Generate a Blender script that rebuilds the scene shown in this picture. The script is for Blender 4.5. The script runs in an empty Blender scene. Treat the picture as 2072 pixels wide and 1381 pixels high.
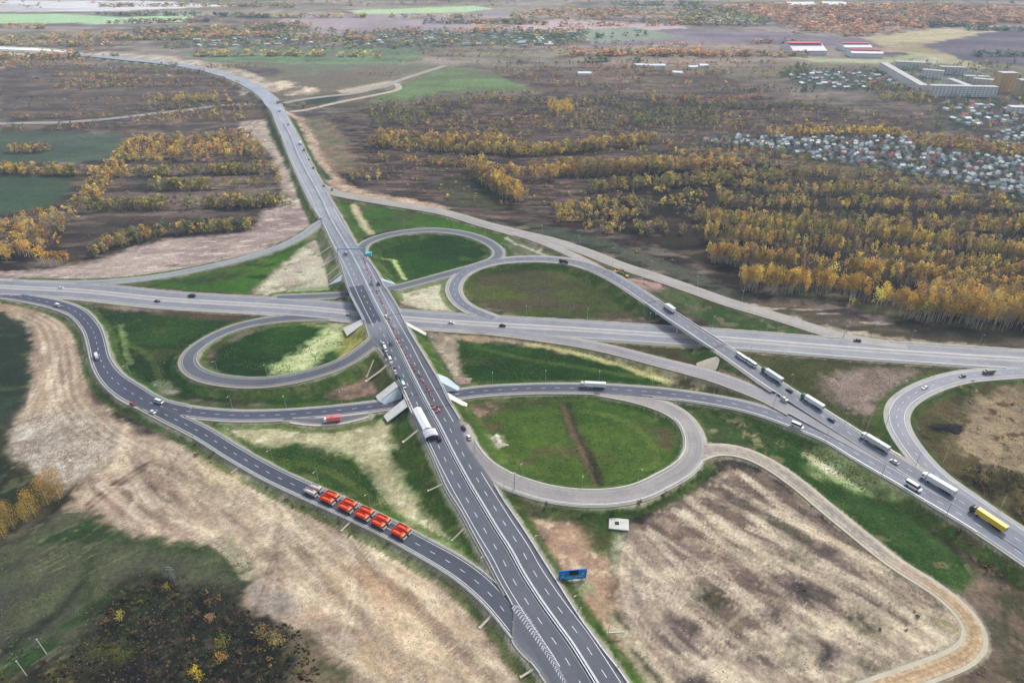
import bpy, math, random
import numpy as np
R = math.radians
rng = np.random.default_rng(7)
random.seed(7)
S = bpy.context.scene
COL = S.collection

# ------------------------------------------------------------------ camera, sky, sun, exposure
HC = 250.0
FPX = 1381.0
PITCH = math.atan(840.0 / FPX)
cam_d = bpy.data.cameras.new("camera")
cam = bpy.data.objects.new("camera", cam_d); COL.objects.link(cam)
cam.location = (0, 0, HC)
cam.rotation_euler = (math.pi / 2 - PITCH, 0, 0)
cam_d.sensor_width = 36.0
cam_d.lens = 36.0 * FPX / 2072.0
cam_d.clip_start = 1.0
cam_d.clip_end = 30000.0
S.camera = cam
W_ = bpy.data.worlds.new("World"); S.world = W_; W_.use_nodes = True
nt = W_.node_tree; nt.nodes.clear()
sky = nt.nodes.new("ShaderNodeTexSky"); sky.sky_type = 'NISHITA'; sky.sun_disc = False
SUN_EL, SUN_AZ = R(48), R(40)          # azimuth measured from +Y towards +X
sky.sun_elevation = SUN_EL; sky.sun_rotation = SUN_AZ
sky.air_density = 1.2; sky.dust_density = 3.0; sky.ozone_density = 1.0
hs = nt.nodes.new("ShaderNodeHueSaturation"); hs.inputs["Saturation"].default_value = 0.55
bg = nt.nodes.new("ShaderNodeBackground"); bg.inputs[1].default_value = 0.10
wo = nt.nodes.new("ShaderNodeOutputWorld")
nt.links.new(sky.outputs[0], hs.inputs["Color"]); nt.links.new(hs.outputs[0], bg.inputs[0]); nt.links.new(bg.outputs[0], wo.inputs[0])
sd = bpy.data.lights.new("sun", 'SUN'); sd.energy = 1.5; sd.angle = R(10); sd.color = (1.0, 0.96, 0.9)
sun = bpy.data.objects.new("sun", sd); COL.objects.link(sun)
sun.rotation_euler = (math.pi / 2 - SUN_EL, 0, -SUN_AZ + math.pi)
S.view_settings.view_transform = 'Standard'; S.view_settings.look = 'None'
S.view_settings.gamma = 1.0; S.view_settings.exposure = 0.74
S.cycles.volume_bounces = 0
S.cycles.max_bounces = 5
S.cycles.diffuse_bounces = 2

# ------------------------------------------------------------------ helpers
cP, sP = math.cos(PITCH), math.sin(PITCH)
def P(px, py, z=0.0):
    """point of the world seen at a photograph pixel, at height z"""
    a = px - 1036.0; b = 690.5 - py
    dn = FPX * sP - b * cP; fw = FPX * cP + b * sP
    t = (HC - z) / dn
    return np.array([a * t, fw * t, z])
def PP(pts, z=0.0):
    return np.array([P(x, y, z)[:2] for x, y in pts])
def lin(c):
    c = np.asarray(c, float) / 255.0
    return np.where(c <= 0.04045, c / 12.92, ((c + 0.055) / 1.055) ** 2.4)
def tag(o, label=None, cat=None, group=None, kind=None):
    if label: o["label"] = label
    if cat: o["category"] = cat
    if group: o["group"] = group
    if kind: o["kind"] = kind
    return o
def empty(name, loc=(0, 0, 0), rz=0.0):
    o = bpy.data.objects.new(name, None); COL.objects.link(o)
    o.location = tuple(float(v) for v in loc); o.rotation_euler = (0, 0, rz); o.empty_display_size = 1
    return o
def meshobj(name, V, F, mat, parent=None, cols=None, mi=None, smooth=False):
    me = bpy.data.meshes.new(name)
    V = np.asarray(V, np.float32)
    if isinstance(F, np.ndarray):
        n, k = F.shape
        me.vertices.add(len(V)); me.vertices.foreach_set("co", V.ravel())
        me.loops.add(n * k); me.loops.foreach_set("vertex_index", F.astype(np.int32).ravel())
        me.polygons.add(n); me.polygons.foreach_set("loop_start", np.arange(0, n * k, k, dtype=np.int32))
        me.update(calc_edges=True)
    else:
        me.from_pydata([tuple(v) for v in V.tolist()], [], F); me.update()
    if cols is not None:
        at = me.color_attributes.new("tint", 'FLOAT_COLOR', 'POINT')
        c4 = np.ones((len(V), 4), np.float32); c4[:, :3] = cols
        at.data.foreach_set("color", c4.ravel())
    if isinstance(mat, (list, tuple)):
        for m in mat: me.materials.append(m)
        if mi is not None: me.polygons.foreach_set("material_index", np.asarray(mi, np.int32))
    elif mat: me.materials.append(mat)
    me.polygons.foreach_set("use_smooth", np.full(len(me.polygons), bool(smooth)))
    o = bpy.data.objects.new(name, me); COL.objects.link(o)
    if parent: o.parent = parent
    return o
def copy_tree(o, parent=None):
    c = o.copy(); COL.objects.link(c)
    if parent: c.parent = parent
    for ch in list(o.children): copy_tree(ch, c)
    return c
class MB:
    def __init__(s): s.v = []; s.f = []
    def add(s, V, F):
        n = len(s.v); s.v += [tuple(float(a) for a in v) for v in V]; s.f += [tuple(i + n for i in f) for f in F]; return s
    def box(s, c, d, rz=0.0, taper=1.0):
        x, y, z = d[0] / 2, d[1] / 2, d[2] / 2; V = []
        for dz, t in ((-z, 1), (z, taper)):
            for dx, dy in ((-x, -y), (x, -y), (x, y), (-x, y)):
                a, b = dx * t, dy * t
                V.append((c[0] + a * math.cos(rz) - b * math.sin(rz), c[1] + a * math.sin(rz) + b * math.cos(rz), c[2] + dz))
        return s.add(V, [(0, 3, 2, 1), (4, 5, 6, 7), (0, 1, 5, 4), (1, 2, 6, 5), (2, 3, 7, 6), (3, 0, 4, 7)])
    def prism(s, prof, y0, y1, inset=0.0):
        """profile in x,z extruded along y; inset narrows the upper points"""
        n = len(prof); zs = [p[1] for p in prof]; zm, zM = min(zs), max(zs)
        V = []
        for y, sg in ((y0, 1), (y1, -1)):
            for x, z in prof:
                k = inset * (z - zm) / max(1e-6, zM - zm)
                V.append((x, y + sg * k, z))
        F = [tuple(range(n)), tuple(range(2 * n - 1, n - 1, -1))] + [(i, i + n, (i + 1) % n + n, (i + 1) % n) for i in range(n)]
        return s.add(V, F)
    def cyl(s, a, b, r0, r1=None, n=8):
        r1 = r0 if r1 is None else r1
        a = np.array(a, float); b = np.array(b, float); d = b - a; d /= np.linalg.norm(d)
        u = np.cross(d, (0, 0, 1.0));
        if np.linalg.norm(u) < 1e-3: u = np.array((1.0, 0, 0))
        u /= np.linalg.norm(u); w = np.cross(d, u); V = []
        for p, r in ((a, r0), (b, r1)):
            for i in range(n):
                t = 2 * math.pi * i / n; V.append(p + r * (math.cos(t) * u + math.sin(t) * w))
        return s.add(V, [tuple(range(n - 1, -1, -1)), tuple(range(n, 2 * n))] + [(i, (i + 1) % n, (i + 1) % n + n, i + n) for i in range(n)])
    def build(s, name, mat, parent=None): return meshobj(name, s.v, s.f, mat, parent)

# value noise
_T = rng.random((512, 512)).astype(np.float32)
def vn(x, y):
    ix = np.floor(x).astype(np.int64); iy = np.floor(y).astype(np.int64)
    fx = (x - ix).astype(np.float32); fy = (y - iy).astype(np.float32)
    fx = fx * fx * (3 - 2 * fx); fy = fy * fy * (3 - 2 * fy)
    a = _T[ix & 511, iy & 511]; b = _T[(ix + 1) & 511, iy & 511]; c = _T[ix & 511, (iy + 1) & 511]; d = _T[(ix + 1) & 511, (iy + 1) & 511]
    return (a * (1 - fx) + b * fx) * (1 - fy) + (c * (1 - fx) + d * fx) * fy
def fbm(x, y, sc, o=4, seed=0):
    x = x / sc + seed * 17.31; y = y / sc + seed * 9.77
    r = 0; a = 0.5; t = 0
    for k in range(o):
        r = r + a * vn(x, y); t += a; a *= 0.55; x = x * 2.03 + 3.1; y = y * 2.03 + 1.7
    return r / t
def sstep(a, b, x): t = np.clip((x - a) / (b - a), 0, 1); return t * t * (3 - 2 * t)
def inpoly(x, y, pts):
    r = np.zeros(x.shape, bool); n = len(pts); j = n - 1
    for i in range(n):
        xi, yi = pts[i]; xj, yj = pts[j]
        if yi != yj:
            c = ((yi > y) != (yj > y)) & (x < (xj - xi) * (y - yi) / (yj - yi) + xi); r ^= c
        j = i
    return r

# ------------------------------------------------------------------ materials
def mat(name, col=(0.5, 0.5, 0.5), rough=0.7, metal=0.0, noise=0.0, nscale=1.0, attr=None, objcol=False, bump=0.0, bscale=1.0, spec=0.3, fine=None):
    m = bpy.data.materials.new(name); m.use_nodes = True
    t = m.node_tree; b = t.nodes["Principled BSDF"]
    b.inputs["Roughness"].default_value = rough; b.inputs["Metallic"].default_value = metal
    b.inputs["Specular IOR Level"].default_value = spec
    if attr:
        n = t.nodes.new("ShaderNodeAttribute"); n.attribute_name = attr; src = n.outputs["Color"]
    else:
        n = t.nodes.new("ShaderNodeRGB"); n.outputs[0].default_value = (*[float(c) for c in col], 1); src = n.outputs[0]
    def mul(a, bsock):
        x = t.nodes.new("ShaderNodeMix"); x.data_type = 'RGBA'; x.blend_type = 'MULTIPLY'; x.inputs[0].default_value = 1.0
        t.links.new(a, x.inputs[6]); t.links.new(bsock, x.inputs[7]); return x.outputs[2]
    if objcol:
        oi = t.nodes.new("ShaderNodeObjectInfo"); src = mul(src, oi.outputs["Color"])
    tc = t.nodes.new("ShaderNodeTexCoord")
    layers = fine if fine else ([(nscale, noise)] if noise else [])
    for (s_, amt) in layers:
        nz = t.nodes.new("ShaderNodeTexNoise"); nz.inputs["Scale"].default_value = s_; nz.inputs["Detail"].default_value = 4
        t.links.new(tc.outputs["Object"], nz.inputs["Vector"])
        mr = t.nodes.new("ShaderNodeMapRange"); mr.inputs[1].default_value = 0.25; mr.inputs[2].default_value = 0.75
        mr.inputs[3].default_value = 1 - amt; mr.inputs[4].default_value = 1 + amt
        t.links.new(nz.outputs[0], mr.inputs[0])
        src = mul(src, mr.outputs[0])
    if bump:
        nz = t.nodes.new("ShaderNodeTexNoise"); nz.inputs["Scale"].default_value = bscale; nz.inputs["Detail"].default_value = 5
        t.links.new(tc.outputs["Object"], nz.inputs["Vector"])
        bp = t.nodes.new("ShaderNodeBump"); bp.inputs["Strength"].default_value = bump; bp.inputs["Distance"].default_value = 0.6
        t.links.new(nz.outputs[0], bp.inputs["Height"]); t.links.new(bp.outputs[0], b.inputs["Normal"])
    t.links.new(src, b.inputs["Base Color"])
    return m
M = {}
M['ground'] = mat('ground_cover', attr='tint', rough=0.95, spec=0.1, fine=[(0.45, 0.24), (0.12, 0.18), (1.5, 0.24), (0.045, .12)], bump=1.0, bscale=0.5)
M['asphalt'] = mat('asphalt', attr='tint', rough=0.62, spec=0.35, fine=[(0.05, 0.12), (0.6, 0.10), (0.18, .08)])
M['gravel'] = mat('gravel_shoulder', attr='tint', rough=0.95, spec=0.1, fine=[(0.15, 0.12), (1.2, 0.12)])
M['paint'] = mat('road_paint', lin((222, 224, 226)), rough=0.6, noise=0.12, nscale=0.4)
M['paint_worn'] = mat('worn_road_paint', lin((175, 176, 182)), rough=0.7, noise=0.2, nscale=0.4)
M['concrete'] = mat('concrete', lin((200, 199, 192)), rough=0.85, fine=[(0.3, .14), (1.4, .12)])
M['slab'] = mat('pale_concrete', lin((214, 213, 206)), rough=0.85, fine=[(0.35, .10), (1.6, .10)])
M['concrete_blue'] = mat('bluish_concrete', lin((188, 200, 208)), rough=0.7, noise=0.12, nscale=0.3)  # bluish concrete tone for some of the wing slabs
M['concrete_dark'] = mat('beam_concrete', lin((120, 120, 118)), rough=0.85, noise=0.15, nscale=0.2)
M['steel'] = mat('galvanised_steel', lin((205, 210, 212)), rough=0.45, metal=0.35, noise=0.08, nscale=0.5)
M['lamp_steel'] = mat('lamp_steel', lin((165, 170, 168)), rough=0.5, metal=0.3, noise=0.05, nscale=1)
M['leaf'] = mat('foliage', attr='tint', rough=0.9, spec=0.1, objcol=True)
M['track'] = mat('dirt_track', attr='tint', rough=1, spec=0.05, fine=[(0.4, .25), (1.5, .2), (.1, .12)], bump=.8, bscale=.7)
_t = M['leaf'].node_tree; _b = _t.nodes['Principled BSDF']; _o = _t.nodes['Material Output']; _mx = _t.nodes.new('ShaderNodeMixShader'); _mx.inputs[0].default_value = .3; _tr = _t.nodes.new('ShaderNodeBsdfTranslucent')
_t.links.new(_b.inputs['Base Color'].links[0].from_socket, _tr.inputs['Color']); _t.links.new(_b.outputs[0], _mx.inputs[1]); _t.links.new(_tr.outputs[0], _mx.inputs[2]); _t.links.new(_mx.outputs[0], _o.inputs['Surface'])
M['bark_pale'] = mat('birch_bark', lin((190, 182, 168)), rough=0.9, noise=0.35, nscale=0.9)
M['wall'] = mat('house_wall', objcol=True, col=(1, 1, 1), rough=0.85, noise=0.1, nscale=0.5)
M['roof'] = mat('house_roof', objcol=True, col=(1, 1, 1), rough=0.6, noise=0.12, nscale=0.6)
M['hwall'] = mat('far_house_wall', attr='tint', rough=0.8)
M['glass'] = mat('dark_glass', (0.02, 0.025, 0.03), rough=0.12, spec=0.6, noise=0.1)
M['tyre'] = mat('tyre_rubber', (0.02, 0.02, 0.02), rough=0.9, noise=0.1)
M['chassis'] = mat('chassis_black', (0.03, 0.03, 0.035), rough=0.7, noise=0.1)
M['car'] = mat('vehicle_paint', (1, 1, 1), rough=0.35, objcol=True, spec=0.5, noise=0.04, nscale=0.5)

# ------------------------------------------------------------------ roads (control points: photo x, y, height z)
def spline(C, step=3.0):
    C = np.asarray(C, float); Q = np.vstack([2 * C[0] - C[1], C, 2 * C[-1] - C[-2]]); out = []
    for i in range(1, len(Q) - 2):
        p0, p1, p2, p3 = Q[i - 1], Q[i], Q[i + 1], Q[i + 2]
        n = max(2, int(np.linalg.norm((p2 - p1)[:2]) / step * 2)); t = np.linspace(0, 1, n, endpoint=False)[:, None]
        out.append(0.5 * ((2 * p1) + (-p0 + p2) * t + (2 * p0 - 5 * p1 + 4 * p2 - p3) * t ** 2 + (-p0 + 3 * p1 - 3 * p2 + p3) * t ** 3))
    out.append(Q[-2][None]); A = np.vstack(out)
    s = np.r_[0, np.cumsum(np.linalg.norm(np.diff(A[:, :2], axis=0), axis=1))]
    m = max(3, int(s[-1] / step)); u = np.linspace(0, s[-1], m)
    return np.stack([np.interp(u, s, A[:, k]) for k in range(A.shape[1])], 1), u
def smooth(a, n):
    k = np.ones(n) / n
    return np.stack([np.convolve(np.pad(a[:, i], n // 2, mode='edge'), k, 'valid')[:len(a)] for i in range(a.shape[1])], 1)
class Road: pass
ROADS = {}
def road(name, pts, w, z, wl=None, wr=None, tone=None, verge='grass', shoulder=1.6, lift=0.0, skip=None, sm=5, sh_col=(168, 165, 155), step=3.0):
    r = Road(); r.name = name
    if pts is not None:
        zz = z if hasattr(z, '__len__') else [z] * len(pts)
        ww = w if hasattr(w, '__len__') else [w] * len(pts)
        C = [(*P(x, y, k)[:2], k, q / 2, q / 2) for (x, y), k, q in zip(pts, zz, ww)]
    else: C = wl
    A, u = spline(C, step)
    if sm: 
        B = smooth(A, sm); B[:2] = A[:2]; B[-2:] = A[-2:]; A = B
    r.c = A[:, :3].copy(); r.wl = A[:, 3].copy(); r.wr = A[:, 4].copy(); r.s = u
    d = np.gradient(r.c[:, :2], axis=0); d /= np.linalg.norm(d, axis=1)[:, None]; r.d = d
    r.n = np.stack([-d[:, 1], d[:, 0]], 1)      # left of travel
    r.tone = tone; r.verge = verge; r.shoulder = shoulder; r.lift = lift; r.sh_col = sh_col
    r.skip = skip or []                          # list of (world y lo, hi) or (pixel pt, radius): no embankment there
    r.emb = np.ones(len(A), bool)
    for (q, rad) in r.skip:
        r.emb &= np.linalg.norm(r.c[:, :2] - q[:2], axis=1) > rad
    ROADS[name] = r
    return r
def off(r, o, i0=0, i1=None, dz=0.0):
    """3-d line offset o metres to the left of a road's centre"""
    a = r.c[i0:i1].copy(); a[:, :2] += r.n[i0:i1] * (np.asarray(o)[:, None] if hasattr(o, '__len__') else o); a[:, 2] += r.lift + dz
    return a
def strip(A, B, skirt=0.0, outA=False):
    n = len(A); V = [A, B]; 
    i = np.arange(n - 1)
    F = [np.stack([i, i + 1, i + 1 + n, i + n], 1)]
    if skirt:
        A2 = A.copy(); A2[:, 2] -= skirt; B2 = B.copy(); B2[:, 2] -= skirt
        V += [A2, B2]
        F += [np.stack([i + 2 * n, i + 2 * n + 1, i + 1, i], 1), np.stack([i + n, i + 1 + n, i + 1 + 3 * n, i + 3 * n], 1)]
    return np.vstack(V), np.vstack(F)

# main road from below the frame upwards: y, left edge, median, right edge, z
MT = [(1600, 1240, 1338, 1420, 1.5), (1480, 1172, 1264, 1338, 1.6), (1380, 1110, 1204, 1270, 2.0), (1343, 1086, 1181, 1241, 2.2), (1299, 1053, 1153, 1210, 2.4), (1268, 1020, 1130, 1189, 2.6),
      (1240, 1006, 1110, 1171, 2.8), (1222, 1022, 1097, 1159, 3.0), (1210, 1026, 1089, 1151, 3.1), (1160, 999, 1057, 1117, 3.8), (1115, 976, 1033, 1089, 4.5), (1070, 950, 1004, 1060, 5.2), (1020, 924, 974, 1025, 6.0), (975, 896, 947, 998, 6.8),
      (920, 873, 917, 958, 7.5), (900, 864, 907, 947, 7.7), (860, 845, 887, 937, 8.0), (820, 829, 865, 913, 8), (780, 811, 844, 894, 8), (740, 790, 824, 870, 8), (700, 767, 805, 846, 8), (680, 748, 794, 834, 8),
      (646, 736, 776, 817, 8), (620, 723, 762, 803, 8), (580, 703, 742, 778, 8), (550, 693, 728, 762, 7.8), (515, 682, 710, 736, 7.4), (500, 675, 701, 724, 7.2), (440, 647, 666, 691, 6.0),
      (400, 623, 648, 667, 5), (324, 588, 607, 627, 4.5), (280, 571, 589, 606, 5), (250, 559, 574, 590, 6.5), (225, 549, 562, 576, 7.5), (210, 541, 553, 566, 8.0), (196, 528, 541, 553, 7.6), (180, 506, 520, 533, 6), (165, 474, 490, 505, 5), (150, 432, 450, 468, 5), (138, 384, 402, 420, 5),
      (127, 310, 330, 350, 6), (119, 230, 250, 268, 7), (112, 160, 178, 198, 7), (106, 80, 100, 120, 6), (101, -40, -10, 10, 4), (96, -240, -200, -170, 2)]
ctrl = []
tmp = [(P(m, y, z), P(l, y, z), P(r_, y, z)) for (y, l, m, r_, z) in MT]
for i, (a, l, r_) in enumerate(tmp):
    j0, j1 = max(0, i - 1), min(len(tmp) - 1, i + 1)
    d = tmp[j1][0][:2] - tmp[j0][0][:2]; d /= np.linalg.norm(d)
    wl = min(26, abs(a[0] - l[0]) * abs(d[1])); wr = min(24, abs(r_[0] - a[0]) * abs(d[1]))
    if MT[i][0] < 225: wl = wr = 11.5
    ctrl.append((a[0], a[1], a[2], wl, wr))
brH = P(752, 616, 8); brA = P(857, 812, 8); brF = P(553, 211, 8)
road('main', None, None, None, wl=ctrl, tone=(84, 88, 98), shoulder=0.9, lift=0.06, skip=[(brH, 21.5), (brA, 9.5), (brF, 16)], sm=3)
r = ROADS['main']; MY = r.c[:, 1]

road('highway', [(-500, 545), (-200, 567), (0, 580), (170, 589), (340, 606), (560, 619), (660, 627), (820, 644), (973, 655), (1150, 665), (1340, 677), (1480, 686), (1712, 704), (1950, 720), (2072, 727), (2300, 742), (2700, 770)], 25, 0.7, tone=(132, 134, 141), verge='mixed', shoulder=2.2, lift=0.03)
road('slip_road_west', [(-300, 585), (-100, 592), (0, 597), (40, 601), (102, 612), (153, 630), (184, 662), (196, 695), (204, 729), (225, 763), (262, 792), (310, 817), (374, 831), (476, 840), (578, 838), (700, 828), (803, 815), (860, 806), (925, 797), (980, 790), (1082, 785), (1184, 785), (1286, 790), (1372, 798), (1474, 814), (1542, 831), (1620, 860), (1678, 884), (1724, 912), (1775, 942), (1825, 970), (1876, 1001), (1952, 1045), (2003, 1077), (2060, 1115), (2160, 1185), (2300, 1290)],
     [8, 8, 8, 9, 10.5, 10.5, 10.5, 10.5, 10.5, 12, 14, 12, 9.5, 9.5, 9.5, 9.5, 9.5, 9.5, 9.5, 9.5, 9.5, 10, 10, 10, 10, 10, 9.5, 9.5, 9.5, 9.5, 9.5, 9.5, 10, 10, 10, 10, 10],
     [.6, .6, .6, .7, 1.2, 2, 2.5, 3, 3, 3, 3, 2.6, 2, 1.6, 1.2, 1, .9, .8, .9, 1, 1.6, 2.2, 2.8, 3.2, 4, 4.6, 5.2, 5.8, 6, 6.2, 6.2, 6.2, 6, 6, 5.5, 5, 4], tone=(72, 76, 92), lift=0.05, shoulder=1.5)
road('slip_road_south', [(262, 797), (300, 820), (340, 841), (408, 875), (470, 914), (546, 957), (614, 989), (703, 1029), (783, 1067), (855, 1106), (912, 1138), (950, 1164), (985, 1194), (1010, 1222), (1040, 1262), (1075, 1306), (1110, 1350), (1150, 1400)],
     [9, 9, 9, 9.5, 9.5, 9.5, 9.5, 9.5, 9.5, 9.5, 10, 10, 10, 9, 8, 8, 8, 8], [2.9, 2.5, 2.4, 2.2, 2, 2, 2, 2, 2, 2.2, 2.4, 2.6, 2.7, 2.7, 2.4, 2.2, 1.9, 1.7], tone=(68, 74, 86), lift=0.04, shoulder=1.0)
road('loop_southwest', [(700, 640), (620, 641), (560, 645), (510, 653), (459, 668), (412, 692), (384, 716), (381, 738), (401, 756), (442, 768), (510, 774), (578, 768), (646, 752), (700, 731), (740, 704), (762, 684), (766, 660)],
     8.5, [.5, .6, .7, 1, 1.5, 2, 2.8, 3.4, 4, 4.5, 5, 5.6, 6.4, 7.2, 7.8, 7.9, 7.9], tone=(84, 88, 97), lift=0.04, shoulder=2.0, sh_col=(150, 145, 132))
road('loop_northwest', [(733, 530), (731, 508), (739, 492), (776, 477), (827, 468), (878, 465), (929, 470), (973, 482), (1001, 498), (1010, 511), (1001, 524), (963, 538), (895, 557), (844, 571), (793, 584), (750, 592), (700, 596), (640, 599), (560, 602)],
     8.5, [7.3, 7.2, 6.8, 6, 5, 4.4, 3.8, 3, 2.5, 2.2, 2, 1.8, 1.2, .9, .8, .8, .7, .7, .6], tone=(92, 96, 105), lift=0.045, shoulder=1.6, sh_col=(160, 160, 150))
road('frontage_road', [(640, 372), (668, 386), (690, 393), (791, 411), (893, 428), (980, 453), (1048, 471), (1116, 486), (1184, 508), (1252, 535), (1340, 564), (1420, 592), (1474, 611), (1576, 641), (1660, 668), (1735, 687), (1830, 700), (1950, 713)],
     [9, 9, 9, 9, 9, 9.5, 11, 9, 9, 9, 9, 9, 9, 8.5, 8, 8, 7, 6], [4.5, 4.2, 4, 2.5, 2, 2, 2, 1.6, 1.4, 1.2, 1, 1, 1, 1, .9, .8, .7, .6], tone=(155, 152, 148), verge='bare', lift=0.035, shoulder=2.6, sh_col=(170, 162, 148))
road('link_road', [(1030, 468), (1082, 484), (1133, 504), (1184, 528), (1225, 552), (1262, 573)], [6, 6, 6.5, 7, 7, 7], [2, 2.2, 2.8, 3.6, 4.6, 5.5], tone=(158, 154, 150), verge='bare', lift=0.025, shoulder=1.5, sh_col=(170, 160, 148))
brD = P(1381, 654, 7.5)
road('overpass_road', [(1080, 662), (1020, 650), (973, 634), (939, 618), (921, 597), (919, 575), (938, 552), (973, 536), (1014, 527), (1082, 523), (1150, 528), (1201, 542), (1252, 567), (1311, 605), (1351, 633), (1392, 660), (1433, 687), (1473, 713), (1514, 742), (1554, 770), (1600, 800), (1648, 831), (1700, 864), (1760, 902), (1820, 938), (1880, 975), (1935, 1008), (1990, 1044), (2040, 1078), (2110, 1125), (2260, 1230)],
     [7, 8, 8.5, 9, 9.5, 9.5, 9.5, 9.5, 9.5, 9.5, 10, 10.5, 10.5, 10.5, 10.5, 10.5, 11, 11, 11, 11, 11, 11, 11, 11, 11, 11, 11, 11, 11, 11, 11], [.5, .6, .8, 1, 1.2, 1.5, 2, 2.5, 3, 3.8, 4.5, 5.3, 6.2, 7.2, 7.5, 7.5, 7.5, 7.5, 7.3, 7, 6.8, 6.6, 6.5, 6.4, 6.4, 6.3, 6.2, 6.1, 6, 5.5, 4.5],
     tone=(108, 112, 123), lift=0.05, shoulder=2.2, skip=[(brD, 36)], sh_col=(172, 166, 156))
road('collector_road', [(860, 652), (930, 662), (1014, 671), (1099, 682), (1184, 695), (1260, 712), (1340, 733), (1433, 757), (1493, 778), (1554, 802), (1620, 835), (1680, 868), (1740, 902), (1800, 936)],
     [6, 7.5, 8, 8, 8, 8, 8.5, 9.5, 9.5, 10, 12, 11, 9, 7], [.6, .7, 1, 1.6, 2.6, 3.4, 4, 4.8, 5.2, 5.6, 5.9, 6.1, 6.2, 6.3], tone=(138, 136, 142), lift=0.02, shoulder=2.0, verge='mixed', sh_col=(170, 162, 150))
road('ramp_northwest', [(668, 440), (655, 446), (638, 456), (618, 472), (578, 494), (510, 518), (442, 535), (340, 556), (238, 569), (150, 573), (60, 572), (-60, 568)],
     7.5, [5.8, 5.6, 5.2, 4.6, 3.5, 2.4, 1.6, 1, .8, .7, .6, .5], tone=(140, 146, 148), lift=0.025, shoulder=1.6, sh_col=(158, 160, 152))
road('loop_east', [(2300, 752), (2150, 750), (2060, 752), (2001, 756), (1950, 761), (1899, 774), (1853, 794), (1823, 817), (1814, 842), (1821, 869), (1841, 901), (1870, 937), (1905, 970), (1948, 1001), (2000, 1038), (2060, 1078), (2130, 1126)],
     9.5, [.5, .6, .8, 1, 1.4, 2, 2.5, 3, 3.5, 4, 4.6, 5.2, 5.6, 5.9, 6, 5.8, 5], tone=(128, 131, 141), lift=0.035, shoulder=2.4, sh_col=(172, 170, 164))
road('loop_southeast', [(930, 862), (950, 905), (971, 936), (1005, 961), (1052, 981), (1116, 999), (1202, 1007), (1287, 997), (1350, 968), (1386, 946), (1405, 920), (1407, 890), (1394, 858), (1368, 833), (1320, 813), (1270, 801), (1215, 792)],
     [7, 8, 9, 9.5, 9.5, 9.5, 9.5, 9.5, 9.5, 9.5, 9.5, 9.5, 9, 9, 8.5, 7, 6], [7.6, 7.4, 7, 6.4, 5.8, 5, 4.2, 3.6, 3.2, 3, 2.8, 2.8, 2.8, 2.7, 2.6, 2.5, 2.4], tone=(142, 137, 136), lift=0.03, shoulder=1.8, sh_col=(176, 172, 158))
road('haul_road', [(1400, 925), (1432, 910), (1470, 908), (1510, 916), (1550, 934), (1611, 975), (1679, 1032), (1747, 1087), (1815, 1141), (1884, 1183), (1930, 1218), (1964, 1256), (1977, 1290), (1952, 1325), (1884, 1354), (1815, 1378), (1700, 1420)],
     [8, 7.5, 6.5, 6.3, 6.2, 6.2, 6, 6, 5.6, 5.4, 5.6, 6, 6, 6, 6, 6, 6], [2.6, 2.4, 2, 1.8, 1.5, 1, .9, .8, .6, .4, .3, .3, .2, .2, .2, .2, .2], tone=(170, 160, 150), verge='bare', lift=0.02, shoulder=1.8, sh_col=(188, 180, 160))
road('far_west_road', [(551, 214), (500, 211), (440, 214), (380, 222), (300, 231), (220, 240), (130, 247), (40, 249), (-100, 252)], 8, .3, tone=(150, 145, 140), verge='none', lift=0, shoulder=3)
road('far_east_road', [(555, 214), (600, 203), (660, 195), (720, 188), (780, 172), (830, 155), (900, 133)], 9, .3, tone=(160, 155, 148), verge='none', lift=0, shoulder=2)
road('far_dirt_track', [(586, 226), (620, 222), (680, 208), (740, 196), (800, 183), (806, 174), (790, 168), (740, 176), (690, 188)], 8, .25, tone=(196, 182, 162), verge='none', lift=0, shoulder=2)
# lay-by beside the slip road under the orange service lorry
road('layby', [(590, 848), (625, 851), (665, 851), (705, 846), (745, 838)], [4, 6, 7, 6, 3], [1.3, 1.2, 1.1, 1.05, 1.0], tone=(96, 96, 106), lift=0.02, shoulder=1.2, sh_col=(205, 195, 178))

# tones along roads
def tone_of(r):
    c = np.tile(lin(r.tone), (len(r.c), 1))
    def blend(w, col): 
        nonlocal c
        w = np.clip(w, 0, 1)[:, None]; c = c * (1 - w) + lin(col) * w
    Y = r.c[:, 1]; X = r.c[:, 0]
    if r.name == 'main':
        blend(sstep(P(0, 690, 8)[1], P(0, 650, 8)[1], Y), (122, 126, 136)); blend(sstep(P(0, 500, 8)[1], P(0, 420, 8)[1], Y), (150, 152, 160)); blend(sstep(P(0, 330, 5)[1], P(0, 200, 5)[1], Y), (158, 162, 172))  # older asphalt is paler; grazing-angle sheen also painted into the far tones
    if r.name == 'slip_road_west': blend(sstep(P(1290, 790)[0], P(1800, 960)[0], X), (112, 117, 130))
    if r.name == 'overpass_road': blend(sstep(P(1830, 950)[0], P(1960, 1020)[0], X), (108, 114, 130))
    if r.name == 'loop_southwest': blend(sstep(P(640, 640)[0], P(420, 700)[0], X), (92, 96, 106))
    if r.name == 'haul_road': blend(sstep(P(0, 1090)[1], P(0, 1240)[1], Y), (182, 156, 122))
    if r.name == 'slip_road_west': blend(sstep(P(40, 600)[0], P(-100, 592)[0], X), (120, 122, 130))
    return c
road_objs = {}
def mixc2(a, b, w): return a * (1 - w[..., None]) + b * w[..., None]
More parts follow.
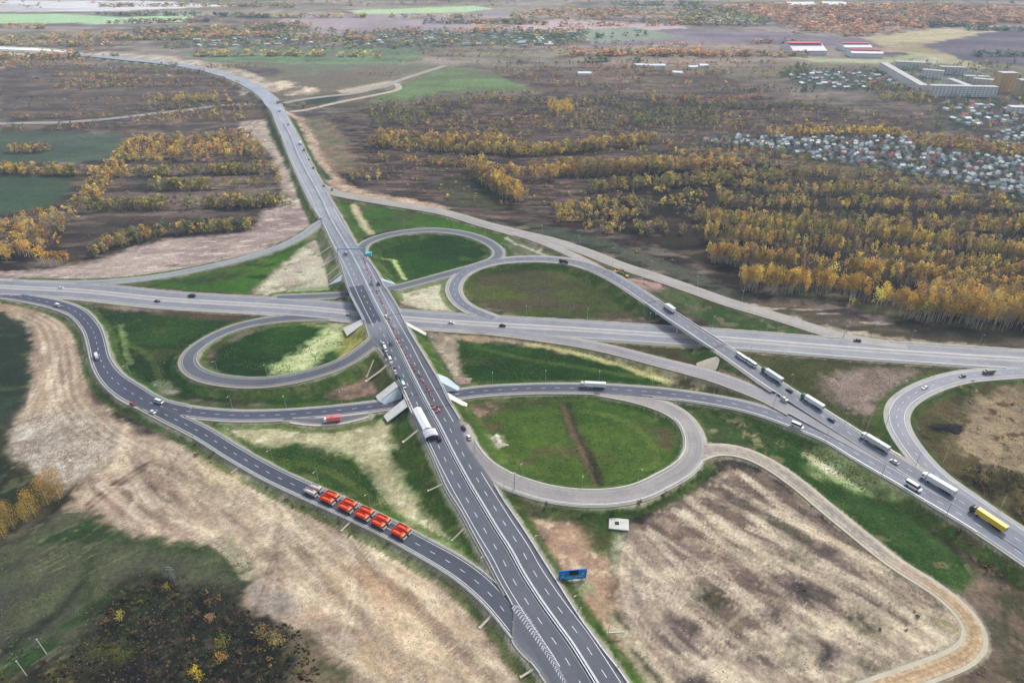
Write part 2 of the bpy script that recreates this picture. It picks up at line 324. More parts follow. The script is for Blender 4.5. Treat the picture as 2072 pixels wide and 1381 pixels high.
for nm, r in ROADS.items():
    c = tone_of(r); n = len(r.c); wm = float((r.wl + r.wr).max()); NC = int(wm / .9) + 3; seed = len(road_objs) * 3
    fr = np.linspace(0, 1, NC); Vc = []; Cc = []; sdir = r.s[:, None] * np.ones(NC); lat = (r.wl[:, None] * (1 - fr) - r.wr[:, None] * fr)
    wob = (fbm(sdir, lat, 14, 3, seed) - .5) * .24 + (fbm(sdir / 14, lat, 1.6, 2, seed + 1) - .5) * .22 + (_T[(np.floor(sdir / 37 + np.floor(lat / 3.75) * .37)).astype(int) % 512, (np.floor(lat / 3.75) + 40).astype(int)] - .5) * .12
    lane = np.abs(((lat / 3.75) % 1.0) - .5); wob += np.where(lane < .12, .03, 0) - .10 * np.exp(-((lane - .25) / .09) ** 2)
    col = c[:, None, :] * (1 + wob)[..., None]
    dust = np.clip(1 - np.minimum(r.wl[:, None] - lat, lat + r.wr[:, None]) / 1.5, 0, 1) * .45 * (.5 + fbm(sdir, lat, 8, 2, seed + 2))
    if nm == 'highway':
        al = np.abs(lat); lt = lin((178, 176, 176)); w_ = (sstep(4.2, 3.0, al) * .85 + sstep(9.8, 11.4, al) * .6); col = mixc2(col, lt, w_); col = mixc2(col, lin((126, 128, 136)), sstep(3.4, 4.6, al) * sstep(7.2, 5.6, al) * .5)
    if nm == 'main': dust *= sstep(0, 1, 1.0) * .6
    col = mixc2(col, lin(r.sh_col), dust if not nm.startswith('slip') else dust * .5)
    if nm in ('haul_road', 'far_dirt_track', 'far_east_road'):
        col *= (1 + .25 * (fbm(sdir / 9, lat, .9, 2, seed + 4) - .5) - .12 * (np.abs(np.abs(lat) - 1.1) < .5))[..., None]
    top = np.stack([off(r, lat[:, k]) for k in range(NC)], 0); V = top.reshape(-1, 3); i = np.arange(n - 1)
    F = np.vstack([np.stack([i + k * n, i + 1 + k * n, i + 1 + (k + 1) * n, i + (k + 1) * n], 1) for k in range(NC - 1)])
    C_ = np.transpose(col, (1, 0, 2)).reshape(-1, 3)
    v2, f2 = strip(top[0], top[-1], .5); f2 = f2[len(i):] + len(V); V = np.vstack([V, v2]); F = np.vstack([F, f2]); C_ = np.vstack([C_, c, c, c, c])
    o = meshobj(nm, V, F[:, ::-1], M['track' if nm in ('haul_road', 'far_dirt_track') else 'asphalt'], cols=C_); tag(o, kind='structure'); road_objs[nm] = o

def inside_other(r, pts, margin=0.15, skip=()):
    """which of these points already lie on the surface of another road of about the same height"""
    res = np.zeros(len(pts), bool)
    for q in ROADS.values():
        if q is r or q.name in skip: continue
        lo = q.c[:, :2].min(0) - 20; hi = q.c[:, :2].max(0) + 20
        k = np.where((pts[:, 0] > lo[0]) & (pts[:, 0] < hi[0]) & (pts[:, 1] > lo[1]) & (pts[:, 1] < hi[1]) & ~res)[0]
        for c0 in range(0, len(k), 400):
            kk = k[c0:c0 + 400]; D = np.linalg.norm(pts[kk, None, :2] - q.c[None, :, :2], axis=2); j = D.argmin(1)
            v = pts[kk, :2] - q.c[j, :2]; s_ = (v * q.n[j]).sum(1); al = np.abs((v * q.d[j]).sum(1))
            res[kk] |= (s_ < q.wl[j] - margin) & (s_ > -q.wr[j] + margin) & (al < 3) & (np.abs(pts[kk, 2] - q.c[j, 2]) < 1.6)
    return res
def runs_of(mask):
    idx = np.where(mask)[0]
    return [q for q in np.split(idx, np.where(np.diff(idx) > 1)[0] + 1) if len(q) > 1] if len(idx) else []
for nm, r in ROADS.items():
    if not r.shoulder: continue
    Vs = []; Fs = []; k = 0
    for sd_ in (1, -1):
        w_ = r.wl if sd_ > 0 else r.wr
        In = off(r, sd_ * (w_ - .3), dz=-0.14); Out = off(r, sd_ * (w_ + r.shoulder), dz=-0.14); Mid = off(r, sd_ * (w_ + .4))
        for q in runs_of(r.emb & ~inside_other(r, Mid)):
            v, f = strip(Out[q], In[q], 0.7) if sd_ > 0 else strip(In[q], Out[q], 0.7); Vs.append(v); Fs.append(f + k); k += len(v)
    if Vs:
        Vs = np.vstack(Vs); Fs = np.vstack(Fs)
        o = meshobj(nm + '_shoulder', Vs, Fs[:, ::-1], M['gravel'], cols=np.tile(lin(r.sh_col), (len(Vs), 1))); tag(o, kind='structure')
def rng_px(r, a, b):
    f = lambda p: int(np.argmin(np.linalg.norm(r.c[:, :2] - P(*p)[:2], axis=1))); i, j = f(a), f(b); return i, j
def gore(rA, sA, a0, a1, rB, sB, b0, b1, tone, dz=-0.05, name='paved_gore'):
    i, j = rng_px(rA, a0, a1); k, l = rng_px(rB, b0, b1)
    def edge(r, s_, i, j):
        q = off(r, s_ * ((r.wl if s_ > 0 else r.wr) - .4), dz=dz); return q[i:j + 1] if i < j else q[j:i + 1][::-1]
    A = edge(rA, sA, i, j); B = edge(rB, sB, k, l); n = 40
    rs = lambda q: np.stack([np.interp(np.linspace(0, len(q) - 1, n), np.arange(len(q)), q[:, c]) for c in range(3)], 1)
    A, B = rs(A), rs(B); V, F = strip(A, B)
    o = meshobj(name, V, F[:, ::-1], M['asphalt'], cols=np.tile(lin(tone), (len(V), 1))); tag(o, kind='structure'); return o
_R = ROADS
gore(_R['overpass_road'], -1, (1596, 797, 7), (1810, 932, 6.3), _R['collector_road'], 1, (1585, 818, 6), (1800, 936, 6.3), (140, 136, 140))
gore(_R['collector_road'], -1, (1600, 828, 6), (1790, 930, 6.3), _R['slip_road_west'], 1, (1610, 856, 5), (1800, 956, 6.2), (140, 136, 140))
gore(_R['overpass_road'], -1, (1770, 908, 6.3), (2150, 1150, 5), _R['slip_road_west'], 1, (1765, 936, 6), (2130, 1165, 5), (118, 120, 130))
gore(_R['overpass_road'], 1, (1885, 978, 6.2), (2110, 1125, 5.5), _R['loop_east'], -1, (1900, 966, 6), (2110, 1112, 5.3), (140, 142, 148))
gore(_R['main'], 1, (1035, 1217, 3), (1180, 1440, 1.8), _R['slip_road_south'], 1, (1012, 1200, 2.7), (1150, 1400, 1.7), (92, 95, 104))
gore(_R['frontage_road'], -1, (1040, 469, 2), (1100, 482, 1.8), _R['link_road'], 1, (1040, 470, 2), (1100, 490, 2), (160, 156, 150))
gore(_R['overpass_road'], 1, (1190, 538, 5), (1270, 578, 6), _R['link_road'], -1, (1190, 530, 4), (1262, 573, 5.5), (150, 148, 146))

# ------------------------------------------------------------------ the ground: one sheet, finest where the interchange lies
def axis(a, b, base, ga, gb, g=0.013):
    core = list(np.arange(a, b, base)); s = base
    while core[-1] < gb: s *= 1 + g * 1.0; s = min(s, base + g * (core[-1] - b) + base * 0.02) if False else s; core.append(core[-1] + s)
    s = base
    while core[0] > ga: s *= 1 + g * 1.6; core.insert(0, core[0] - s)
    return np.array(core)
gx = axis(-570, 640, 1.25, -7500, 7500, 0.02); gy = axis(125, 760, 1.25, -700, 9000, 0.012)
X, Y = np.meshgrid(gx, gy); print('grid', X.shape)
H = (fbm(X, Y, 60, 3, 3) - 0.5) * 1.0 * np.clip(1 - 0, 0, 1)
Z = H.copy(); DR = np.full(X.shape, 999.0, np.float32); VG = np.zeros(X.shape, np.int8)
VK = {'grass': 1, 'bare': 2, 'mixed': 3, 'none': 0}
def win(x0, x1, y0, y1):
    return slice(np.searchsorted(gy, y0), np.searchsorted(gy, y1)), slice(np.searchsorted(gx, x0), np.searchsorted(gx, x1))
SL = 1.65
for r in ROADS.values():
    for i in range(len(r.c)):
        cx, cy, cz = r.c[i]; w = max(r.wl[i], r.wr[i]); off_c = (r.wl[i] - r.wr[i]) / 2; w = (r.wl[i] + r.wr[i]) / 2
        cx += r.n[i, 0] * off_c; cy += r.n[i, 1] * off_c
        R_ = w + r.shoulder + (max(cz, 0) + 1) * SL + 6
        sy, sx = win(cx - R_, cx + R_, cy - R_, cy + R_)
        if sy.start >= sy.stop or sx.start >= sx.stop: continue
        d = np.hypot(X[sy, sx] - cx, Y[sy, sx] - cy) - w
        if r.emb[i]:
            Z[sy, sx] = np.maximum(Z[sy, sx], cz - 0.25 - np.maximum(0, d - r.shoulder * 0.8) / SL)
            b = d < DR[sy, sx]; DR[sy, sx] = np.where(b, d, DR[sy, sx]); VG[sy, sx] = np.where(b, VK[r.verge], VG[sy, sx])
for r in ROADS.values():
    for i in range(len(r.c)):
        if not r.emb[i]: continue
        cx, cy, cz = r.c[i]; off_c = (r.wl[i] - r.wr[i]) / 2; w = (r.wl[i] + r.wr[i]) / 2 + r.shoulder
        cx += r.n[i, 0] * off_c; cy += r.n[i, 1] * off_c; R_ = w + 9
        sy, sx = win(cx - R_, cx + R_, cy - R_, cy + R_)
        if sy.start >= sy.stop or sx.start >= sx.stop: continue
        d = np.hypot(X[sy, sx] - cx, Y[sy, sx] - cy) - w
        Z[sy, sx] = np.minimum(Z[sy, sx], cz - 0.3 + np.maximum(0, d) * 1.2)
# base level drops a little below the sheet roads; smooth the tops lightly
K = H + 0
def blur(a):
    b = a.copy(); b[1:-1, 1:-1] = (a[1:-1, 1:-1] * 4 + a[:-2, 1:-1] + a[2:, 1:-1] + a[1:-1, :-2] + a[1:-1, 2:]) / 8; return b
Zb = blur(blur(Z)); Z = np.where(DR > 3, Zb, Z)
def gz(x, y):
    i = np.clip(np.searchsorted(gx, x) - 1, 0, len(gx) - 2); j = np.clip(np.searchsorted(gy, y) - 1, 0, len(gy) - 2)
    u = (x - gx[i]) / (gx[i + 1] - gx[i]); v = (y - gy[j]) / (gy[j + 1] - gy[j])
    return (Z[j, i] * (1 - u) + Z[j, i + 1] * u) * (1 - v) + (Z[j + 1, i] * (1 - u) + Z[j + 1, i + 1] * u) * v
def gdr(x, y):
    i = np.clip(np.searchsorted(gx, x) - 1, 0, len(gx) - 2); j = np.clip(np.searchsorted(gy, y) - 1, 0, len(gy) - 2)
    return DR[j, i]

# ------------------------------------------------------------------ land cover
def mixc(a, b, t): return a * (1 - t[..., None]) + b * t[..., None]
rough_n = fbm(X, Y, 38, 5, 1); fine_n = fbm(X, Y, 9, 4, 2); streak = fbm(X * 0.35, Y, 16, 4, 5)
C = mixc(lin((78, 68, 62)), lin((118, 104, 96)), sstep(0.38, 0.6, rough_n))
st2 = fbm(X * 0.22 + Y * .05, Y, 7, 4, 6)
C = mixc(C, lin((56, 48, 46)), sstep(0.5, 0.6, streak) * 0.8)
C = mixc(C, lin((52, 46, 44)), sstep(0.52, 0.62, st2) * 0.7)
C = mixc(C, lin((142, 126, 114)), sstep(0.58, 0.68, fbm(X * 0.3, Y, 11, 3, 7)) * 0.6)
C = mixc(C, lin((112, 92, 66)), sstep(0.58, 0.72, fbm(X, Y, 70, 3, 8)) * 0.5)
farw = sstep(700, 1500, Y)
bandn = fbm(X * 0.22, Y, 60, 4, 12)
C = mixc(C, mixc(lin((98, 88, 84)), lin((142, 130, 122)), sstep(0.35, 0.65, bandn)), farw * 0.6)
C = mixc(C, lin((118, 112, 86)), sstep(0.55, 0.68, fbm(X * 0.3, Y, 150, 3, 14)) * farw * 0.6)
warpx = (fbm(X, Y, 22, 3, 20) - 0.5); warpy = (fbm(X, Y, 22, 3, 21) - 0.5)
ragx = (fbm(X, Y, 5, 2, 22) - 0.5) + .7 * (fbm(X, Y, 2.2, 2, 23) - .5); ragy = (fbm(X, Y, 6, 2, 24) - 0.5) + .7 * (fbm(X, Y, 2.4, 2, 25) - .5)
def paint(poly, c1, c2=None, amt=1.0, warp=10.0, sc=20.0, ang=0.0, st=1.0, c3=None, lo=0.38, hi=0.62, seed=0, z=0.0, world=False, c3t=(0.6, 0.7)):
    pts = np.array(poly, float) if world else PP(poly, z)
    x0, y0 = pts.min(0) - warp; x1, y1 = pts.max(0) + warp
    sy, sx = win(x0, x1, y0, y1)
    if sy.start >= sy.stop or sx.start >= sx.stop: return
    xx, yy = X[sy, sx], Y[sy, sx]
    k = warp * 1.6
    wx = xx + warpx[sy, sx] * k + ragx[sy, sx] * (warp * 1.0 + 1.6); wy = yy + warpy[sy, sx] * k + ragy[sy, sx] * (warp * 1.0 + 1.6)
    m = inpoly(wx, wy, pts).astype(float)
    q_ = min(3.2, .5 + warp * .45)
    for dx_, dy_ in ((1, .5), (-.8, .9), (-.6, -1), (.9, -.7), (0, 1.6), (1.7, -.2), (-1.6, .1)): m += inpoly(wx + dx_ * q_, wy + dy_ * q_, pts)
    m /= 8
    m *= amt
    a = R(ang); u = (xx * math.cos(a) + yy * math.sin(a)) / st; v = -xx * math.sin(a) + yy * math.cos(a)
    col = np.broadcast_to(lin(c1), xx.shape + (3,))
    if c2 is not None: col = mixc(col, lin(c2), sstep(lo, hi, fbm(u, v, sc, 5, 30 + seed)))
    if c3 is not None: col = mixc(col, lin(c3), sstep(c3t[0], c3t[1], fbm(u, v, sc * 0.6, 4, 60 + seed)))
    C[sy, sx] = C[sy, sx] * (1 - m[..., None]) + col * m[..., None]
def band(pts, w, c1, c2=None, warp=3, z=0.0, world=False, **k):
    """a painted track of width w metres along a line"""
    A = PP(pts, z); A, _ = spline(np.c_[A, np.zeros(len(A))], 6); d = np.gradient(A[:, :2], axis=0); d /= np.linalg.norm(d, axis=1)[:, None]; n = np.stack([-d[:, 1], d[:, 0]], 1)
    poly = np.vstack([A[:, :2] + n * w / 2, (A[:, :2] - n * w / 2)[::-1]])
    paint(poly, c1, c2, warp=warp, world=True, **k)

GR, GR2, GRD = (62, 98, 28), (44, 78, 20), (72, 88, 36)
SAND, SAND2, SANDD = (186, 164, 142), (212, 194, 170), (132, 112, 98)
# distance
paint([(520, 60), (590, 32), (980, 20), (1110, 34), (960, 64), (700, 72)], (132, 118, 122), (120, 108, 112), warp=20, sc=80, st=3)
paint([(960, 66), (1130, 38), (1380, 50), (1400, 62), (1180, 82), (1040, 80)], (150, 132, 132), (136, 120, 120), warp=20, sc=60, st=3)
paint([(1180, 72), (1372, 58), (1608, 68), (1744, 78), (1800, 97), (1710, 95), (1592, 93), (1524, 86), (1372, 90), (1200, 96)], (98, 88, 98), (112, 100, 108), warp=15, sc=60, st=4)
paint([(1862, 92), (2014, 62), (2200, 45), (2300, 140), (2072, 132), (1980, 130)], (86, 78, 88), (100, 90, 98), warp=15, sc=60, st=4)
paint([(1740, 76), (1900, 58), (2020, 62), (1862, 92), (1980, 130), (2000, 138), (1960, 138), (1800, 100)], (150, 140, 112), (130, 118, 92), warp=15, sc=50, st=3)
paint([(-100, 28), (130, 28), (262, 36), (180, 46), (-100, 48)], (132, 156, 122), warp=10)
paint([(160, 40), (410, 28), (360, 47), (170, 50)], (134, 156, 126), warp=10)
paint([(700, 22), (960, 12), (1000, 18), (940, 25), (740, 29)], (138, 156, 126), warp=10)
paint([(-100, 0), (300, 2), (480, 12), (200, 24), (-100, 24)], (176, 172, 176), (150, 146, 150), warp=20, sc=120, st=5)
paint([(350, 105), (540, 95), (840, 98), (860, 120), (760, 136), (620, 142), (430, 124)], (104, 122, 92), (96, 104, 84), warp=14, sc=40, st=4)
paint([(808, 178), (906, 133), (1000, 150), (1078, 160), (1085, 180), (994, 186), (893, 184), (825, 203), (740, 210)], (104, 124, 84), (98, 108, 78), warp=10, sc=40, st=3)
paint([(560, 130), (800, 130), (880, 135), (780, 160), (640, 185), (590, 180)], (104, 108, 88), (112, 100, 88), warp=14, sc=30, st=3)
paint([(1160, 62), (1280, 55), (1390, 75), (1200, 90)], (112, 118, 104), warp=14, sc=30)
paint([(0, 150), (420, 140), (500, 190), (0, 240)], (116, 102, 94), (92, 80, 74), warp=20, sc=30, st=4, c3=(134, 120, 108))
paint([(1390, 85), (1620, 95), (1640, 130), (1400, 140), (1150, 130), (1180, 100)], (134, 118, 106), (116, 102, 94), warp=15, sc=30, st=5)
paint([(1600, 116), (1790, 120), (1850, 108), (1950, 128), (1800, 130), (1650, 126)], (128, 136, 106), (158, 152, 130), warp=8, sc=20, st=3)
paint([(1000, 150), (1400, 140), (1600, 190), (1500, 230), (1100, 190)], (108, 92, 82), (84, 72, 68), warp=12, sc=24, st=4, c3=(128, 108, 96))
paint([(1570, 235), (1640, 228), (1840, 232), (1800, 258), (1600, 262)], (120, 100, 92), (108, 92, 86), warp=8, sc=20, st=4)
HEATH = [(640, 240), (760, 215), (1100, 190), (1560, 200), (1900, 250), (1500, 300), (1420, 320), (1300, 420), (1200, 470), (1040, 448), (900, 420), (760, 390), (690, 350)]
paint(HEATH, (92, 76, 70), (62, 52, 50), warp=10, sc=9, st=5, ang=2, c3=(128, 108, 98), c3t=(.56, .66), amt=.85, seed=4)
paint(HEATH, (118, 98, 90), (58, 48, 46), warp=10, sc=5, st=6, ang=-2, lo=.44, hi=.54, amt=.45, seed=5)
paint([(870, 365), (960, 345), (1040, 400), (1000, 430), (900, 410)], (84, 88, 62), (70, 64, 52), warp=8, sc=8, st=3, amt=.8)
paint([(0, 120), (480, 150), (500, 240), (0, 240)], (98, 84, 78), (70, 60, 58), warp=10, sc=12, st=6, amt=.7, c3=(124, 108, 100), seed=6)
# earthworks of the far carriageway
paint([(-60, 92), (80, 97), (190, 110), (60, 116), (-60, 112)], (216, 212, 205), (180, 175, 168), warp=8, sc=20, st=3)
band([(190, 108), (300, 118), (400, 131), (470, 148), (510, 170), (530, 190)], 60, (176, 164, 152), (140, 126, 116), warp=14, sc=14)
band([(560, 165), (600, 190), (590, 180), (640, 186)], 40, (206, 190, 168), (170, 150, 134), warp=14, sc=12)
band([(690, 186), (740, 178), (800, 166)], 36, (190, 172, 150), (170, 154, 136), warp=8, sc=10)
paint([(618, 200), (700, 190), (680, 205), (612, 214)], (62, 78, 62), warp=4)
# fields to the left
paint([(-300, 262), (100, 266), (256, 272), (236, 306), (212, 324), (0, 334), (-300, 336)], (86, 100, 84), (80, 90, 78), warp=8, sc=50, st=3)
paint([(-300, 352), (0, 354), (156, 358), (136, 392), (102, 422), (0, 434), (-300, 440)], (70, 88, 70), (64, 80, 66), warp=8, sc=50, st=3)
for (y0, xa, xb) in ((342, 240, 560), (368, 200, 570), (398, 170, 575), (440, 190, 590), (405, 330, 570)):
    paint([(xa, y0 - 9), (xb, y0 - 13), (xb + 5, y0 + 2), (xa - 10, y0 + 5)], (122, 106, 98), (98, 84, 78), amt=0.8, warp=4, sc=12, st=4)
paint([(60, 500), (180, 440), (420, 440), (520, 425), (600, 420), (520, 465), (250, 505), (150, 520)], (84, 72, 66), (66, 56, 54), warp=8, sc=14, st=4, c3=(108, 94, 84))
# bare strip beside the new road
paint([(350, 482), (430, 474), (520, 466), (530, 430), (605, 410), (640, 440), (620, 468), (570, 494), (500, 516), (430, 534), (330, 554), (230, 567), (-100, 563), (-100, 548), (100, 546), (200, 528), (262, 505)], (172, 154, 148), (150, 132, 128), warp=5, sc=10, st=3, ang=12, c3=(194, 178, 168))
paint([(488, 246), (545, 240), (560, 300), (600, 370), (618, 418), (530, 430), (575, 392), (556, 330), (540, 300), (480, 272)], (176, 162, 150), (146, 130, 122), warp=5, sc=12, c3=(200, 186, 172))
band([(583, 232), (610, 246), (628, 285), (650, 330), (690, 375), (750, 396), (830, 408), (900, 424)], 16, (186, 160, 140), (168, 142, 124), warp=5, sc=10, c3=(206, 184, 164))
band([(640, 240), (680, 300), (700, 350)], 34, (112, 112, 84), (140, 118, 98), warp=12, sc=14, amt=0.8)
# cover around main road
band([(541, 238), (562, 285), (590, 330), (612, 385), (628, 420), (640, 440)], 9, (50, 80, 38), (62, 88, 46), warp=3, z=2)
band([(594, 240), (612, 280), (636, 325), (664, 360)], 9, (58, 84, 46), (72, 92, 54), warp=3, z=2)
# interchange meadows
paint([(285, 577), (380, 557), (480, 538), (560, 515), (622, 478), (640, 480), (612, 504), (572, 532), (506, 593), (360, 586)], GR, (70, 100, 34), warp=3, sc=18, st=3, c3=GR2)
paint([(330, 572), (440, 553), (510, 542), (480, 560), (380, 576)], (66, 66, 46), (54, 74, 36), amt=0.7, warp=4, sc=10)
paint([(618, 492), (640, 462), (662, 480), (672, 520), (700, 560), (690, 592), (600, 600), (510, 594), (572, 534), (606, 510)], (172, 158, 146), (188, 182, 160), warp=3, sc=12, c3=(132, 134, 104))
paint([(600, 585), (690, 575), (730, 592), (720, 600), (600, 600)], (132, 140, 118), warp=3)
paint([(672, 388), (740, 402), (900, 434), (1000, 456), (1060, 480), (1120, 505), (1190, 540), (1100, 522), (1022, 520), (1018, 496), (960, 470), (860, 458), (780, 466), (728, 486), (700, 440)], GR, (64, 88, 34), warp=3, sc=20, st=2, c3=(84, 92, 58))
paint([(1020, 480), (1060, 486), (1130, 520), (1030, 522)], (92, 100, 76), (120, 118, 100), warp=4, sc=9)
band([(716, 412), (724, 430), (736, 450), (752, 474)], 6.5, (190, 176, 148), warp=2)
paint([(740, 480), (830, 466), (930, 474), (985, 490), (998, 512), (940, 538), (860, 560), (800, 580), (765, 560), (748, 520)], (42, 84, 22), (34, 70, 20), warp=2, sc=22, st=2, c3=(60, 92, 34), c3t=(0.62, 0.75))
paint([(745, 500), (790, 500), (850, 560), (800, 578), (764, 560)], (70, 88, 48), (50, 80, 32), amt=0.8, warp=5, sc=7)
for l_ in ([(1022, 480), (1040, 492), (1075, 505), (1112, 520)], [(1044, 470), (1036, 478)], [(940, 441), (948, 452)], [(996, 455), (988, 462)], [(1100, 500), (1088, 512)], [(1236, 545), (1290, 566), (1330, 580)]):
    band(l_, 2.2, (186, 184, 164), warp=.8)
band([(798, 525), (812, 555), (820, 566)], 2.5, (190, 196, 150), warp=1)
band([(770, 522), (798, 526)], 2.2, (150, 165, 120), warp=1)
paint([(798, 590), (850, 580), (905, 564), (925, 556), (905, 580), (908, 602), (935, 624), (960, 632), (850, 624), (812, 612)], (196, 190, 168), (178, 172, 150), warp=3, sc=8, c3=(160, 150, 126))
paint([(930, 560), (990, 536), (1080, 526), (1150, 534), (1205, 556), (1260, 590), (1280, 628), (1300, 648), (1150, 642), (1040, 635), (960, 612), (925, 585)], (88, 96, 48), (70, 84, 40), warp=3, sc=26, st=4, c3=(92, 82, 62), c3t=(0.5, 0.66))
paint([(1000, 556), (1100, 546), (1190, 566), (1160, 590), (1040, 590)], (86, 76, 62), (80, 80, 50), amt=0.55, warp=10, sc=16, st=3)
paint([(960, 556), (1000, 540), (1100, 530), (1160, 538), (1130, 545), (1000, 552)], (54, 62, 36), amt=0.6, warp=5)
paint([(1190, 528), (1250, 540), (1340, 575), (1460, 615), (1560, 648), (1680, 680), (1450, 664), (1400, 640), (1330, 600), (1240, 560)], (86, 96, 62), (62, 84, 42), warp=4, sc=14, c3=(110, 104, 82))
paint([(1250, 566), (1300, 560), (1350, 576), (1330, 590), (1280, 592)], (150, 120, 114), (120, 98, 92), warp=3, sc=6)
paint([(1070, 470), (1180, 492), (1300, 535), (1400, 572), (1500, 612), (1520, 600), (1400, 545), (1260, 496), (1150, 462), (1060, 448)], (78, 86, 70), (92, 92, 76), warp=4, sc=14, st=3, c3=(62, 66, 52))
paint([(1500, 612), (1620, 640), (1720, 678), (1900, 700), (2200, 714), (2200, 690), (1950, 672), (1720, 640), (1560, 600)], (112, 98, 86), (86, 78, 62), warp=5, sc=12, st=4, c3=(176, 164, 150))
paint([(1560, 596), (1700, 612), (1870, 655), (2100, 690), (2100, 660), (1900, 640), (1700, 600), (1600, 590)], (84, 84, 52), (104, 100, 66), warp=5, sc=12, st=4)
band([(1580, 636), (1640, 655), (1720, 672), (1850, 688), (1990, 700)], 3.5, (200, 186, 168), warp=3, amt=0.7)
# right of main road
paint([(836, 672), (862, 690), (880, 720), (920, 762), (900, 770), (870, 740), (845, 700)], GR, (60, 96, 32), warp=2, z=4)
paint([(858, 668), (930, 676), (928, 700), (940, 740), (972, 780), (930, 780), (912, 752), (886, 712)], (164, 150, 132), (142, 128, 114), warp=3, sc=8, c3=(190, 176, 156))
paint([(925, 688), (990, 690), (1100, 706), (1200, 724), (1300, 748), (1370, 780), (1250, 776), (1120, 774), (1000, 780), (950, 770), (928, 730)], (44, 80, 22), (36, 70, 20), warp=3, sc=24, st=3, c3=(62, 80, 34), c3t=(0.62, 0.72))
paint([(1060, 684), (1180, 700), (1270, 722), (1376, 756), (1362, 778), (1260, 742), (1150, 712), (1060, 694)], (188, 184, 130), (172, 160, 112), warp=2, sc=10, z=1)
paint([(900, 668), (1000, 672), (1060, 684), (1060, 694), (960, 690), (905, 684)], (160, 140, 116), (146, 128, 104), warp=3, sc=8)
paint([(1376, 757), (1440, 772), (1520, 810), (1600, 850), (1540, 826), (1440, 805), (1340, 785)], (104, 92, 74), (84, 78, 58), warp=3, sc=6, c3=(140, 124, 100))
paint([(1180, 688), (1300, 694), (1420, 703), (1500, 712), (1560, 770), (1500, 765), (1400, 740), (1290, 706)], (84, 80, 50), (72, 72, 42), warp=3, sc=12, c3=(64, 84, 40))
paint([(1440, 725), (1480, 745), (1560, 790), (1600, 815), (1560, 800), (1450, 752)], (66, 86, 48), (92, 88, 62), warp=3, sc=9)
paint([(1480, 712), (1700, 730), (1940, 748), (1840, 790), (1796, 830), (1810, 880), (1850, 940), (1740, 880), (1640, 815), (1560, 765)], (84, 84, 48), (72, 78, 40), warp=3, sc=18, st=2, c3=(96, 82, 66))
paint([(1650, 765), (1740, 742), (1870, 752), (1812, 786), (1776, 832), (1710, 826)], (140, 122, 116), (126, 110, 102), warp=8, sc=20)
paint([(1796, 830), (1812, 786), (1840, 790), (1800, 860), (1846, 940), (1800, 915), (1782, 860)], (62, 84, 44), (54, 74, 38), warp=3, sc=10)
paint([(1840, 850), (1850, 810), (1900, 785), (2000, 765), (2300, 765), (2300, 1180), (2100, 1090), (2000, 1020), (1900, 940)], (98, 86, 56), (78, 76, 44), warp=4, sc=16, c3=(66, 58, 40))
paint([(1960, 810), (2072, 785), (2300, 790), (2300, 980), (2072, 958), (1970, 940), (1922, 900), (1940, 872)], (152, 134, 108), (134, 116, 94), warp=8, sc=12, c3=(104, 86, 64))
paint([(1876, 862), (1900, 856), (1945, 860), (1948, 870), (1900, 874)], (24, 22, 24), warp=2)
# the south-east loop and the ground around it
paint([(935, 815), (1000, 806), (1180, 800), (1300, 810), (1370, 845), (1392, 890), (1390, 930), (1340, 968), (1240, 995), (1120, 986), (1040, 968), (990, 935), (950, 880)], (78, 98, 40), (60, 86, 30), warp=3, sc=22, st=3, c3=(96, 92, 58), c3t=(0.62, 0.74))
paint([(935, 830), (960, 900), (1010, 950), (1060, 976), (1000, 940), (960, 880)], (52, 96, 26), warp=2, amt=0.7)
paint([(1350, 836), (1392, 880), (1394, 930), (1350, 966), (1270, 990), (1330, 960), (1375, 920), (1370, 870)], (54, 98, 28), warp=2, amt=0.7)
band([(1140, 815), (1155, 855), (1180, 905), (1200, 950), (1215, 988)], 6, (72, 62, 50), (58, 50, 42), warp=1.5)
band([(1136, 815), (1150, 855), (1174, 905), (1194, 950), (1208, 988)], 2.2, (120, 100, 76), warp=1)
paint([(990, 882), (1012, 878), (1024, 898), (1004, 908), (992, 898)], (186, 176, 156), warp=2)
paint([(950, 812), (1000, 808), (1010, 830), (965, 850)], (146, 122, 104), (104, 90, 70), warp=3, sc=6)
paint([(1000, 810), (1160, 800), (1150, 818), (1020, 826)], (92, 78, 56), (70, 80, 40), amt=0.8, warp=3, sc=6)
paint([(1370, 815), (1480, 838), (1560, 862), (1650, 900), (1640, 950), (1560, 925), (1470, 895), (1430, 880), (1400, 850)], (52, 80, 30), (70, 88, 46), warp=3, sc=10, c3=(140, 130, 96), c3t=(0.62, 0.7))
paint([(1510, 905), (1640, 900), (1720, 950), (1880, 1050), (1992, 1168), (1960, 1204), (1890, 1180), (1800, 1125), (1700, 1042), (1600, 960)], (48, 80, 28), (62, 88, 40), warp=3, sc=12, c3=(112, 110, 76), c3t=(0.6, 0.7))
paint([(1628, 905), (1680, 902), (1760, 945), (1852, 995), (1838, 1018), (1760, 985), (1700, 965), (1640, 925)], (198, 190, 158), (206, 204, 176), warp=3, sc=8, z=3, c3=(160, 150, 116))
paint([(1620, 930), (1700, 960), (1790, 1000), (1720, 990), (1640, 955)], (150, 160, 128), (108, 122, 88), warp=4, sc=8, amt=0.85, z=1)
paint([(1840, 1005), (1900, 1030), (2000, 1090), (2200, 1230), (2200, 1290), (2050, 1200), (1960, 1130), (1880, 1060), (1820, 1020)], (92, 74, 56), (70, 58, 44), warp=3, sc=8, c3=(116, 98, 76), z=2)
